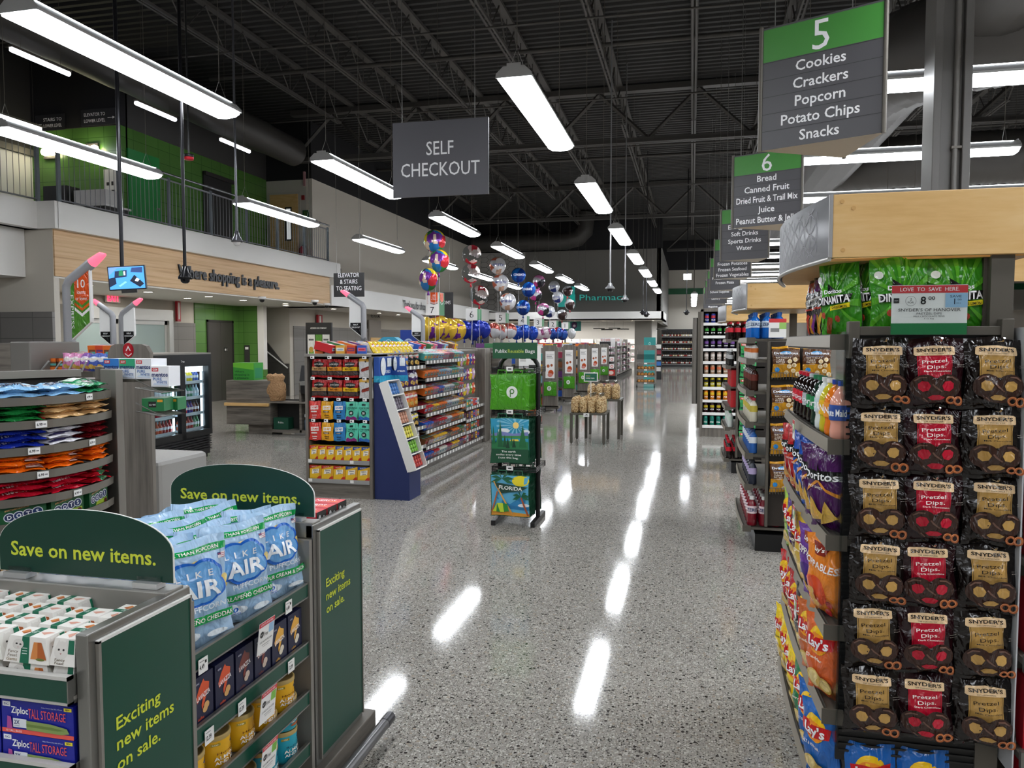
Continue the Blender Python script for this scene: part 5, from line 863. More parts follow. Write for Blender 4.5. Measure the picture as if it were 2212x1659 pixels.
for r, (z, n) in enumerate(((1.425, 4), (1.212, 4), (1.0, 5), (.78, 5))):
    for i in range(n): jt.put((JX0+.10+i*(.57/(n-1)), JY-.02, z), 0, 'white peg tag over the %s hanging row, %s from the left' % (nth(r), nth(i)), 'price tag', 'peg tags')
# ================= navy shipper =================
sh = thing('cardboard_shipper', 'navy cardboard display with a sloping white six-bin tray', 'display stand', (0, 0, 0)); NAVY = mt('#1b2a5e', .6); WB = mt('#e9e7e3', .6)
m = M(); m.prism([(-3.12, 0), (-2.745, 0), (-2.745, .36), (-2.79, .42), (-3.06, 1.20), (-3.12, 1.20)], 'y', 7.23, 7.55, NAVY); m.obj('body', sh)
def tr(s, d, y): # along the slope: s from bottom 0..1, d depth into the tray
    a = Vector((-2.72, 0, .30)); b = Vector((-3.02, 0, 1.19)); n = Vector((.947, 0, .32)); p = a.lerp(b, s)+n*d; return Vector((p.x, y, p.z))
m = M()
for y0, y1 in ((7.222, 7.232), (7.548, 7.558)):
    q = [tr(0, -.045, 0), tr(0, .055, 0), tr(1, .055, 0), tr(1, -.045, 0)]; m.prism([(p.x, p.z) for p in q], 'y', y0, y1, WB)
m.obj('tray_side', sh)
m = M()
q = [tr(0, -.05, 0), tr(0, -.04, 0), tr(1, -.04, 0), tr(1, -.05, 0)]; m.prism([(p.x, p.z) for p in q], 'y', 7.232, 7.548, WB)
for k in range(7):
    s = k/6; q = [tr(s-.006, -.045, 0), tr(s-.006, .05, 0), tr(s+.006, .05, 0), tr(s+.006, -.045, 0)]; m.prism([(p.x, p.z) for p in q], 'y', 7.232, 7.548, WB)
m.obj('tray_bins', sh)
m = M(); m.box((-3.115, 7.225, 1.19), (-3.06, 7.555, 1.445), mt('#1f4b9c', .5)); fr = frame((-3.055, 7.225, 1.19), (0, .33, 0), (0, 0, .255)); m.art([('R', 0, 0, 1, .25, '#2f9fc4'), ('E', .3, .62, .2, .36, '#f1f3f4'), ('T', 'OREO', .66, .4, .12, .4, 0, .02, '#eef3fa'), ('R', .6, .6, .95, .95, '#e9eef2')], fr, .33, .255, .002); fr = frame((-3.115, 7.2245, 1.19), (.06, 0, 0), (0, 0, .255)); m.art([('R', 0, 0, 1, .25, '#2f9fc4')], fr, .06, .255, .001); m.obj('header', sh)
m = M(); m.prism([(-3.12, 1.19), (-2.87, 1.19), (-2.90, 1.40), (-2.96, 1.445), (-3.12, 1.445)], 'y', 7.552, 7.558, mt('#1f4b9c', .5)); fr = frame((-3.12, 7.551, 1.19), (.25, 0, 0), (0, 0, .255)); m.art([('R', 0, 0, .98, .24, '#2f9fc4'), ('E', .35, .7, .1, .28, '#0f1c3a'), ('E', .42, .7, .08, .28, '#f1f3f4'), ('T', 'cream', .68, .42, .10, .35, 0, .02, '#eef3fa'), ('R', .62, .62, .86, .96, '#e9eef2')], fr, .25, .255, .001); m.obj('header_wing', sh)
RL = {c: Proto(lambda c=c, d=d: M().lathe([(0, 0), (.02, .0), (.022, .006), (.022, .034), (.02, .04), (0, .04)], pm(c), 12).lathe([(.0225, .012), (.0225, .028)], pm(d), 12).obj('sweet_roll')) for c, d in (('#3f76b8', '#e9eef4'), ('#6d6470', '#c9bfc6'), ('#c08a72', '#e6d2c2'), ('#d9cf4a', '#2f4a9a'), ('#7dbb3a', '#22406a'), ('#c23a30', '#2a3a70'))}
for k, (c, nm) in enumerate(zip(list(RL)[::-1], ('red', 'green', 'yellow', 'peach', 'grey', 'blue'))):
    for j in range(3):
        for i in range(5):
            p = tr((k+.24+j*.25)/6, -.02, 7.265+i*.062); RL[c].put((p.x, p.y, p.z), 0, '%s sweet roll in the %s tray bin from the floor, %s tier, %s file' % (nm, nth(k), nth(j), nth(i)), 'candy', 'rolls in the %s bin' % nm, rot=(0, 1.24, 0))
# ================= lane side shelving =================
SX = -3.2
def lane(Y0, Y1, zs, label, lipx=SX):
    t = thing('lane_shelving', label, 'shelf unit', (0, 0, 0))
    M().box((lipx-.42, Y0, .08), (lipx-.38, Y1, 1.46), mt('#1b1918', .6)).obj('back_panel', t)
    M().box((lipx-.40, Y0, 0), (lipx-.03, Y1, .075), GW).obj('plinth', t)
    for z in zs:
        o = M().box((lipx-.38, Y0, z-.012), (lipx, Y1, z), GREYM).obj('shelf', t); m = M(); m.box((lipx, Y0, z-.03), (lipx+.008, Y1, z+.012), mt('#8e8c88', .35, .4)); n = int((Y1-Y0)/.13)
        for i in range(n): m.box((lipx+.0085, Y0+.05+i*.13, z-.026), (lipx+.010, Y0+.095+i*.13, z+.014), TAGW)
        m.obj('price_rail', o)
    return t
ZA = (1.30, 1.06, .81, .56, .32, .09); ZB = (1.35, 1.13, .91, .69, .48, .28, .10)
lA = lane(7.62, 9.0, ZA, 'chip section of the checkout lane shelving'); lB = lane(9.0, 10.75, ZB, 'candy bar section of the checkout lane shelving'); lC = lane(10.75, 11.75, (.62, .44, .27, .10), 'peg and pouch section at the lane shelving end')
M().box((SX-.42, 7.62, 1.46), (SX-.02, 9.0, 1.475), GREYL).obj('top', lA); M().box((SX-.42, 9.0, 1.46), (SX-.1, 11.75, 1.475), GREYL).obj('top', lB)
chc = [('yellow', '#f3d21e'), ('blue', '#2a63b8'), ('black', '#17161a')]
def gp(col, c2, seed, w=.16, h=.2): return Proto(lambda: bag_mesh(w, h, .06, col, [('E', .5, .66, .3, .16, c2), ('P', [(.1, .58), (.9, .64), (.9, .76), (.1, .70)], '#e9e2da'), ('E', .4, .25, .2, .12, '#d9b45a'), ('E', .66, .2, .16, .1, '#c99a3e')], seed, nu=5, nv=7).obj('chip_bag'))
rowA = [(1.30, [(gp('#f3d21e', '#c4161c', 91), 'yellow'), (gp('#2a63b8', '#c4161c', 92), 'blue'), (gp('#17161a', '#d0452a', 93), 'black')], 'top'), (1.06, [(gp('#27408f', '#e9e9ef', 94), 'navy'), (gp('#42205a', '#e9e2ef', 95), 'purple')], 'second'), (.81, [(gp('#c93a1c', '#e9a52a', 96), 'red'), (gp('#e0812a', '#c8281e', 97), 'orange')], 'third'), (.56, [(gp('#a3262a', '#e9e2da', 98), 'crimson'), (gp('#1d1c1e', '#e6d21e', 99), 'black and yellow')], 'fourth'), (.32, [(gp('#d9d9d6', '#2a2a2a', 100), 'white')], 'fifth'), (.09, [(gp('#2f86c9', '#e9e9ea', 101), 'sky blue'), (gp('#e9e4e0', '#c9302a', 102), 'cream')], 'bottom')]
for z, ps, nm in rowA:
    for i in range(8):
        P, cn = ps[i*len(ps)//8]; P.put((SX-.075+RND.uniform(-.01, .02), 7.72+i*.165, z+.001), pi/2+RND.uniform(-.25, .1), '%s chip bag on the %s lane shelf, %s from the shipper' % (cn, nm, nth(i)), 'snack bag', 'lane shelf chip bags', rot=(-.1, 0, pi/2+RND.uniform(-.3, .05)))
bc = ['#e9762a', '#f0c02a', '#c4202a', '#7a4a2a', '#2a5ab8', '#e9e4da', '#5ab0a8', '#d96a8a', '#9a2a4a', '#3a7a4a', '#e0a83a', '#4a2a1c', '#8ab8d0', '#d0d4d8', '#6a3a7a', '#d9502a']
BARS = [Proto(lambda c=c, k=k: carton_mesh(.095, .20, .085, c, [('R', .08, .3, .92, .72, bc[(k*5+3) % 16]), ('R', .2, .42, .8, .58, bc[(k*7+6) % 16])], top=[('R', .05, .04+.16*q, .95, .15+.16*q, bc[(k+q*3) % 16]) for q in range(6)]).obj('candy_bar_carton')) for k, c in enumerate(bc)]
sets = [(6, 12, 13, 7, 8, 6, 12), (0, 0, 12, 13, 6, 13), (0, 7, 4, 5, 13, 9, 2), (2, 1, 0, 13, 5, 1), (4, 8, 2, 13, 0, 10), (3, 10, 1, 11, 0, 9), (4, 2, 5, 8, 1, 14)]
for k, z in enumerate(ZB):
    n = 15
    for i in range(n): j = sets[k][i*len(sets[k])//n]; BARS[j].put((SX-.03, 9.07+i*.112, z+.014), pi/2, 'candy bar carton on the %s bar shelf of the lane, %s along' % (nth(k), nth(i)), 'box', 'lane candy bar cartons', rot=(.30, 0, pi/2))
    m = M(); m.add([(SX-.005, 9.02, z+.005), (SX-.005, 10.74, z+.005), (SX+.035, 10.74, z+.095), (SX+.035, 9.02, z+.095)], [(0, 1, 2, 3)], clr('#c9cdd0', .15)); m.obj('clear_bin_front', lB)
PG2 = [gp(c, d, 110+i, .11, .17) for i, (c, d) in enumerate((('#e9c92a', '#d0402a'), ('#c9a2c4', '#f1e9f1'), ('#6a9a3a', '#e9d9a2'), ('#d0502a', '#f1d9a2'), ('#3a4a9a', '#d9e2f1'), ('#8a2a6a', '#f1c9e2')))]
for r in range(3):
    for i in range(6): PG2[(i+r*2) % 6].put((SX-.13, 10.83+i*.155, 1.24-r*.225), pi/2, 'hanging candy pouch on the lane pegs, %s row, %s along' % (nth(r), nth(i)), 'candy bag', 'hanging candy pouches')
for r, z in enumerate((.62, .44, .27, .10)):
    for i in range(8): BARS[(i*3+r*5) % 16].put((SX-.06, 10.81+i*.118, z+.002), pi/2, 'small candy carton on the %s pouch-section shelf, %s along' % (nth(r), nth(i)), 'box', 'lane end cartons', sc=(1, .8, 1.15))
# goods on top of the lane
for i in range(26):
    y = 7.35+i*.165; k = (i*7+2) % 16
    BARS[k].put((-3.62+.05*(i % 3), y, 1.476), pi/2+RND.uniform(-.3, .3), 'candy box on top of the lane shelving, %s%s from the near end' % ('' if i < 13 else 'beyond the middle, ', nth(i % 13)), 'box', 'boxes on the lane top', rot=(.25, 0, pi/2))
for i in range(5): BARS[(i*5) % 16].put((-3.78+i*.12, 7.35, 1.476), RND.uniform(-.4, .4), 'candy box on top of the jerky unit, %s from the left' % nth(i), 'box', 'boxes on the jerky unit')
for i in range(10): gp2 = PG2[0]; gp2.put((-3.28, 7.7+i*.12, 1.45), pi/2, 'small yellow chip pouch clipped along the lane top, %s from the shipper' % nth(i), 'snack bag', 'yellow pouches on the lane top', rot=(-.5, 0, pi/2))
pst = thing('lane_end_post', 'grey wood grain post closing the near lane shelving', 'post', (-3.36, 11.8, 0)); M().box((0, 0, 0), (.17, .3, 1.49), GWV).obj('post', pst, bevel=.01); M().box((.17, .32, 0), (.40, .9, 1.44), GW).obj('wing', pst, bevel=.03)
# ================= reusable bag rack =================
rk2 = thing('bag_rack', 'black rack of reusable shopping bags with a green header', 'rack', (-1.49, 6.66, 0))
m = M(); r_ = .02; hw = .175
m.tube([(-hw, 0, .03), (-hw, 0, 1.36)]+[(-hw+.12-.12*cos(a), 0, 1.36+.12*sin(a)) for a in (.4, .8, 1.2, pi/2)]+[(hw-.12+.12*sin(a), 0, 1.36+.12*cos(a)) for a in (.4, .8, 1.2, pi/2)]+[(hw, 0, .03)], r_, mt('#121213', .35), 8); m.obj('hoop_frame', rk2)
for s in (-1, 1): m = M(); m.box((s*hw-.02, -.25, 0), (s*hw+.02, .26, .045), mt('#121213', .4)); m.obj('foot', rk2, bevel=.004)
m = M(); m.box((-.197, -.165, 1.453), (.197, -.158, 1.592), mt('#1c5a38', .4)); fr = frame((-.197, -.1655, 1.453), (1, 0, 0), (0, 0, 1))
m.text('Publix', fr, .075, .066, .030, mt('#f3f6f2', .5), w=.105, bold=.012); m.text('Reusable', fr, .206, .066, .030, mt('#c8dc5a', .5), bold=.004, w=.14); m.text('Bags', fr, .332, .066, .030, mt('#f3f6f2', .5), w=.085, bold=.012); m.obj('header_sign', rk2)
for z in (1.335, .965, .475):
    m = M()
    for q in range(4): m.tube([(-.19, -.22, z+q*.013), (.20, -.22, z+q*.013), (.20, .2, z+q*.013), (-.19, .2, z+q*.013), (-.19, -.22, z+q*.013)], .004, BLACK, 4)
    for x in (-.19, -.09, .0, .1, .2): m.tube([(x, -.22, z-.005), (x, -.22, z+.045)], .004, BLACK, 4); m.tube([(x, .2, z-.005), (x, .2, z+.045)], .004, BLACK, 4)
    m.obj('wire_tray', rk2); m = M(); m.box((-.06, -.232, z+.012), (.0, -.229, z+.05), TAGW); m.box((-.045, -.2325, z+.025), (-.015, -.232, z+.035), INK); m.obj('price_holder', rk2)
def tote(col, ops, h, w=.355, seed=0, side=None):
    m = bag_mesh(w, h, .03, col, ops, seed, seal=.012, nu=6, nv=8); c = mt(col, .6)
    for x in (-.08, .06): m.tube([(x-.03, 0, h-.005), (x-.025, 0, h+.035), (x+.045, 0, h+.035), (x+.05, 0, h-.005)], .006, c, 5)
    return m.obj('tote_bag')
fm_old = fm; ARTM = pm
def fm(h): return mt(h, .55, kind='cloth') if False else fm_old(h)
tops = [('R', 0, .985, 1, 1, '#3f8f1e')]
GT = Proto(lambda: tote('#4c9e1f', [('E', .56, .50, .145, .17, '#eef0ea'), ('G', .56, .52, .062, .075, .60, '#3f7f22'), ('R', .505, .36, .53, .56, '#3f7f22'), ('R', .18, .0, .186, 1, '#418c1a'), ('R', .80, .0, .806, 1, '#418c1a'), ('R', .44, .84, .56, 1, '#43901b')], .305, seed=120)); GT2 = Proto(lambda: tote('#4c9e1f', [], .30, seed=121))
tree = lambda x, y, w, h, c: ('P', [(x-w, y), (x+w, y), (x, y+h)], c)
FOREST = [('R', .02, .30, .98, .98, '#2f9cc0')]+[('P', [(.66, .84), (.66+1.2*cos(a), .84+1.2*sin(a)), (.66+1.2*cos(a+.13), .84+1.2*sin(a+.13))], '#8fd0e0') for a in [k*.3927 for k in range(8, 24)]]
FOREST = [('R', .02, .30, .98, .98, '#2f9cc0')]+[('P', [(.66, .84), (min(max(.66+.5*cos(a), .02), .98), min(max(.84+.3*sin(a), .5), .98)), (min(max(.66+.5*cos(a+.16), .02), .98), min(max(.84+.3*sin(a+.16), .5), .98))], '#7cc4dc') for a in [k*.3927 for k in range(16)]]
FOREST += [('E', .66, .84, .075, .07, '#f4d27a'), ('E', .35, .72, .16, .05, '#eef2f6'), ('E', .92, .70, .1, .05, '#eef2f6'), ('P', [(.02, .64), (.3, .70), (.6, .66), (.98, .70), (.98, .55), (.02, .55)], '#7d86c0'), ('P', [(.02, .60), (.98, .62), (.98, .5), (.02, .5)], '#3f8f4a'), ('R', .02, .50, .98, .555, '#2f9cc0'), ('P', [(.5, .50), (.75, .50), (.72, .54), (.55, .54)], '#f0d84a'), ('P', [(.02, .44), (.4, .5), (.98, .48), (.98, .30), (.02, .30)], '#2c7a4a')]
FOREST += [tree(.08, .42, .05, .42, '#1f6a3e'), tree(.20, .40, .045, .38, '#2a7a46'), tree(.26, .36, .07, .60, '#1c5f3a'), tree(.84, .36, .10, .50, '#1f6a3e'), tree(.38, .36, .05, .28, '#184f33'), tree(.56, .40, .035, .22, '#1f6a3e'), tree(.62, .36, .05, .2, '#13412b'), tree(.46, .34, .05, .24, '#13412b'), ('R', .02, .02, .98, .32, '#174f35'), ('T', 'The earth', .48, .27, .040, .36, 0, .015, '#f2f5ee'), ('T', 'smiles every time', .48, .20, .040, .64, 0, .015, '#f2f5ee'), ('T', 'I use this bag.', .48, .13, .040, .50, 0, .015, '#f2f5ee')]
def palm(x, y, k): return [('P', [(x, y), (x+k*cos(a)*.5-.01, y+k*.35*sin(a)+.03), (x+k*cos(a), y+k*.55*sin(a)-.03)], '#14583a') for a in (.2, 1.0, 1.9, 2.7, 3.5, -.4)]+[('P', [(x, y), (x+k*cos(a)*.5, y+k*.35*sin(a)-.05), (x+k*cos(a), y+k*.55*sin(a)-.03)], '#1d6b45') for a in (.2, 1.0, 1.9, 2.7, 3.5, -.4)]
FLA = [('R', .02, .02, .98, .98, '#5fb2d8'), ('P', [(.1, .5), (.5, .3), (.9, .55), (.9, .35), (.4, .15)], '#2f86bc'), ('E', .77, .86, .22, .13, '#f0dc2a'), ('P', [(.02, .02), (.98, .02), (.98, .08), (.5, .12), (.02, .16)], '#e9a23a'), ('P', [(.4, .20), (.98, .16), (.98, .24), (.5, .28)], '#2a7ab0'), ('E', .85, .28, .14, .04, '#eef2f6')]+palm(.3, .90, .32)+palm(.80, .50, .24)+[('P', [(.78, .48), (.82, .48), (.98, .05), (.93, .05)], '#a3512c'), ('P', [(.17, .62), (.20, .60), (.06, .12), (.02, .12)], '#b5602f'),
     ('P', [(.08, .84), (.12, .84), (.62, .02), (.57, .02)], '#e0a04a'), ('P', [(.12, .82), (.55, .77), (.98, .72), (.80, .63), (.5, .60), (.26, .56)], '#153f33'), ('T', 'FLORIDA', .53, .695, .085, .60, -.06, .02, '#f3f5ef'), ('P', [(.06, .13), (.18, .33), (.45, .32), (.48, .14), (.3, .10)], '#2f8f3c'), ('P', [(.18, .33), (.26, .11), (.36, .11), (.33, .335)], '#c9de3a'), ('P', [(.06, .13), (.18, .33), (.16, .12)], '#c9de3a')]
FT = Proto(lambda: tote('#1c5c40', FOREST, .395, seed=122)); FL = Proto(lambda: tote('#1c5c40', FLA, .365, seed=123)); DT2 = Proto(lambda: tote('#184c36', [], .38, seed=124))
for k, (A_, B_, z, nm, cn) in enumerate(((GT, GT2, 1.015, 'top', 'bright green'), (FT, DT2, .55, 'middle', 'dark green'), (FL, DT2, .085, 'bottom', 'dark green'))):
    for i in range(8):
        side = i > 4; y = 6.425+i*.036 if not side else 6.70+(i-5)*.045
        (A_ if i == 0 else B_).put((-1.515+i*.004, y, z), RND.uniform(-.02, .02), ('%s' % ('bright green tote with a round white logo, front of the top tier', 'tote printed with a forest and sun, front of the middle tier', 'tote printed with palms and FLORIDA, front of the bottom tier')[k]) if i == 0 else '%s tote hanging on the %s tier, %s behind the front bag' % (cn, nm, nth(i-1)), 'shopping bag', None if i == 0 else 'tote bags on the rack', rot=(RND.uniform(-.02, .04), 0, RND.uniform(-.03, .03)))
ARTM = fm
# ================= peanut table =================
TM = mt('#57544c', .45, .2); tb = thing('display_table', 'grey low table stacked with bags of peanuts', 'table', (-1.57, 12.24, 0))
M().box((-.28, -.34, .455), (.28, .34, .485), TM).obj('tabletop', tb, bevel=.004)
for x in (-.255, .255):
    for y in (-.31, .31): M().box((x-.022, y-.022, .015), (x+.022, y+.022, .455), TM).obj('leg', tb); M().cyl((x, y, 0), (x, y, .016), .014, GREYM, 8).obj('foot', tb)
m = M(); m.box((-.06, -.348, .43), (.03, -.343, .485), TAGW); m.art([('R', .2, .3, .8, .4, INK), ('R', .4, .6, .7, .8, INK)], frame((-.06, -.348, .43), (.09, 0, 0), (0, 0, .055)), 1, 1, .0005); m.obj('price_card', tb)
def peanut_mat():
    m, nt, b = nodes('peanuts_in_shell', .45); v = nt.nodes.new('ShaderNodeTexVoronoi'); v.inputs['Scale'].default_value = 42; mp = vec(nt, (1, 1, 1.6), True, (.3, .4, .2)); nt.links.new(mp.outputs[0], v.inputs['Vector'])
    r = ramp(nt, [(0, '#f2e2bb'), (.4, '#dfc391'), (.65, '#b98f58'), (.85, '#7a5830')]); nt.links.new(v.outputs['Distance'], r.inputs[0]); nt.links.new(r.outputs[0], b.inputs['Base Color']); bp = nt.nodes.new('ShaderNodeBump'); bp.inputs['Strength'].default_value = .9; bp.inputs['Distance'].default_value = .02; bp.invert = True; nt.links.new(v.outputs['Distance'], bp.inputs['Height']); nt.links.new(bp.outputs[0], b.inputs['Normal']); return m
PNM = peanut_mat()
def peanut():
    m = M(); r = random.Random(3); pr_ = [(0, 0), (.055, 0), (.063, .03), (.062, .15), (.058, .2), (.04, .235), (.018, .25)]
    n = 16; m.lathe(pr_, PNM, n); o = m.obj('peanut_bag'); g = M(); g.lathe([(.02, .248), (.03, .27), (.045, .30), (.04, .302), (.0, .28)], clr('#e9e9e6', .15), 10); g.obj('gathered_top', o); return o
PN = Proto(peanut)
for j in range(3):
    for i in range(4): PN.put((-1.775+i*.132+.004*j, 11.985+j*.155, .486), RND.uniform(0, 6), 'clear bag of peanuts on the low table, %s row, %s from the left' % (nth(j), nth(i)), 'bag', 'bags of peanuts')
tb2 = thing('display_table', 'taller grey table nested behind the peanut table', 'table', (-1.42, 12.95, 0)); M().box((-.3, -.32, .62), (.3, .3, .65), TM).obj('tabletop', tb2)
for x in (-.27, .27):
    for y in (-.28, .27): M().box((x-.022, y-.022, 0), (x+.022, y+.022, .62), TM).obj('leg', tb2)
for j in range(2):
    for i in range(4): PN.put((-1.62+i*.135, 12.76+j*.16, .651), RND.uniform(0, 6), 'clear bag of peanuts on the taller table, %s row, %s from the left' % (nth(j), nth(i)), 'bag', 'peanuts on the taller table')
sg = thing('table_sign', 'small green holiday treats sign on a white stem', 'sign', (-1.60, 12.55, .485)); M().cyl((0, 0, 0), (0, 0, .47), .008, WHITE, 8).obj('stem', sg)
m = M(); m.box((-.115, -.005, .46), (.115, .005, .61), WHITE); m.box((-.10, -.007, .475), (.10, -.005, .595), mt('#14664c', .4)); fr = frame((-.10, -.0071, .475), (1, 0, 0), (0, 0, 1)); m.text('Bakery', fr, .055, .08, .018, LIME, bold=.01); m.text('holiday treats', fr, .09, .045, .02, TAGW, w=.14, bold=.02); m.obj('panel', sg)
# ================= far checkouts =================
LGREY = mt('#6b665e', .5)
def lane_body(Y, k):
    t = thing('checkout_lane_end', 'checkout lane end with a food poster and green tote, %s beyond the bag rack' % nth(k), 'checkout', (-3.34, Y, 0))
    m = M(); m.prism([(0, .1), (.36, .1), (.36, 1.45), (.31, 1.52), (.05, 1.52), (0, 1.45)], 'y', 0, .06, GWV); m.obj('end_panel', t)
    m = M(); m.box((.075, -.012, .76), (.285, 0, 1.38), mt('#f1efec', .4)); fr = frame((.075, -.0122, .76), (.21, 0, 0), (0, 0, .62)); m.art([('E', .6, .2, .3, .11, '#c4522a'), ('E', .52, .12, .28, .07, '#d98d84'), ('E', .3, .45, .16, .06, '#b5613a'), ('E', .68, .48, .13, .05, '#a04f2e'), ('R', .12, .80, .7, .83, '#8a8a88'), ('R', .12, .74, .85, .765, '#a9a9a6'), ('T', 'A table of thanksgiving', .5, .88, .03, .8, 0, 0, '#555555')], fr, .21, .62, .001); m.obj('poster', t)
    m = M(); m.box((.06, -.01, .70), (.30, 0, .72), GREYL); m.box((.15, -.012, .66), (.21, 0, .69), TAGW); m.obj('tote_hook', t)
    m = M(); m.box((-.02, .0, .06), (.38, .28, .12), GREYM); m.obj('foot_plate', t)
    for x in (.04, .32): m = M(); m.cyl((x-.012, .08, .035), (x+.012, .08, .035), .035, BLACK, 12); m.obj('caster', t)
    b = bag_mesh(.30, .32, .03, '#4a9a20', [('E', .42, .52, .17, .17, '#eef0ea'), ('G', .42, .53, .08, .08, .55, '#3f7f22')], 3, seal=.012, nu=5, nv=6).obj('shopping_bag', None, (-3.15, Y-.03, .36)); tag(b, 'bright green tote hung on the lane end panel, %s beyond the bag rack' % nth(k), 'shopping bag', 'totes on the lane ends')
    s = thing('lane_shelving', 'short candy shelving behind the lane end panel, %s beyond the bag rack' % nth(k), 'shelf unit', (-3.3, Y+.3, 0)); M().box((-.42, 0, 0), (-.38, 1.7, 1.44), LGREY).obj('back_panel', s)
    for z in (.12, .38, .64, .90, 1.16): M().box((-.38, 0, z-.02), (0, 1.7, z), GREYL).obj('shelf', s)
    for q, z in enumerate((.12, .38, .64, .90, 1.16)):
        for i in range(5): BARS[(i*3+q*5+k*2) % 16].put((-3.34, Y+.4+i*.34, z+.002), pi/2, 'candy carton on the %s shelf of the %s far lane, %s along' % (nth(q), nth(k), nth(i)), 'box', 'far lane cartons', sc=(2.2, 1, 1.9))
    for i in range(7): BARS[(i*5+k*3+4) % 16].put((-3.66-.24*(i % 3), Y+.35+i*.22, 1.442 if i % 3 == 0 else 1.472), pi/2, 'candy carton on top of the %s far lane, %s along' % (nth(k), nth(i)), 'box', 'far lane top cartons', sc=(1.4, 1, 1.1))
    c = thing('checkout_counter', 'grey wood grain checkout counter behind the lane end, %s beyond the bag rack' % nth(k), 'checkout', (-4.7, Y+1, 0)); M().box((-1.4, -.8, 0), (.85, .9, .92), GW).obj('body', c); M().box((-1.45, -.85, .92), (.9, .95, .96), GREYM).obj('top', c); M().box((-.2, -.7, .96), (.85, .85, 1.47), GW).obj('candy_hood', c)
for k in range(6): lane_body(14.6+2.8*k, k)
def lane_sign(n, Y):
    p = at({7: 937, 6: 1021, 5: 1083, 4: 1130, 3: 1163, 2: 1195, 1: 1221}[n], 690, Y); t = thing('lane_sign', 'white checkout lane sign numbered %s' % {7: 'seven with an express chevron', 6: 'six', 5: 'five', 4: 'four', 3: 'three', 2: 'two', 1: 'one'}[n], 'sign', (p.x, Y, 0), 0, 'checkout lane signs')
    z0, z1 = (2.18, 2.68) if n == 7 else (2.14, 2.44); w = .15
    M().box((-.035, -.02, 0), (.035, .05, z0), mt('#77746f', .45, .3)).obj('pole', t)
    m = M(); m.box((-w, -.1, z0), (w, .3, z1), mt('#f0efec', .5)); m.box((w, -.095, z0+.005), (w+.003, .295, z1-.005), mt('#2f7a4a', .5)); fr = frame((-w, -.101, z0), (1, 0, 0), (0, 0, 1)); m.text(str(n), fr, w, (.15 if n != 7 else .115), .17 if n != 7 else .14, INK, bold=0)
    if n == 7:
        fr2 = frame((-w, -.101, z0), (.3, 0, 0), (0, 0, .5)); O = '#e2541f'
        m.art([('P', [(.36, 1), (.92, 1), (.92, .60), (.64, .54), (.36, .60)], O), ('P', [(.36, .575), (.64, .515), (.92, .575), (.92, .55), (.64, .49), (.36, .55)], O), ('P', [(.36, .535), (.64, .475), (.92, .535), (.92, .51), (.64, .45), (.36, .51)], '#2b2b2b'), ('T', '10', .64, .86, .09, None, 0, .01, '#fbf3ee'), ('T', 'items', .64, .76, .04, .3, 0, 0, '#fbf3ee'), ('T', 'or fewer', .64, .70, .04, .4, 0, 0, '#fbf3ee'), ('T', 'EXPRESS', .17, .76, .07, .9, -pi/2, 0, '#c98d80')], fr2, .3, .5, .0015)
        fr3 = frame((w+.0035, -.1, z0), (0, .4, 0), (0, 0, .5)); m.art([('P', [(.2, .98), (.8, .98), (.8, .66), (.5, .56), (.2, .66)], O), ('P', [(.2, .6), (.5, .5), (.8, .6), (.8, .56), (.5, .46), (.2, .56)], '#f0efec')], fr3, .4, .5, .001)
    m.obj('number_box', t); return p.x
LY = {7: 16.2, 6: 18.9, 5: 21.7, 4: 24.7, 3: 27.3, 2: 30.2, 1: 33.0}
for n, Y in LY.items(): lane_sign(n, Y)
# balloons
def balloon(cols, clearm=None, r=.235, txt=None, txc='#f4f4f8', seed=1):
    R_ = random.Random(seed); m = M(); nu, nv = 46, 28
    P = lambda i, j: (r*sin(pi*j/nv)*cos(2*pi*i/nu), .62*r*sin(pi*j/nv)*sin(2*pi*i/nu)*(1-.05*cos(10*2*pi*i/nu)), -r*cos(pi*j/nv)*(1.0 if j > nv/2 else 1.08))
    sd_ = [(Vector((R_.gauss(0, 1), R_.gauss(0, 1), R_.gauss(0, 1))).normalized(), R_.choice(cols)) for _ in range(26 if len(cols) > 4 else 14)]
    for c in sorted(set(cols)):
        mm = clr('#e3e7ea', .05) if c == 'clear' else fo(c); fs = []
        for i in range(nu):
            for j in range(nv):
                d = Vector((sin(pi*(j+.5)/nv)*cos(2*pi*(i+.5)/nu), sin(pi*(j+.5)/nv)*sin(2*pi*(i+.5)/nu), -cos(pi*(j+.5)/nv)))
                if max(sd_, key=lambda q: q[0].dot(d))[1] == c: fs.append((i*(nv+1)+j, (i+1)*(nv+1)+j, (i+1)*(nv+1)+j+1, i*(nv+1)+j+1))
        used = sorted({x for f in fs for x in f}); mp = {x: y for y, x in enumerate(used)}
        if fs: m.add([P(x//(nv+1), x % (nv+1)) for x in used], [tuple(mp[x] for x in f) for f in fs], mm, True)
    if txt:
        def fr(u, v, off=0.):
            x = (u-.5)*2*r*.8; z = (v-.5)*2*r*.5; q = max(0, 1-(x*x+z*z)/(r*r)); return Vector((x, -.62*r*sqrt(q)-.012-off, z))
        m.art([('T', txt, .5, .5, .3, .9, 0, .02, mt(txc, .4))], fr, r*1.6, r, .004, .001, cuts=([.2, .35, .5, .65, .8], []))
    m.lathe([(.012, -1.08*r+.012), (.018, -1.08*r-.03), (.03, -1.08*r-.09), (.0, -1.08*r-.085)], fo(cols[0] if cols[0] != 'clear' else '#d23a4a'), 8)
    bm_ = m; o = bm_.obj('foil_balloon'); return o
def ribbon(o, L): m = M(); m.tube([(0, 0, -.3), (.01, 0, -.3-L*.5), (0, 0, -.3-L)], .003, mt('#e9e9ea', .4), 4); m.obj('ribbon', o)
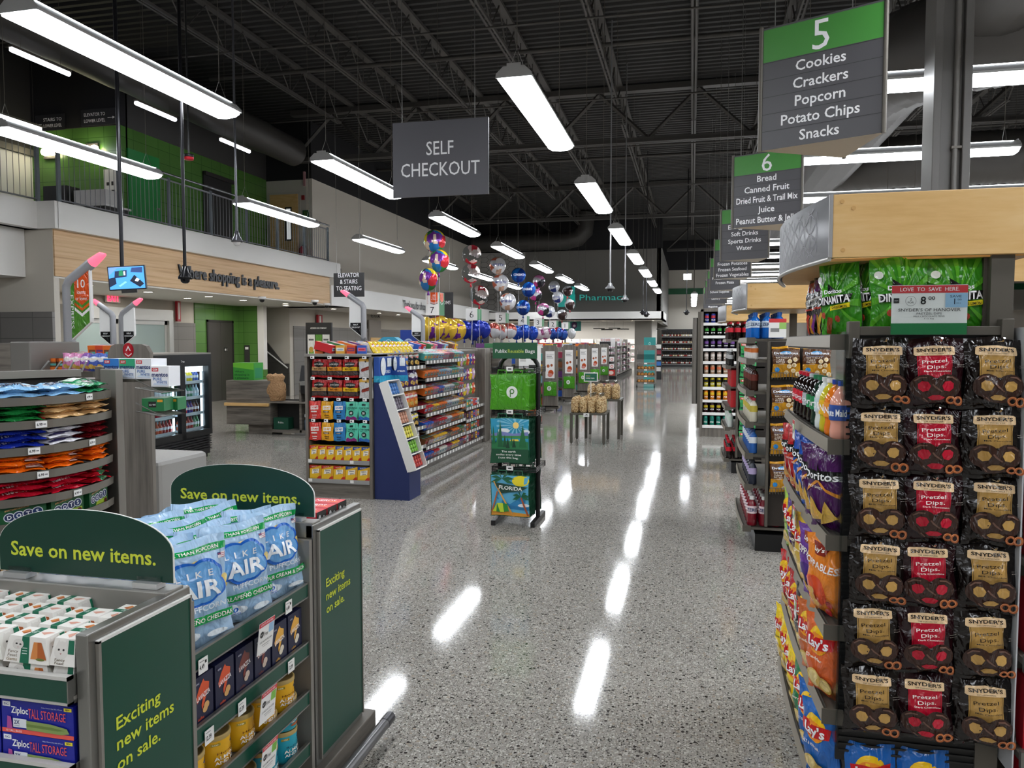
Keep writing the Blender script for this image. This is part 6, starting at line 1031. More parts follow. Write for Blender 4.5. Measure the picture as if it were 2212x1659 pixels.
BT = {7: (['#7a3a9a', '#e9cf2a', '#2a7ac0', '#3a8a4a', '#c9303a', '#f1d9c2'], 'multicoloured', None), 6: (['clear', 'clear', '#d8303f', 'clear', '#e9d9d2'], 'clear and pink', None), 5: (['#e6e6ea', '#c9a28a', '#e9e9ec', '#b5604a', '#dcdce0', '#c9ccd0'], 'silver speckled', 'HAPPY BIRTHDAY'), 4: (['#14347f', '#1b57a8', '#14347f', '#1d6ac0'], 'blue', 'CONGRATS'), 3: (['#d94a9a', '#e08abf', '#cfcfd6', '#2a2a30'], 'pink and silver', None), 2: (['#d6d8de', '#e2e4ea', '#26306a'], 'silver and navy', 'GET WELL'), 1: (['#c8303a', '#d2d4d8', '#3a2a28'], 'red and silver', None)}
spots = {7: ((939, 520), (948, 563), (925, 603)), 6: ((1019, 549), (1017, 590), (1035, 637)), 5: ((1075, 573), (1081, 610), (1097, 651)), 4: ((1120, 594), (1142, 625), (1130, 664)), 3: ((1164, 607), (1157, 637), (1173, 668)), 2: ((1197, 619), (1205, 642), (1187, 673)), 1: ((1226, 628), (1231, 658), (1214, 680))}
for n, sp in spots.items():
    cols, nm, tx_ = BT[n]; P = Proto(lambda cols=cols, tx_=tx_, n=n: balloon(cols, None, .235 if n > 3 else .225, tx_, '#f4f4f8' if n in (4,) else '#2a3a8a', n)); 
    for i, (px, py) in enumerate(sp):
        p = at(px, py, LY[n]-.35-.12*i); o = P.put(p, 0, '%s round balloon floating over lane %s, %s of its trio' % (nm, ('one', 'two', 'three', 'four', 'five', 'six', 'seven')[n-1], ('top', 'middle', 'lowest')[i]), 'balloon', 'floating balloons', rot=(0, 0, RND.uniform(-.5, .5)))
        m = M(); m.tube([(0, 0, -.33), (.015, 0, -.33-(p.z-1.5)*.5), (0, 0, -.34-(p.z-1.9))], .0035, mt('#dcdcdc', .4), 4); m.obj('ribbon', o)
low = {7: ((920, 709), (936, 711), (950, 706), (966, 711), (984, 712)), 6: ((1003, 712), (1021, 716), (1029, 708), (1042, 712)), 5: ((1068, 713), (1084, 716), (1100, 714)), 4: ((1116, 718), (1134, 716), (1150, 719)), 3: ((1163, 721), (1178, 719)), 2: ((1194, 721), (1205, 719), (1215, 722)), 1: ((1235, 720),)}
LC = {7: (['#d9b23a', '#e0c05a', '#d9b23a', '#d94a7a', '#6a2a8a'], 'gold and pink'), 6: (['#1a2f9a', '#1a2f9a', '#b08a5a', '#23399f'], 'royal blue'), 5: (['#d8d8dc', '#c9a28a', '#dadade', '#a84a40'], 'silver speckled'), 4: (['#1a3fa8', '#2457b8', '#16307f'], 'blue'), 3: (['#c94a8f', '#cfc2c9', '#8a3a6a'], 'pink'), 2: (['#b5222c', '#1f3f8f', '#2a5ab0'], 'red and blue'), 1: (['#cfd0d3', '#dcdde0', '#a3262c'], 'silver')}
for n, sp in low.items():
    cols, nm = LC[n]; P = Proto(lambda cols=cols, n=n: balloon(cols, None, .25 if n == 7 else .225, None, '#fff', n+20))
    for i, (px, py) in enumerate(sp):
        p = at(px, py, LY[n]-.25+.16*i); o = P.put(p, 0, '%s foil balloon in the low bunch at lane %s, %s from the left' % (nm, ('one', 'two', 'three', 'four', 'five', 'six', 'seven')[n-1], nth(i)), 'balloon', 'low balloon bunches', rot=(0, 0, RND.uniform(-.9, .9))); m = M(); m.cyl((0, 0, -.3), (0, 0, -.95), .004, mt('#dcdcdc', .4), 5); m.obj('stick', o)
# ================= bakery trolley =================
bt = thing('bakery_trolley', 'grey bakery trolley with rolls on three shelves and big casters', 'rack', (-1.55, 27.2, 0))
for x in (-.35, .31): M().box((x, -.04, .14), (x+.04, .5, 1.38), GWV).obj('side_frame', bt)
m = M(); m.prism([(-.35, 1.30), (.35, 1.30), (.35, 1.44), (.31, 1.48), (-.31, 1.48), (-.35, 1.44)], 'y', 0, .04, GWV); m.obj('header', bt)
for z in (.18, .42, .64, .86): M().box((-.31, -.04, z-.06), (.31, .48, z), GWV).obj('shelf', bt); m = M(); m.box((-.05, -.045, z-.045), (.05, -.04, z-.005), TAGW); m.obj('price_card', bt)
M().box((-.31, 0, .98), (.31, .02, 1.16), clr('#d6dcdc', .1)).obj('clear_bin', bt)
for x in (-.30, .30): m = M(); m.cyl((x-.02, .0, .06), (x+.02, .0, .06), .06, BLACK, 14); m.obj('caster', bt)
BN = Proto(lambda: M().lathe([(0, 0), (.05, 0), (.062, .03), (.055, .075), (.03, .1), (0, .105)], mt('#c98a45', .35), 12).obj('bread_roll'))
for k, z in enumerate((.18, .42, .64)):
    for i in range(5): BN.put((-1.79+i*.12, 27.3, z+.001), 0, 'golden roll pack on the %s trolley shelf, %s from the left' % (('lowest', 'middle', 'upper')[k], nth(i)), 'bread', 'rolls on the trolley')
# ================= cosmetics gondola =================
cg = thing('cosmetics_gondola', 'dark gondola with white jars facing forward and packs along its side', 'shelf unit', (-3.9, 32.7, 0))
M().box((0, 0, 0), (.8, 9, .14), BLACK).obj('kick_plate', cg); M().box((.05, .4, .14), (.45, 9, 1.6), mt('#222020', .6)).obj('back_panel', cg); M().box((.76, 0, .14), (.8, .4, 1.6), GWV).obj('end_post', cg); M().box((-.28, 0, 0), (-.02, .5, 1.25), GWV).obj('side_wing', cg)
for z in (.16, .46, .76, 1.06, 1.30): M().box((.0, .0, z-.02), (.76, .4, z), GREYM).obj('shelf', cg)
for z in (.2, .5, .8, 1.1, 1.4): M().box((.45, .5, z-.02), (.82, 9, z), GREYL).obj('side_shelf', cg)
JR = Proto(lambda: M().lathe([(0, 0), (.04, 0), (.045, .02), (.045, .10), (.03, .12), (0, .12)], mt('#eceaea', .4), 10).lathe([(.046, .03), (.046, .08)], pm('#c9a2b2'), 10).obj('cream_jar')); WB2 = Proto(lambda: carton_mesh(.2, .12, .2, '#eeeae8', [('E', .5, .45, .3, .3, '#c03a3a'), ('E', .5, .45, .2, .2, '#e8d8d2')]).obj('gift_carton')); RB2 = Proto(lambda: carton_mesh(.36, .12, .24, '#c9423a', [('E', .5, .5, .3, .34, '#e8d2c8'), ('R', 0, .85, 1, 1, '#e2342a')]).obj('gift_carton'))
for i in range(7):
    for z, n in ((1.30, 'top'), (1.06, 'second')): JR.put((-3.84+i*.107, 32.8, z), 0, 'white cosmetics jar on the %s gondola shelf, %s from the left' % (n, nth(i)), 'jar', 'cosmetics jars')
for i in range(3):
    for z, n in ((.76, 'third'), (.46, 'fourth')): WB2.put((-3.78+i*.245, 32.75, z), 0, 'white gift carton with a red round on the %s gondola shelf, %s from the left' % (n, nth(i)), 'box', 'gift cartons')
for i in range(2): RB2.put((-3.70+i*.38, 32.75, .16), 0, 'wide red gift carton on the lowest gondola shelf, %s' % ('left', 'right')[i], 'box', 'gift cartons')
for i in range(8): WB2.put((-3.78+i*.1, 33.4, 1.6), RND.uniform(-.2, .2), 'pack standing on top of the cosmetics gondola, %s from the left' % nth(i), 'box', 'packs on the gondola top', sc=.8)
for q, z in enumerate((.2, .5, .8, 1.1, 1.4)):
    for i in range(8): (WB2, JR, BARS[(q*3+i) % 16])[i % 3].put((-3.2, 33.4+i*1.05, z), pi/2, 'pack on the %s side shelf of the cosmetics gondola, %s along' % (nth(q), nth(i)), 'box', 'cosmetics side packs', sc=1.6)
# ================= wine gondola =================
wg = thing('wine_gondola', 'wide black wine gondola against the far wall', 'shelf unit', (-1.9, 50, 0)); M().box((0, .35, 0), (1.98, .45, 2.39), mt('#161414', .6)).obj('back_panel', wg); M().box((0, 0, 0), (1.98, .4, .14), BLACK).obj('kick_plate', wg)
for x in (0, 1.94): M().box((x, 0, 0), (x+.04, .4, 2.3), GREYM).obj('side_panel', wg)
for z in (.17, .63, 1.05, 1.48, 1.91): M().box((.04, -.02, z-.03), (1.94, .4, z), mt('#a8a4a0', .4)).obj('shelf', wg)
def wine(c, l): return Proto(lambda: M().lathe([(0, 0), (.04, 0), (.04, .19), (.016, .24), (.015, .31), (0, .31)], mt(c, .15), 10).lathe([(.041, .05), (.041, .14)], pm(l), 10).obj('wine_bottle'))
WN = [wine('#1c1410', '#efeae0'), wine('#2a1a14', '#d9c9a2'), wine('#3a2a16', '#efeae6'), wine('#141a14', '#a33a34')]
for k, z in enumerate((.17, .63, 1.05, 1.48, 1.91)):
    for i in range(19): WN[RND.randrange(4)].put((-1.83+i*.101, 50.1, z+.001), 0, 'wine bottle on the %s shelf of the far wine gondola' % ('lowest', 'second', 'middle', 'fourth', 'top')[k], 'bottle', 'far wine bottles, %s shelf' % ('lowest', 'second', 'middle', 'fourth', 'top')[k])
# ================= pharmacy =================
a = at(1252, 640, 39.7); b = at(1355, 640, 39.7); t = thing('wall_lettering', 'teal Pharmacy lettering on the dark wall', 'sign', ((a.x+b.x)/2, 39.74, at(1300, 642, 39.7).z)); m = M(); fr = frame((0, 0, 0), (1, 0, 0), (0, 0, 1)); m.text('Pharmacy', fr, 0, 0, .30, mt('#3fb5aa', .5, 0, .25), w=b.x-a.x, bold=0, off=.03); m.obj('letters', t)
p = at(1224, 642, 39.7); t = thing('pharmacy_emblem', 'teal rounded pharmacy emblem beside the lettering', 'sign', (p.x, 39.74, p.z)); m = M(); TE = mt('#35b0a6', .5, 0, .2); m.box((-.45, -.05, -.5), (.45, 0, .15), TE); m.box((-.1, -.05, -.2), (.42, 0, .55), TE); m.obj('emblem', t, bevel=.06); m = M(); m.text('p', frame((0, -.055, 0), (1, 0, 0), (0, 0, 1)), .1, -.05, .4, WHITE, bold=.03); m.obj('letter', t)
for k in range(4):
    x0 = -8.6+k*1.65; t = thing('pharmacy_shelves', 'white pharmacy shelf bay behind the counter, %s from the left' % nth(k), 'shelf unit', (x0, 43.2, 0)); M().box((0, .3, 0), (1.55, .34, 1.75), mt('#e6e6e4', .5)).obj('back_panel', t)
    for x in (0, .75, 1.51): M().box((x, 0, 0), (x+.04, .3, 1.75), mt('#f0f0ee', .5)).obj('divider', t)
    for z in (.5, .85, 1.2, 1.5): M().box((0, 0, z-.02), (1.55, .3, z), mt('#f0f0ee', .5)).obj('shelf', t)
    for q, z in enumerate((.5, .85, 1.2)):
        for i in range(5): (JR, WB2)[(i+q) % 2].put((x0+.18+i*.29, 43.25, z+.001), 0, 'pharmacy stock on the %s bay, %s shelf up, %s along' % (nth(k), nth(q), nth(i)), 'box', 'pharmacy stock')
t = thing('pharmacy_counter', 'long pale pharmacy counter under the canopy', 'counter', (-8.8, 41.9, 0)); M().box((0, 0, 0), (4.8, .6, 1.0), mt('#a8a6a2', .5)).obj('body', t); M().box((-.05, -.05, 1.0), (4.85, .65, 1.04), mt('#dddcd9', .4)).obj('top', t)
p = at(1219, 704, 38.6); t = thing('pharmacy_banner', 'teal banner with a shield emblem behind lane signs', 'sign', (p.x, 38.6, p.z)); m = M(); m.box((-.85, 0, -.26), (.85, .03, .26), mt('#2f8a8a', .5)); m.art([('P', [(.72, .8), (.80, .9), (.88, .8), (.88, .4), (.80, .15), (.72, .4)], '#4a2a5a'), ('E', .80, .5, .04, .12, '#d9c9e2')], frame((-.85, -.001, -.26), (1.7, 0, 0), (0, 0, .52)), 1.7, .52, .002); m.obj('panel', t); m = M(); m.tube([(-.7, .015, .26), (-.7, .015, 2.62-p.z)], .004, GREYM, 4); m.tube([(.7, .015, .26), (.7, .015, 2.62-p.z)], .004, GREYM, 4); m.obj('wire', t)
for i, (px, py) in enumerate(((1294, 710), (1311, 712), (1327, 709), (1346, 711), (1431, 711))):
    p = at(px, py, 38.0); t = thing('oval_sign', 'flat dark oval hanging sign under the canopy, %s from the left' % nth(i), 'sign', p, 0, 'oval hanging signs'); m = M(); m.tube([(.27*cos(2*pi*q/20), .27*sin(2*pi*q/20), 0) for q in range(21)], .025, BLACK, 6); m.box((-.2, -.01, -.03), (.2, .01, .03), mt('#c9c9c9', .5)); m.obj('ring', t); m = M(); m.tube([(0, 0, .02), (0, 0, (2.62 if i < 4 else 3.8)-p.z)], .004, GREYM, 4); m.obj('wire', t)
p = at(1403, 790, 33); t = thing('teal_kiosk', 'teal pharmacy kiosk panel standing behind the bakery trolley', 'kiosk', (p.x, 33, 0)); M().box((-.24, 0, 0), (.24, .3, 1.78), mt('#2f8f8c', .5)).obj('body', t); m = M(); m.lathe([(0, 0), (.07, 0)], TE, 14); m.art([('G', .5, .85, .1, .035, .6, '#a8d8d2')], frame((-.24, -.001, 0), (.48, 0, 0), (0, 0, 1.78)), .48, 1.78, .002); m.obj('emblem', t)
p = at(1421, 790, 33.2); t = thing('magazine_stand', 'dark magazine stand with covers beside the teal kiosk', 'rack', (p.x, 33.1, 0)); M().box((-.16, 0, 0), (.16, .3, 1.5), BLACK).obj('body', t)
for k in range(5):
    m = M(); m.box((-.13, -.02, .35+k*.24), (.13, 0, .52+k*.24), mt(('#c9c4c0', '#2f6ab0', '#d9d2c9', '#8a2a3a', '#e6e2dc')[k], .4)); tag(m.obj('magazine', None, (p.x, 33.1, 0)), 'magazine cover on the dark stand, %s from the bottom' % nth(k), 'magazine', 'magazines on the stand')
# flat display board and white column stands seen between lanes
p = at(1168, 800, 13.2); t = thing('display_board', 'tall narrow white display board behind the bag rack', 'sign', (-2.86, 14.0, 0)); M().box((-.14, 0, .05), (.14, .02, 1.52), TAGW).obj('panel', t); m = M(); m.art([('R', .2, .55, .8, .58, INK), ('R', .2, .62, .8, .65, INK), ('R', .15, .12, .85, .35, '#a8683a'), ('R', .2, .72, .8, .76, INK)], frame((-.14, -.001, .05), (.28, 0, 0), (0, 0, 1.47)), .28, 1.47, .001); m.obj('print', t); M().box((-.16, -.1, 0), (.16, .14, .05), GREYM).obj('base', t)
# ================= cameras on poles =================
def dome(label, px, py, Y, r, col, tilt=0, pole=.012, zt=8.1, lower='#15161a'):
    p = at(px, py, Y); t = thing('dome_camera', label, 'camera', p, 0, 'pole mounted cameras'); m = M(); m.lathe([(0, .12), (r*.35, .12), (r*.5, .07), (r, .02), (r, 0), (r*.7, 0)], mt(col, .25, .4), 18); m.obj('housing', t)
    m = M(); m.lathe([(r*.7, 0), (r*.62, -r*.4), (r*.35, -r*.62), (0, -r*.68)], mt(lower, .08, .2), 18); m.obj('dome', t); m = M(); m.cyl((0, 0, .12), (0, 0, zt-p.z), pole, mt(col, .3, .5), 10); m.obj('pole', t)
dome('black dome camera on a pole in front of the wooden wall slogan', 400, 603, 6.4, .062, '#17171a', pole=.016)
dome('grey and white dome camera hanging before the balcony fascia', 512, 523, 7.6, .06, '#55555a', lower='#e2e2e2')
dome('chrome dome camera hanging in front of the pharmacy wall, left of two', 1318, 624, 16, .10, '#a9a9ac', pole=.014); dome('chrome dome camera hanging over the end of the pharmacy lettering', 1350, 648, 18.5, .09, '#a9a9ac', pole=.014)
dome('small dark dome camera low beside the canopy corner', 1396, 680, 27, .12, '#3a3a3e'); dome('small dark dome camera just above its twin at the canopy corner', 1389, 676, 29, .12, '#3a3a3e')
p = at(1485, 598, 30); t = thing('end_on_lamp_cube', 'bright cube standing for a linear lamp seen end-on by the far wall', 'light', p); M().box((-.14, -.14, -.1), (.14, .14, .1), em('#f4f8ff', 20)).obj('shade', t); M().cyl((0, 0, .1), (0, 0, 8.1-p.z), .01, BLACK, 6).obj('cord', t)  # glowing cube stands in for a linear lamp seen end-on
dome('tiny dark camera on a long pole before the far wall', 1483, 676, 30.2, .12, '#2a2a2c')
# ================= left back: cooler, service desk, lift, balcony =================
ck = thing('drink_cooler', 'low black two-door drinks cooler with lit shelves', 'cooler', (-6.42, 8.12, 0), radians(4)); # front faces +X
W, D, H = 1.36, .72, 1.43; CB2 = mt('#101113', .35)
m = M(); m.box((-D, 0, .1), (-.04, .06, H), CB2); m.box((-D, W-.06, .1), (-.04, W, H), CB2); m.box((-D, .06, .1), (-D+.04, W-.06, H), CB2); m.box((-D, 0, H), (0, W, H+.02), GREYL); m.box((-D+.04, .06, H-.08), (-.04, W-.06, H), CB2); m.obj('cabinet', ck)
m = M(); m.box((-.06, 0, H-.16), (0, W, H), CB2); m.box((-.06, 0, .32), (0, .07, H-.16), CB2); m.box((-.06, W-.07, .32), (0, W, H-.16), CB2); m.box((-.06, .63, .32), (0, .73, H-.16), CB2); m.box((-.06, .07, .32), (0, W-.07, .40), CB2); m.text('True', frame((.001, W*.5, H-.09), (0, 1, 0), (0, 0, 1)), 0, 0, .028, TAGW); m.obj('front_frame', ck)
m = M()
for k in range(6): m.box((-.03, .03, .12+k*.033), (.004, W-.03, .135+k*.033), mt('#26272a', .3, .3))
m.box((-D, .02, .05), (-.03, W-.02, .32), CB2); m.obj('grille', ck)
for x in (-.65, -.08):
    for y in (.08, W-.08): M().box((x-.03, y-.03, 0), (x+.03, y+.03, .05), BLACK).obj('foot', ck)
for y0, y1 in ((.07, .63), (.73, W-.07)):
    m = M(); m.box((-.03, y0, .40), (-.024, y1, H-.16), clr('#eef4f6', .03)); m.obj('glass_door', ck)
    m = M(); m.box((-.10, y0, H-.24), (-.085, y1, H-.165), em('#eaf6ff', 3.2)); m.obj('light_panel', ck)
    m = M(); m.box((-.12, y1-.015, .42), (-.10, y1, H-.25), em('#dff2ff', 8)); m.obj('light_strip', ck)
    for z in (.42, .63, .85, 1.06): m = M(); m.box((-.60, y0, z-.02), (-.10, y1, z), mt('#d3dde2', .4)); m.box((-.10, y0, z-.03), (-.095, y1, z+.012), mt('#e2eaee', .4)); m.obj('shelf', ck)
m = M(); m.box((-.67, .06, .32), (-.66, W-.06, H-.08), mt('#cfe0e8', .6)); m.obj('lining', ck)
cc = [('#2a5aa8', '#e9e9ec', '#d9c92a'), ('#b8d0dc', '#dfeaf0', '#2f8a6a'), ('#241613', '#c8102e', '#1a2f8a'), ('#2f7a4a', '#c9502a', '#a3201f')]
CBT = {}
for k in range(4):
    for c in cc[k]: CBT.setdefault(c, Proto(lambda c=c: M().lathe([(0, 0), (.03, 0), (.032, .02), (.032, .09), (.012, .135), (.012, .16), (0, .16)], mt(c, .15), 10).lathe([(.0325, .045), (.0325, .08)], pm('#e6e6ea'), 10).obj('cooler_bottle')))
rot4 = Matrix.Rotation(radians(4), 4, 'Z')
for k, z in enumerate((1.06, .85, .63, .42)):
    for i in range(17):
        y = .105+i*.07
        if .60 < y < .74: continue
        p = rot4 @ Vector((-.155, y, z+.002)); CBT[cc[k][(i*2//5) % 3]].put((p.x-6.42, p.y+8.12, p.z), 0, 'drink bottle in the cooler on the %s shelf, %s from the near side' % (nth(k), nth(i)), 'bottle', 'bottles in the cooler')
# self checkout kiosk and pin pad behind the candy end
t = thing('self_checkout_kiosk', 'white and grey self checkout cabinet beside the candy end unit', 'checkout', (-3.32, 4.1, 0)); m = M(); m.box((-.3, 0, 0), (.12, .5, .86), mt('#9a9894', .4)); m.obj('cabinet', t, bevel=.03); m = M(); m.box((-.27, -.006, .28), (.095, 0, .82), mt('#e4e4e4', .4)); m.obj('front_panel', t, bevel=.004)
q = thing('card_terminal', 'black card terminal tilted on an arm above the white checkout cabinet', 'terminal', (-3.40, 4.2, .862)); m = M(); T = Matrix.Translation((.0, 0, .11)) @ Matrix.Rotation(.6, 4, 'Y'); m.cbox((0, 0, 0), (.05, .1, .18), BLACK, T); m.cbox((.027, 0, .03), (.004, .08, .06), mt('#2b2d30', .2), T); m.cbox((-.02, -.052, .05), (.012, .003, .05), TAGW, T); m.obj('body', q, bevel=.004); M().box((-.02, -.03, 0), (.02, .03, .06), BLACK).obj('stand', q)
t = thing('gum_fixture', 'tall grey wood fixture with a rounded top and red round emblem', 'shelf unit', (-3.27, 3.95, 0)); m = M(); m.prism([(-.145, 0), (.145, 0), (.145, 1.535), (.12, 1.575), (.09, 1.585), (-.09, 1.585), (-.12, 1.575), (-.145, 1.535)], 'y', 0, .03, GWV); m.obj('back_board', t)
m = M(); m.art([('E', .5, .968, .13, .028, '#b0222c'), ('P', [(.44, .966), (.5, .985), (.56, .966), (.535, .966), (.5, .977), (.465, .966)], '#f3ecec'), ('P', [(.42, .958), (.5, .948), (.58, .958), (.58, .954), (.5, .944), (.42, .954)], '#f3ecec')], frame((-.145, -.001, 0), (.29, 0, 0), (0, 0, 1.6)), .29, 1.6, .001); m.obj('emblem', t)
t = thing('lane_partition', 'grey wood grain checkout partition at the left frame edge', 'partition', (-4.7, 4.25, 0)); M().box((-.6, 0, 0), (.27, .4, 1.59), GW).obj('panel', t); M().box((.27, -.01, 0), (.43, .42, 1.60), mt('#77746f', .4, .2)).obj('end_cap', t, bevel=.008)
for i in range(9): BARS[(0, 5, 0, 0, 15, 0, 0, 1, 0)[i]].put((-4.27+i*.062, 4.60, 1.42+.05*(i > 2)), 0, 'orange or white candy pack behind the candy end unit, %s from the left' % nth(i), 'candy', 'packs behind the candy end', rot=(.1, 0, RND.uniform(-.15, .15)), sc=(1, .35, 1.2))
BP = [gp(c, d, 140+i, .115, .12) for i, (c, d) in enumerate((('#d98ab8', '#f1e2ea'), ('#8a5aa8', '#e2d2ea'), ('#4a63b8', '#d2daf1'), ('#2a8a88', '#d2eae6')))]
for i in range(8): (BARS[0] if i < 2 else BP[(i-2)*4//6]).put((-4.25+i*.068, 4.40, 1.402), RND.uniform(-.1, .1), 'candy pouch in the front rack behind the candy end unit, %s from the left' % nth(i), 'candy', 'pouches behind the candy end', rot=(-.1, 0, 0))
t = thing('candy_rack', 'slanted rack of candy packs behind the candy end unit', 'rack', (-4.3, 4.35, 0)); M().box((0, .0, 0), (.42, .3, 1.40), GREYM).obj('body', t)
m = M()
for k in range(4): m.tube([(.02+k*.11, -.02, 1.40), (.1+k*.1, -.03, 1.47)], .006, mt('#c9c9c9', .3, .5), 5)
m.obj('wire_arm', t)
# light poles of the self checkouts
def pole(label, x, y, zt, s, col, kind, flip=1, h0=1.2):
    t = thing('checkout_light_pole', label, 'sign', (x, y, 0), 0, 'checkout light poles'); G = mt('#9b9ca0', .35, .1); k = s
    m = M(); m.box((-.045*k, -.04*k, 0), (.045*k, .04*k, zt-.86*k), mt('#6f7074', .35, .3)); m.obj('post', t, bevel=.004)
    m = M(); P_ = [(0, 0, zt-.88*k), (0, 0, zt-.34*k), (.03*k*flip, 0, zt-.28*k), (.28*k*flip, 0, zt-.115*k)]; m.tube(P_, .052*k, G, 8); m.obj('arm', t)
    m = M(); m.tube([P_[3], (.38*k*flip, 0, zt-.05*k), (.43*k*flip, 0, zt-.04*k)], [.05*k, .038*k, .014*k], em('#f2566e', 1.1), 8); m.obj('light_tip', t)
    x0, x1 = sorted((.03*k*flip, .26*k*flip)); w = x1-x0; a, b, c, d = (zt-.86*k), (zt-.56*k), (zt-.14*k), (zt-.30*k)
    pts = [(.03*k*flip, a), (.26*k*flip, zt-.68*k), (.27*k*flip, zt-.64*k), (.26*k*flip, zt-.15*k), (.03*k*flip, d)]
    m = M(); m.prism(pts if flip > 0 else pts[::-1], 'y', -.012, .012, mt('#f0f0ee', .4)); 
    U = lambda x_, z_: ((x_*k*flip-x0)/w, (zt-z_*k-a)/(.74*k)); fr = frame((x0, -.0122, a), (w, 0, 0), (0, 0, .74*k)); HH = .74*k; A_ = []
    if kind == 'express':
        A_ = [('P', [U(.035, .845), U(.25, .68), U(.25, .175), U(.035, .315)], '#4f8a2f'), ('P', [U(.085, .28), U(.25, .172), U(.25, .46), U(.168, .515), U(.085, .46)], '#e2561f'), ('P', [U(.085, .49), U(.168, .545), U(.25, .49), U(.25, .515), U(.168, .57), U(.085, .515)], '#e2641f'), ('P', [U(.085, .535), U(.168, .595), U(.25, .535), U(.25, .565), U(.168, .625), U(.085, .565)], '#f4f4f0'), ('T', '10', U(.165, .3)[0], U(.165, .31)[1], .105, None, 0, .01, '#fbf5ee'), ('T', 'items', U(.165, .3)[0], U(.165, .39)[1], .05, .42, 0, 0, '#fbf5ee'), ('T', 'or fewer.', U(.168, .3)[0], U(.165, .45)[1], .05, .6, 0, 0, '#fbf5ee'), ('T', 'EXPRESS', U(.057, .3)[0], U(.055, .58)[1], .05, 1.4, -pi/2, 0, '#f4f6ee')]
    else: A_ = [('P', [U(.035, .84), U(.25, .68), U(.25, .60), U(.035, .60)], '#17171a'), ('T', 'SELF', U(.15, .3)[0], U(.1, .635)[1], .032, .4, 0, .015, '#f4f4f4'), ('T', 'CHECKOUT', U(.145, .3)[0], U(.1, .68)[1], .032, .75, 0, .015, '#f4f4f4')]
    if flip < 0: A_ = [(o[0], o[1][::-1], o[2]) if o[0] == 'P' else o for o in A_]
    m.art(A_, fr, w, HH, .0006, .0003); m.obj('sign_plate', t)
pole('grey checkout pole with the orange EXPRESS 10 items sign and pink light', -4.335, 4.65, 2.24, .74, 0, 'express')
pole('self checkout pole whose arm points left, nearer the express pole', -6.83, 8.0, 2.13, .68, 0, 'self', -1); pole('self checkout pole whose arm points right above the cooler', -6.62, 7.9, 2.13, .68, 0, 'self', 1)
pole('self checkout pole with pink light behind the jerky unit', -3.84, 8.62, 2.235, .68, 0, 'self', -1); pole('farther self checkout pole right of the jerky unit pole', -4.05, 11.3, 2.16, .68, 0, 'self', -1)
# monitor
p = at(274, 600, 6.4); t = thing('ceiling_monitor', 'blue glowing security monitor hung on a black pole', 'monitor', p, radians(22)); rot = Matrix.Rotation(radians(-4), 4, 'Y')
m = M(); m.box((-.17, 0, -.115), (.17, .035, .115), BLACK, rot); m.obj('case', t, bevel=.004)
m = M(); fr0 = frame((-.16, -.002, -.105), (.32, 0, 0), (0, 0, .21)); fr = lambda u, v, off=0.: rot @ fr0(u, v, off); SB = lambda c, e=1.0: em(c, e)
m.art([('R', 0, 0, 1, 1, SB('#3f86dc')), ('P', [(.0, .62), (.25, .95), (1, 1), (0, 1)], SB('#6a8fd0', .7)), ('P', [(.15, .5), (.5, .55), (.52, .85), (.18, .82)], SB('#1c2a4a', .6)), ('P', [(.28, .6), (.4, .6), (.4, .85), (.3, .84)], SB('#1f7a52', .7)), ('P', [(.0, .1), (.2, .25), (.18, .55), (0, .5)], SB('#16233f', .6)), ('P', [(.58, .35), (.85, .05), (.98, .2), (.72, .62)], SB('#131d30', .6)), ('P', [(.72, .35), (.8, .3), (.86, .4), (.78, .48)], SB('#d9e4f2', .9)), ('P', [(.62, .75), (.95, .7), (.97, .95), (.66, .95)], SB('#2a3f70', .7)), ('R', .42, .62, .47, .8, SB('#c9d6ea', .9)), ('P', [(.3, .1), (.5, .3), (.45, .35), (.25, .15)], SB('#6fa8ea', 1))], fr, 1, 1, .0002, .0002); m.obj('screen', t)
m = M(); m.box((-.06, 0, -.145), (.08, .02, -.117), BLACK, rot); m.obj('label_bracket', t); m = M(); m.cyl((-.05, .03, .1), (-.05, .03, 7.9-p.z), .018, mt('#222226', .3, .5), 10); m.obj('pole', t)
p = at(408, 338, 7.2); t = thing('strobe_alarm', 'small red alarm beacon hanging on a black rod', 'alarm', p); M().lathe([(0, .02), (.05, .02), (.05, -.01), (0, -.01)], BLACK, 14).obj('cap', t); M().lathe([(.05, -.01), (.046, -.035), (0, -.04)], mt('#b3202c', .3), 14).obj('lens', t); M().cyl((0, 0, .02), (0, 0, 7.4-p.z), .009, BLACK, 6).obj('rod', t)
# service desk
sd_ = thing('service_desk', 'grey wood grain service desk with a maple bumper and open shelves', 'desk', (0, 0, 0))
m = M(); m.box((-7.86, 11.85, .17), (-7.02, 12.3, .93), GW); m.box((-7.5, 11.95, 0), (-7.05, 12.3, .17), GW); m.obj('front_body', sd_); M().box((-7.88, 11.80, .49), (-7.03, 11.85, .545), MAPLE).obj('maple_bumper', sd_, bevel=.01)
m = M(); m.box((-7.02, 12.1, .05), (-6.2, 12.13, .60), mt('#1f1d1b', .6)); m.box((-7.02, 11.85, .55), (-6.2, 12.3, .58), GW); m.box((-7.02, 11.9, .04), (-5.4, 12.3, .09), GW); m.box((-6.5, 11.9, .05), (-6.46, 12.3, .9), GW); m.box((-6.46, 11.85, .86), (-5.0, 12.4, .92), mt('#a9a7a2', .3, .5)); m.box((-6.46, 12.2, .05), (-5.0, 12.3, .86), mt('#161616', .5)); m.box((-6.46, 11.88, .72), (-5.0, 12.2, .86), mt('#1c1c1c', .4)); m.box((-6.46, 11.9, .56), (-5.0, 12.2, .58), GW); m.obj('shelf_body', sd_)
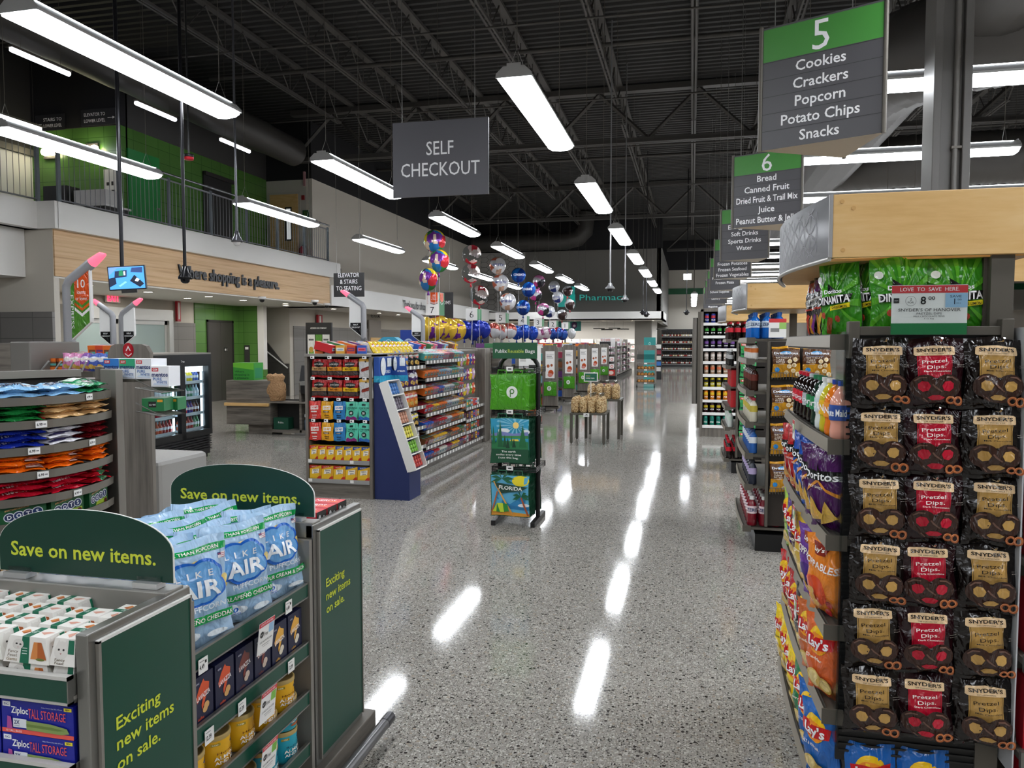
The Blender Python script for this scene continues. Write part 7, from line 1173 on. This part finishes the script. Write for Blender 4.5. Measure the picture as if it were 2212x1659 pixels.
sgn = Proto(lambda: M().box((-.2, 0, 0), (.2, .30, .30), pm('#3f9a3a')).art([('P', [(0, 1), (1, 1), (1, .6), (0, .75)], pm('#6fbf3a')), ('T', 'Where', .3, .50, .10, .46, 0, .01, pm('#12402a')), ('T', 'shopping is', .42, .32, .10, .72, 0, .01, pm('#12402a')), ('T', 'a pleasure.', .42, .14, .10, .70, 0, .01, pm('#12402a'))], frame((-.2, -.001, 0), (.4, 0, 0), (0, 0, .3)), .4, .3, .001, .0005).art([('R', .1, .1, .9, .7, pm('#2a8a5a'))], frame((.201, 0, 0), (0, .3, 0), (0, 0, .3)), .3, .3, .001).obj('shopping_bag'))
sgn.put((-7.58, 11.95, .931), 0, 'bright green slogan bag standing on the service desk', 'shopping bag'); sgn.put((-6.1, 13.6, .93), 0, 'green slogan bag half hidden behind the jerky unit', 'shopping bag')
t = thing('back_counter', 'grey counter behind the service desk', 'counter', (-6.6, 13.4, 0)); M().box((0, 0, 0), (1.6, .6, .93), GW).obj('body', t)
pb = thing('paper_bag', 'crumpled brown paper bag on the lower desk ledge', 'bag', (-6.98, 11.97, .585)); pb.scale = (1.4, 1.2, 1.15); KR = nodes('kraft_paper', .7); KM, nt, bb = KR; bb.inputs['Base Color'].default_value = lin('#a9825a'); n_ = nt.nodes.new('ShaderNodeTexNoise'); n_.inputs['Scale'].default_value = 14; bp_ = nt.nodes.new('ShaderNodeBump'); bp_.inputs['Strength'].default_value = .8; bp_.inputs['Distance'].default_value = .05; nt.links.new(n_.outputs['Fac'], bp_.inputs['Height']); nt.links.new(bp_.outputs[0], bb.inputs['Normal'])
m = M(); R3 = random.Random(5); n = 16; pf = [(.11, 0), (.135, .06), (.14, .16), (.125, .24), (.10, .30), (.12, .36), (.09, .40), (.05, .37)]; vs = [(r*(1+R3.uniform(-.1, .1))*cos(2*pi*j/n), r*(1+R3.uniform(-.1, .1))*sin(2*pi*j/n)*.85, z+R3.uniform(-.015, .015)*(z > 0)) for r, z in pf for j in range(n)]
m.add(vs, [(i*n+j, i*n+(j+1) % n, (i+1)*n+(j+1) % n, (i+1)*n+j) for i in range(len(pf)-1) for j in range(n)], KM, True); m.obj('sack', pb)
t = thing('register_screen', 'black register monitor seen from behind on the service desk', 'monitor', (-6.15, 12.1, .92)); m = M(); m.box((-.2, 0, .06), (.2, .03, .34), BLACK, Matrix.Rotation(-.2, 4, 'X')); m.obj('screen', t, bevel=.004); M().box((-.05, -.06, 0), (.05, .02, .22), mt('#8d8d8d', .3, .5)).obj('stand', t)
t = thing('card_terminal', 'small grey terminal beside the register monitor', 'terminal', (-6.5, 12.1, .92)); M().box((-.1, 0, .0), (.1, .06, .28), mt('#2a2a2c', .4), Matrix.Rotation(-.3, 4, 'X')).obj('body', t)
bk = M().box((-.14, 0, 0), (.14, .2, .2), mt('#114a36', .5)).text('Publix', frame((-.14, -.001, 0), (1, 0, 0), (0, 0, 1)), .14, .12, .03, TAGW).obj('storage_bin', None, (-6.86, 11.92, .092)); tag(bk, 'dark green bin on the lowest shelf of the service desk', 'bin')
sp = thing('spray_bottle', 'clear blue spray bottle under the service desk', 'bottle', (-6.38, 11.95, .092)); M().lathe([(0, 0), (.045, 0), (.045, .16), (.018, .22), (0, .22)], mt('#5a7a9a', .2), 12).obj('body', sp); M().box((-.04, -.012, .22), (.025, .012, .27), TAGW).obj('trigger_head', sp)
# lift doors
t = thing('lift_doors', 'dark bronze two-leaf lift doors in the green tiled recess', 'door', (-12.47, 18.03, 0)); m = M(); m.box((0, -.06, 0), (.03, 0, 2.18), mt('#35322f', .4, .3)); m.box((0, 1.08, 0), (.03, 1.14, 2.18), mt('#35322f', .4, .3)); m.box((0, -.06, 2.12), (.03, 1.14, 2.18), mt('#35322f', .4, .3)); m.obj('door_frame', t)
for k in range(2): m = M(); m.box((.0, .54*k+.003, 0), (.018, .54*k+.537, 2.12), mt('#4a4643', .38, .35)); m.obj('door_leaf', t)
m = M(); m.box((.019, .68, 1.32), (.021, .84, 1.44), BLACK); m.text('★1', frame((.0215, .76, 1.38), (0, 1, 0), (0, 0, 1)), 0, 0, .07, TAGW); m.obj('level_plate', t)
t = thing('lift_call_panel', 'tall dark call panel on the green tiled side wall', 'panel', (-12.2, 19.44, .95)); M().box((-.08, -.02, 0), (.08, 0, .55), mt('#4b4a48', .35, .4)).obj('plate', t); M().box((-.05, -.024, .43), (.05, -.02, .5), TAGW).obj('label_plate', t)
# vestibule sliding doors
AL_ = mt('#c3c3c0', .35, .5); t = thing('sliding_doors', 'aluminium framed glass sliding doors at the store entrance', 'door', (-12.44, 13.1, 0))
m = M(); m.box((0, 0, 2.10), (.12, 3.35, 2.36), AL_); m.box((0, 0, 0), (.12, .12, 2.1), AL_); m.box((0, 3.2, 0), (.12, 3.35, 2.1), AL_); m.box((0, 1.55, 0), (.10, 1.65, 2.1), AL_); m.obj('door_frame', t)
for y0, y1 in ((.12, 1.55), (1.65, 3.2)):
    m = M(); m.box((.02, y0, 0), (.06, y0+.09, 2.1), AL_); m.box((.02, y1-.09, 0), (.06, y1, 2.1), AL_); m.box((.02, y0, 0), (.06, y1, .12), AL_); m.box((.02, y0, 2.0), (.06, y1, 2.1), AL_); f = m.obj('door_leaf', t); M().box((.035, y0+.09, .12), (.045, y1-.09, 2.0), mt('#9fb0ae', .1)).obj('glass', f)
t = thing('exit_sign', 'red glowing exit sign above the entrance doors', 'sign', (-12.44, 14.35, 2.46)); m = M(); m.box((0, 0, 0), (.04, .42, .22), mt('#e9dcd8', .4)); m.text('EXIT', frame((.042, .21, .11), (0, 1, 0), (0, 0, 1)), 0, 0, .16, em('#ff2a4a', 2.5), w=.36, bold=.03); m.obj('box', t)
def redsign(name, label, p, w, h, txt): m = M(); m.box((0, 0, 0), (.06, w, h), mt('#b02030', .4)); m.box((.061, w*.3, h*.1), (.062, w*.7, h*.9), mt('#e9e4e0', .5)); tag(m.obj(name, None, p), label, 'sign')
redsign('extinguisher_sign', 'narrow red fire extinguisher sign above the grey tiles', (-12.45, 16.7, 2.1), .13, .52, '')
for i, (px, py) in enumerate(((566, 649), (680, 662), (706, 667))):
    p = at(px, py, 15.5+i*1.5); t = thing('ceiling_camera', 'white half-dome camera under the soffit, %s from the left' % nth(i), 'camera', (p.x, 15.5+i*1.5, 2.6)); M().lathe([(0, 0), (.09, 0), (.09, -.05), (.06, -.06)], mt('#e9e9e9', .4), 14).obj('base', t); M().lathe([(.06, -.06), (.045, -.11), (0, -.13)], BLACK, 14).obj('dome', t)
# wall slogan
t = thing('wall_lettering', 'black raised slogan letters on the oak wall reading Where shopping is a pleasure', 'sign', (-9.735, 15.03, 2.98)); m = M(); m.text('Where shopping is a pleasure.', frame((0, 0, 0), (0, 1, 0), (0, 0, 1)), 0, 0, .235, mt('#26262a', .45), w=3.75, bold=.025, off=.03); m.text('Where shopping is a pleasure.', frame((0, 0, 0), (0, 1, 0), (0, 0, 1)), 0, 0, .235, mt('#26262a', .45), w=3.75, bold=.025, off=.015); m.text('Where shopping is a pleasure.', frame((0, 0, 0), (0, 1, 0), (0, 0, 1)), 0, 0, .235, mt('#26262a', .45), w=3.75, bold=.025, off=.002); m.obj('letters', t)
t = thing('wall_lettering', 'small black thank you letters on the white canopy band', 'sign', (-9.69, 26.8, 2.9)); m = M(); m.text('Thank you for shopping with us', frame((0, 0, 0), (0, 1, 0), (0, 0, 1)), 0, 0, .26, mt('#26262a', .45), w=3.6, bold=.025, off=.02); m.obj('letters', t)
# stair rail, notice board, restroom
t = thing('stair_handrail', 'white sloping handrail on the dark stair wall', 'handrail', (0, 0, 0)); M().tube([(-12.45, 20.62, 1.42), (-11.62, 20.62, .82)], .022, WHITE, 8).obj('rail', t)
t = thing('notice_board', 'black freestanding notice board with three green and white posters', 'board', (-10.69, 20.0, 0)); M().box((0, 0, .0), (.8, .08, 2.14), mt('#1b1b1d', .4)).obj('frame', t, bevel=.01)
m = M(); fr = frame((.06, -.001, .95), (.68, 0, 0), (0, 0, .85)); m.art([('R', 0, 0, .33, 1, '#e9e9e6'), ('R', .05, .05, .28, .45, '#6fae4a'), ('R', .05, .8, .28, .86, '#6a6a6a'), ('E', .16, .5, .1, .1, '#c9a24a'), ('R', .36, 0, .66, 1, '#5f9a3f'), ('R', .42, .5, .6, .54, '#d9e9c9'), ('R', .68, 0, 1, 1, '#e9e9e6'), ('R', .72, .05, .96, .5, '#7a7a7a'), ('R', .72, .8, .95, .86, '#6a6a6a')], fr, .68, .85, .001); m.text('ADDRESS OUR COMPANY', frame((.4, -.001, 1.98), (1, 0, 0), (0, 0, 1)), 0, 0, .05, TAGW, w=.5); m.obj('posters', t)
redsign('defibrillator_sign', 'white and red heart sign on the left wall', (-11.54, 22.3, 2.05), .3, .4, '')
t = thing('restroom_door', 'pale wood restroom door in the left wall', 'door', (-11.55, 26.3, 0)); m = M(); m.box((0, 0, 0), (.05, 1.1, 2.4), mt('#8b8580', .5)); m.obj('door_frame', t); M().box((.05, .1, 0), (.07, 1.0, 1.75), MAPLE).obj('door_leaf', t); m = M(); m.text('RESTROOMS', frame((.06, .55, 2.56), (0, 1, 0), (0, 0, 1)), 0, 0, .13, INK, w=.85, bold=.02); m.obj('lettering_plate', t)
t = thing('water_display', 'tall blue drinking water display behind lane seven', 'display stand', (-6.9, 18.6, 0)); M().box((-.38, 0, 0), (.5, .5, 1.9), mt('#1f3f96', .5)).obj('body', t); m = M(); m.art([('G', .25, .82, .14, .065, .6, '#a9b9dc'), ('T', 'WATER', .25, .70, .025, .3, 0, .01, '#dfe6f4')], frame((-.38, -.001, 0), (.88, 0, 0), (0, 0, 1.9)), .88, 1.9, .002); m.obj('print', t)
t = thing('drink_display', 'teal arched drink display behind the jerky unit', 'display stand', (-5.15, 12.6, 0)); m = M(); m.prism([(-.22, 0), (.22, 0), (.22, 1.6), (.1, 1.68), (-.1, 1.68), (-.22, 1.6)], 'y', 0, .2, mt('#3a9fc0', .5)); m.obj('body', t); m = M(); m.art([('G', .5, .93, .16, .045, .85, '#d9eef4'), ('R', .05, .78, .95, .85, '#c9a27a')], frame((-.22, -.001, 0), (.44, 0, 0), (0, 0, 1.68)), .44, 1.68, .002); m.obj('print', t)
# balcony
rl = thing('balcony_railing', 'steel baluster railing along the upper level', 'railing', (0, 0, 0)); RM = mt('#8d8f92', .3, .5)
def rail(a, b, n):
    A_ = Vector(a); B_ = Vector(b)
    M().tube([A_+Vector((.05, 0, .98)), B_+Vector((.05, 0, .98))], .022, mt('#9a9c9e', .25, .8), 8).obj('handrail', rl); M().tube([A_+Vector((0, 0, .88)), B_+Vector((0, 0, .88))], .016, RM, 6).obj('top_rail', rl); M().tube([A_+Vector((0, 0, .05)), B_+Vector((0, 0, .05))], .014, RM, 6).obj('bottom_rail', rl)
    for i in range(n+1): p = A_.lerp(B_, i/n); M().box((p.x-.02, p.y-.03, p.z-.35), (p.x+.02, p.y+.03, p.z+.93), mt('#a9b2ba', .22, .7)).obj('post', rl)
    for i in range(n):
        m = M(); p = A_.lerp(B_, i/n); q = A_.lerp(B_, (i+1)/n); c = max(2, int((q-p).length/.105))
        for k in range(1, c): w_ = p.lerp(q, k/c); m.tube([w_+Vector((0, 0, .05)), w_+Vector((0, 0, .88))], .0065, RM, 4)
        m.obj('baluster_grille', rl)
rail((-9.72, 10.3, 3.78), (-9.72, 19.5, 3.78), 7); rail((-10.02, 2.5, 3.78), (-10.02, 10.2, 3.78), 5)
def plaque(label, x0, x1, z0, z1, lines, arrow):
    t = thing('wall_sign', label, 'sign', (x0, 15.02, z0)); w = x1-x0; h = z1-z0; m = M(); m.box((0, -.015, 0), (w, 0, h), mt('#2b2b2f', .5)); fr = frame((0, -.016, 0), (1, 0, 0), (0, 0, 1))
    for k, s in enumerate(lines): m.text(s, fr, w*(.60 if arrow < 0 else .40), h*(.68-.38*k), h*.2, STXT, w=w*.62)
    ax = w*.12 if arrow < 0 else w*.88; m.art([('R', (ax-.09)/w, .40, (ax+.09)/w, .43, STXT), ('P', [((ax+arrow*.10)/w, .415), ((ax+arrow*.04)/w, .50), ((ax+arrow*.04)/w, .33)][::arrow], STXT)], frame((0, -.016, 0), (w, 0, 0), (0, 0, h)), w, h, .001); m.obj('plate', t)
plaque('dark STAIRS TO LOWER LEVEL sign with a left arrow', -14.75, -13.95, 6.42, 6.78, ['STAIRS TO', 'LOWER LEVEL'], -1); plaque('dark ELEVATOR TO LOWER LEVEL sign with a right arrow', -13.5, -12.6, 6.46, 6.82, ['ELEVATOR TO', 'LOWER LEVEL'], 1)
for i, (x, z) in enumerate(((-13.22, 5.92), (-14.36, 5.92))):
    t = thing('wall_sconce', 'round glowing wall lamp on the green tiles, %s of two' % ('right', 'left')[i], 'light', (x, 15.03, z)); M().box((-.16, -.05, -.14), (.16, 0, .14), mt('#3a3836', .4)).obj('plate', t)
    for s in (-.07, .12): M().lathe([(0, -.09), (.07, -.06), (.09, 0), (.07, .06), (0, .09)], em('#fff3c8', 14), 12, c=(s, -.1, 0)).obj('globe', t)
t = thing('balcony_door', 'bright green door in the green tiled upper wall', 'door', (-12.49, 15.2, 3.75)); M().box((0, 0, 0), (.04, 1.05, 2.22), mt('#1f8a3f', .4)).obj('door_leaf', t); M().cyl((.04, .93, 1.0), (.1, .93, 1.0), .03, STEEL, 10).obj('door_handle', t)
t = thing('balcony_opening', 'dark lift opening in the green upper wall', 'door', (-12.49, 17.98, 3.75)); M().box((0, 0, 0), (.03, 1.25, 2.28), mt('#1a1817', .5)).obj('door_leaf', t); M().box((0, 0, 2.2), (.10, 1.3, 2.3), mt('#2f2b29', .4)).obj('hood', t)
t = thing('upper_wood_door', 'maple door with a narrow window at the balcony end', 'door', (-12.36, 21.06, 3.75)); M().box((-.06, 0, 0), (.98, .04, 2.3), mt('#bdb8ae', .5)).obj('door_frame', t); M().box((0, -.02, 0), (.92, 0, 2.23), MAPLE).obj('door_leaf', t); M().box((.50, -.03, .85), (.72, -.02, 1.85), BLACK).obj('window_frame', t); M().box((.55, -.034, .9), (.68, -.03, 1.8), mt('#dfe2e2', .1, 0, .35)).obj('window_pane', t)
ns = M().box((0, -.02, 0), (.2, 0, .22), mt('#12553a', .5)); 
for k, s in enumerate(('Do not', 'lean on', 'railing.')): ns.text(s, frame((0, -.021, 0), (1, 0, 0), (0, 0, 1)), .1, .17-.055*k, .03, LIME)
tag(ns.obj('notice_plate', None, (-11.3, 21.08, 5.27)), 'small green do not lean notice beside the maple door', 'sign'); tag(M().box((0, -.04, 0), (.09, 0, .13), mt('#a3202a', .4)).obj('fire_alarm', None, (-11.32, 21.08, 5.8)), 'small red fire alarm box beside the maple door', 'alarm'); tag(M().box((0, -.05, 0), (.06, 0, .42), mt('#b98a8c', .5)).obj('wall_beacon', None, (-11.25, 21.08, 6.2)), 'pale red strip sign high on the balcony end wall', 'sign')
ex = thing('fire_extinguisher', 'red fire extinguisher hanging behind the railing end', 'extinguisher', (-11.3, 21.0, 3.9)); M().lathe([(0, 0), (.09, 0), (.09, .45), (.03, .53), (0, .53)], mt('#b3182a', .3), 14).obj('cylinder', ex); m = M(); m.tube([(.0, 0, .55), (.1, 0, .58), (.15, 0, .45), (.14, 0, .2)], .014, BLACK, 6); m.obj('hose', ex)
t = thing('beverage_station', 'dark and white beverage station on the balcony', 'counter', (-14.0, 14.2, 3.75)); M().box((0, 0, 0), (1.75, .7, .75), CHAR).obj('base', t); M().box((-.03, -.03, .75), (1.8, .75, .79), WHITE).obj('top', t); M().box((.1, .1, .79), (.7, .5, 1.25), mt('#26262a', .4)).obj('machine', t); M().box((.8, .2, .79), (1.6, .6, 1.15), mt('#d9d6d2', .5)).obj('cup_rack', t)
tag(M().box((0, -.02, 0), (.36, 0, .72), TAGW).art([('R', .2, .5, .4, .6, INK), ('R', .55, .5, .7, .62, INK), ('R', .2, .3, .45, .36, INK), ('R', .55, .3, .8, .36, INK)], frame((0, -.021, 0), (.36, 0, 0), (0, 0, .72)), 1, 1, .001).obj('wall_poster', None, (-12.95, 15.03, 4.75)), 'white notice poster on the green tiles behind the railing', 'poster')
t = thing('work_light', 'dark tilted desk lamp shape behind the railing at the frame edge', 'lamp', (-12.6, 9.6, 3.75)); M().box((-.3, -.3, 0), (.3, .3, .75), CHAR).obj('table', t); m = M(); m.tube([(0, 0, .75), (.2, .1, 1.1), (-.1, .1, 1.3)], .03, BLACK, 6); m.obj('arm', t); m = M(); m.box((-.35, -.15, 1.0), (.35, .2, 1.04), mt('#4a3326', .5)); m.obj('shelf_board', t)
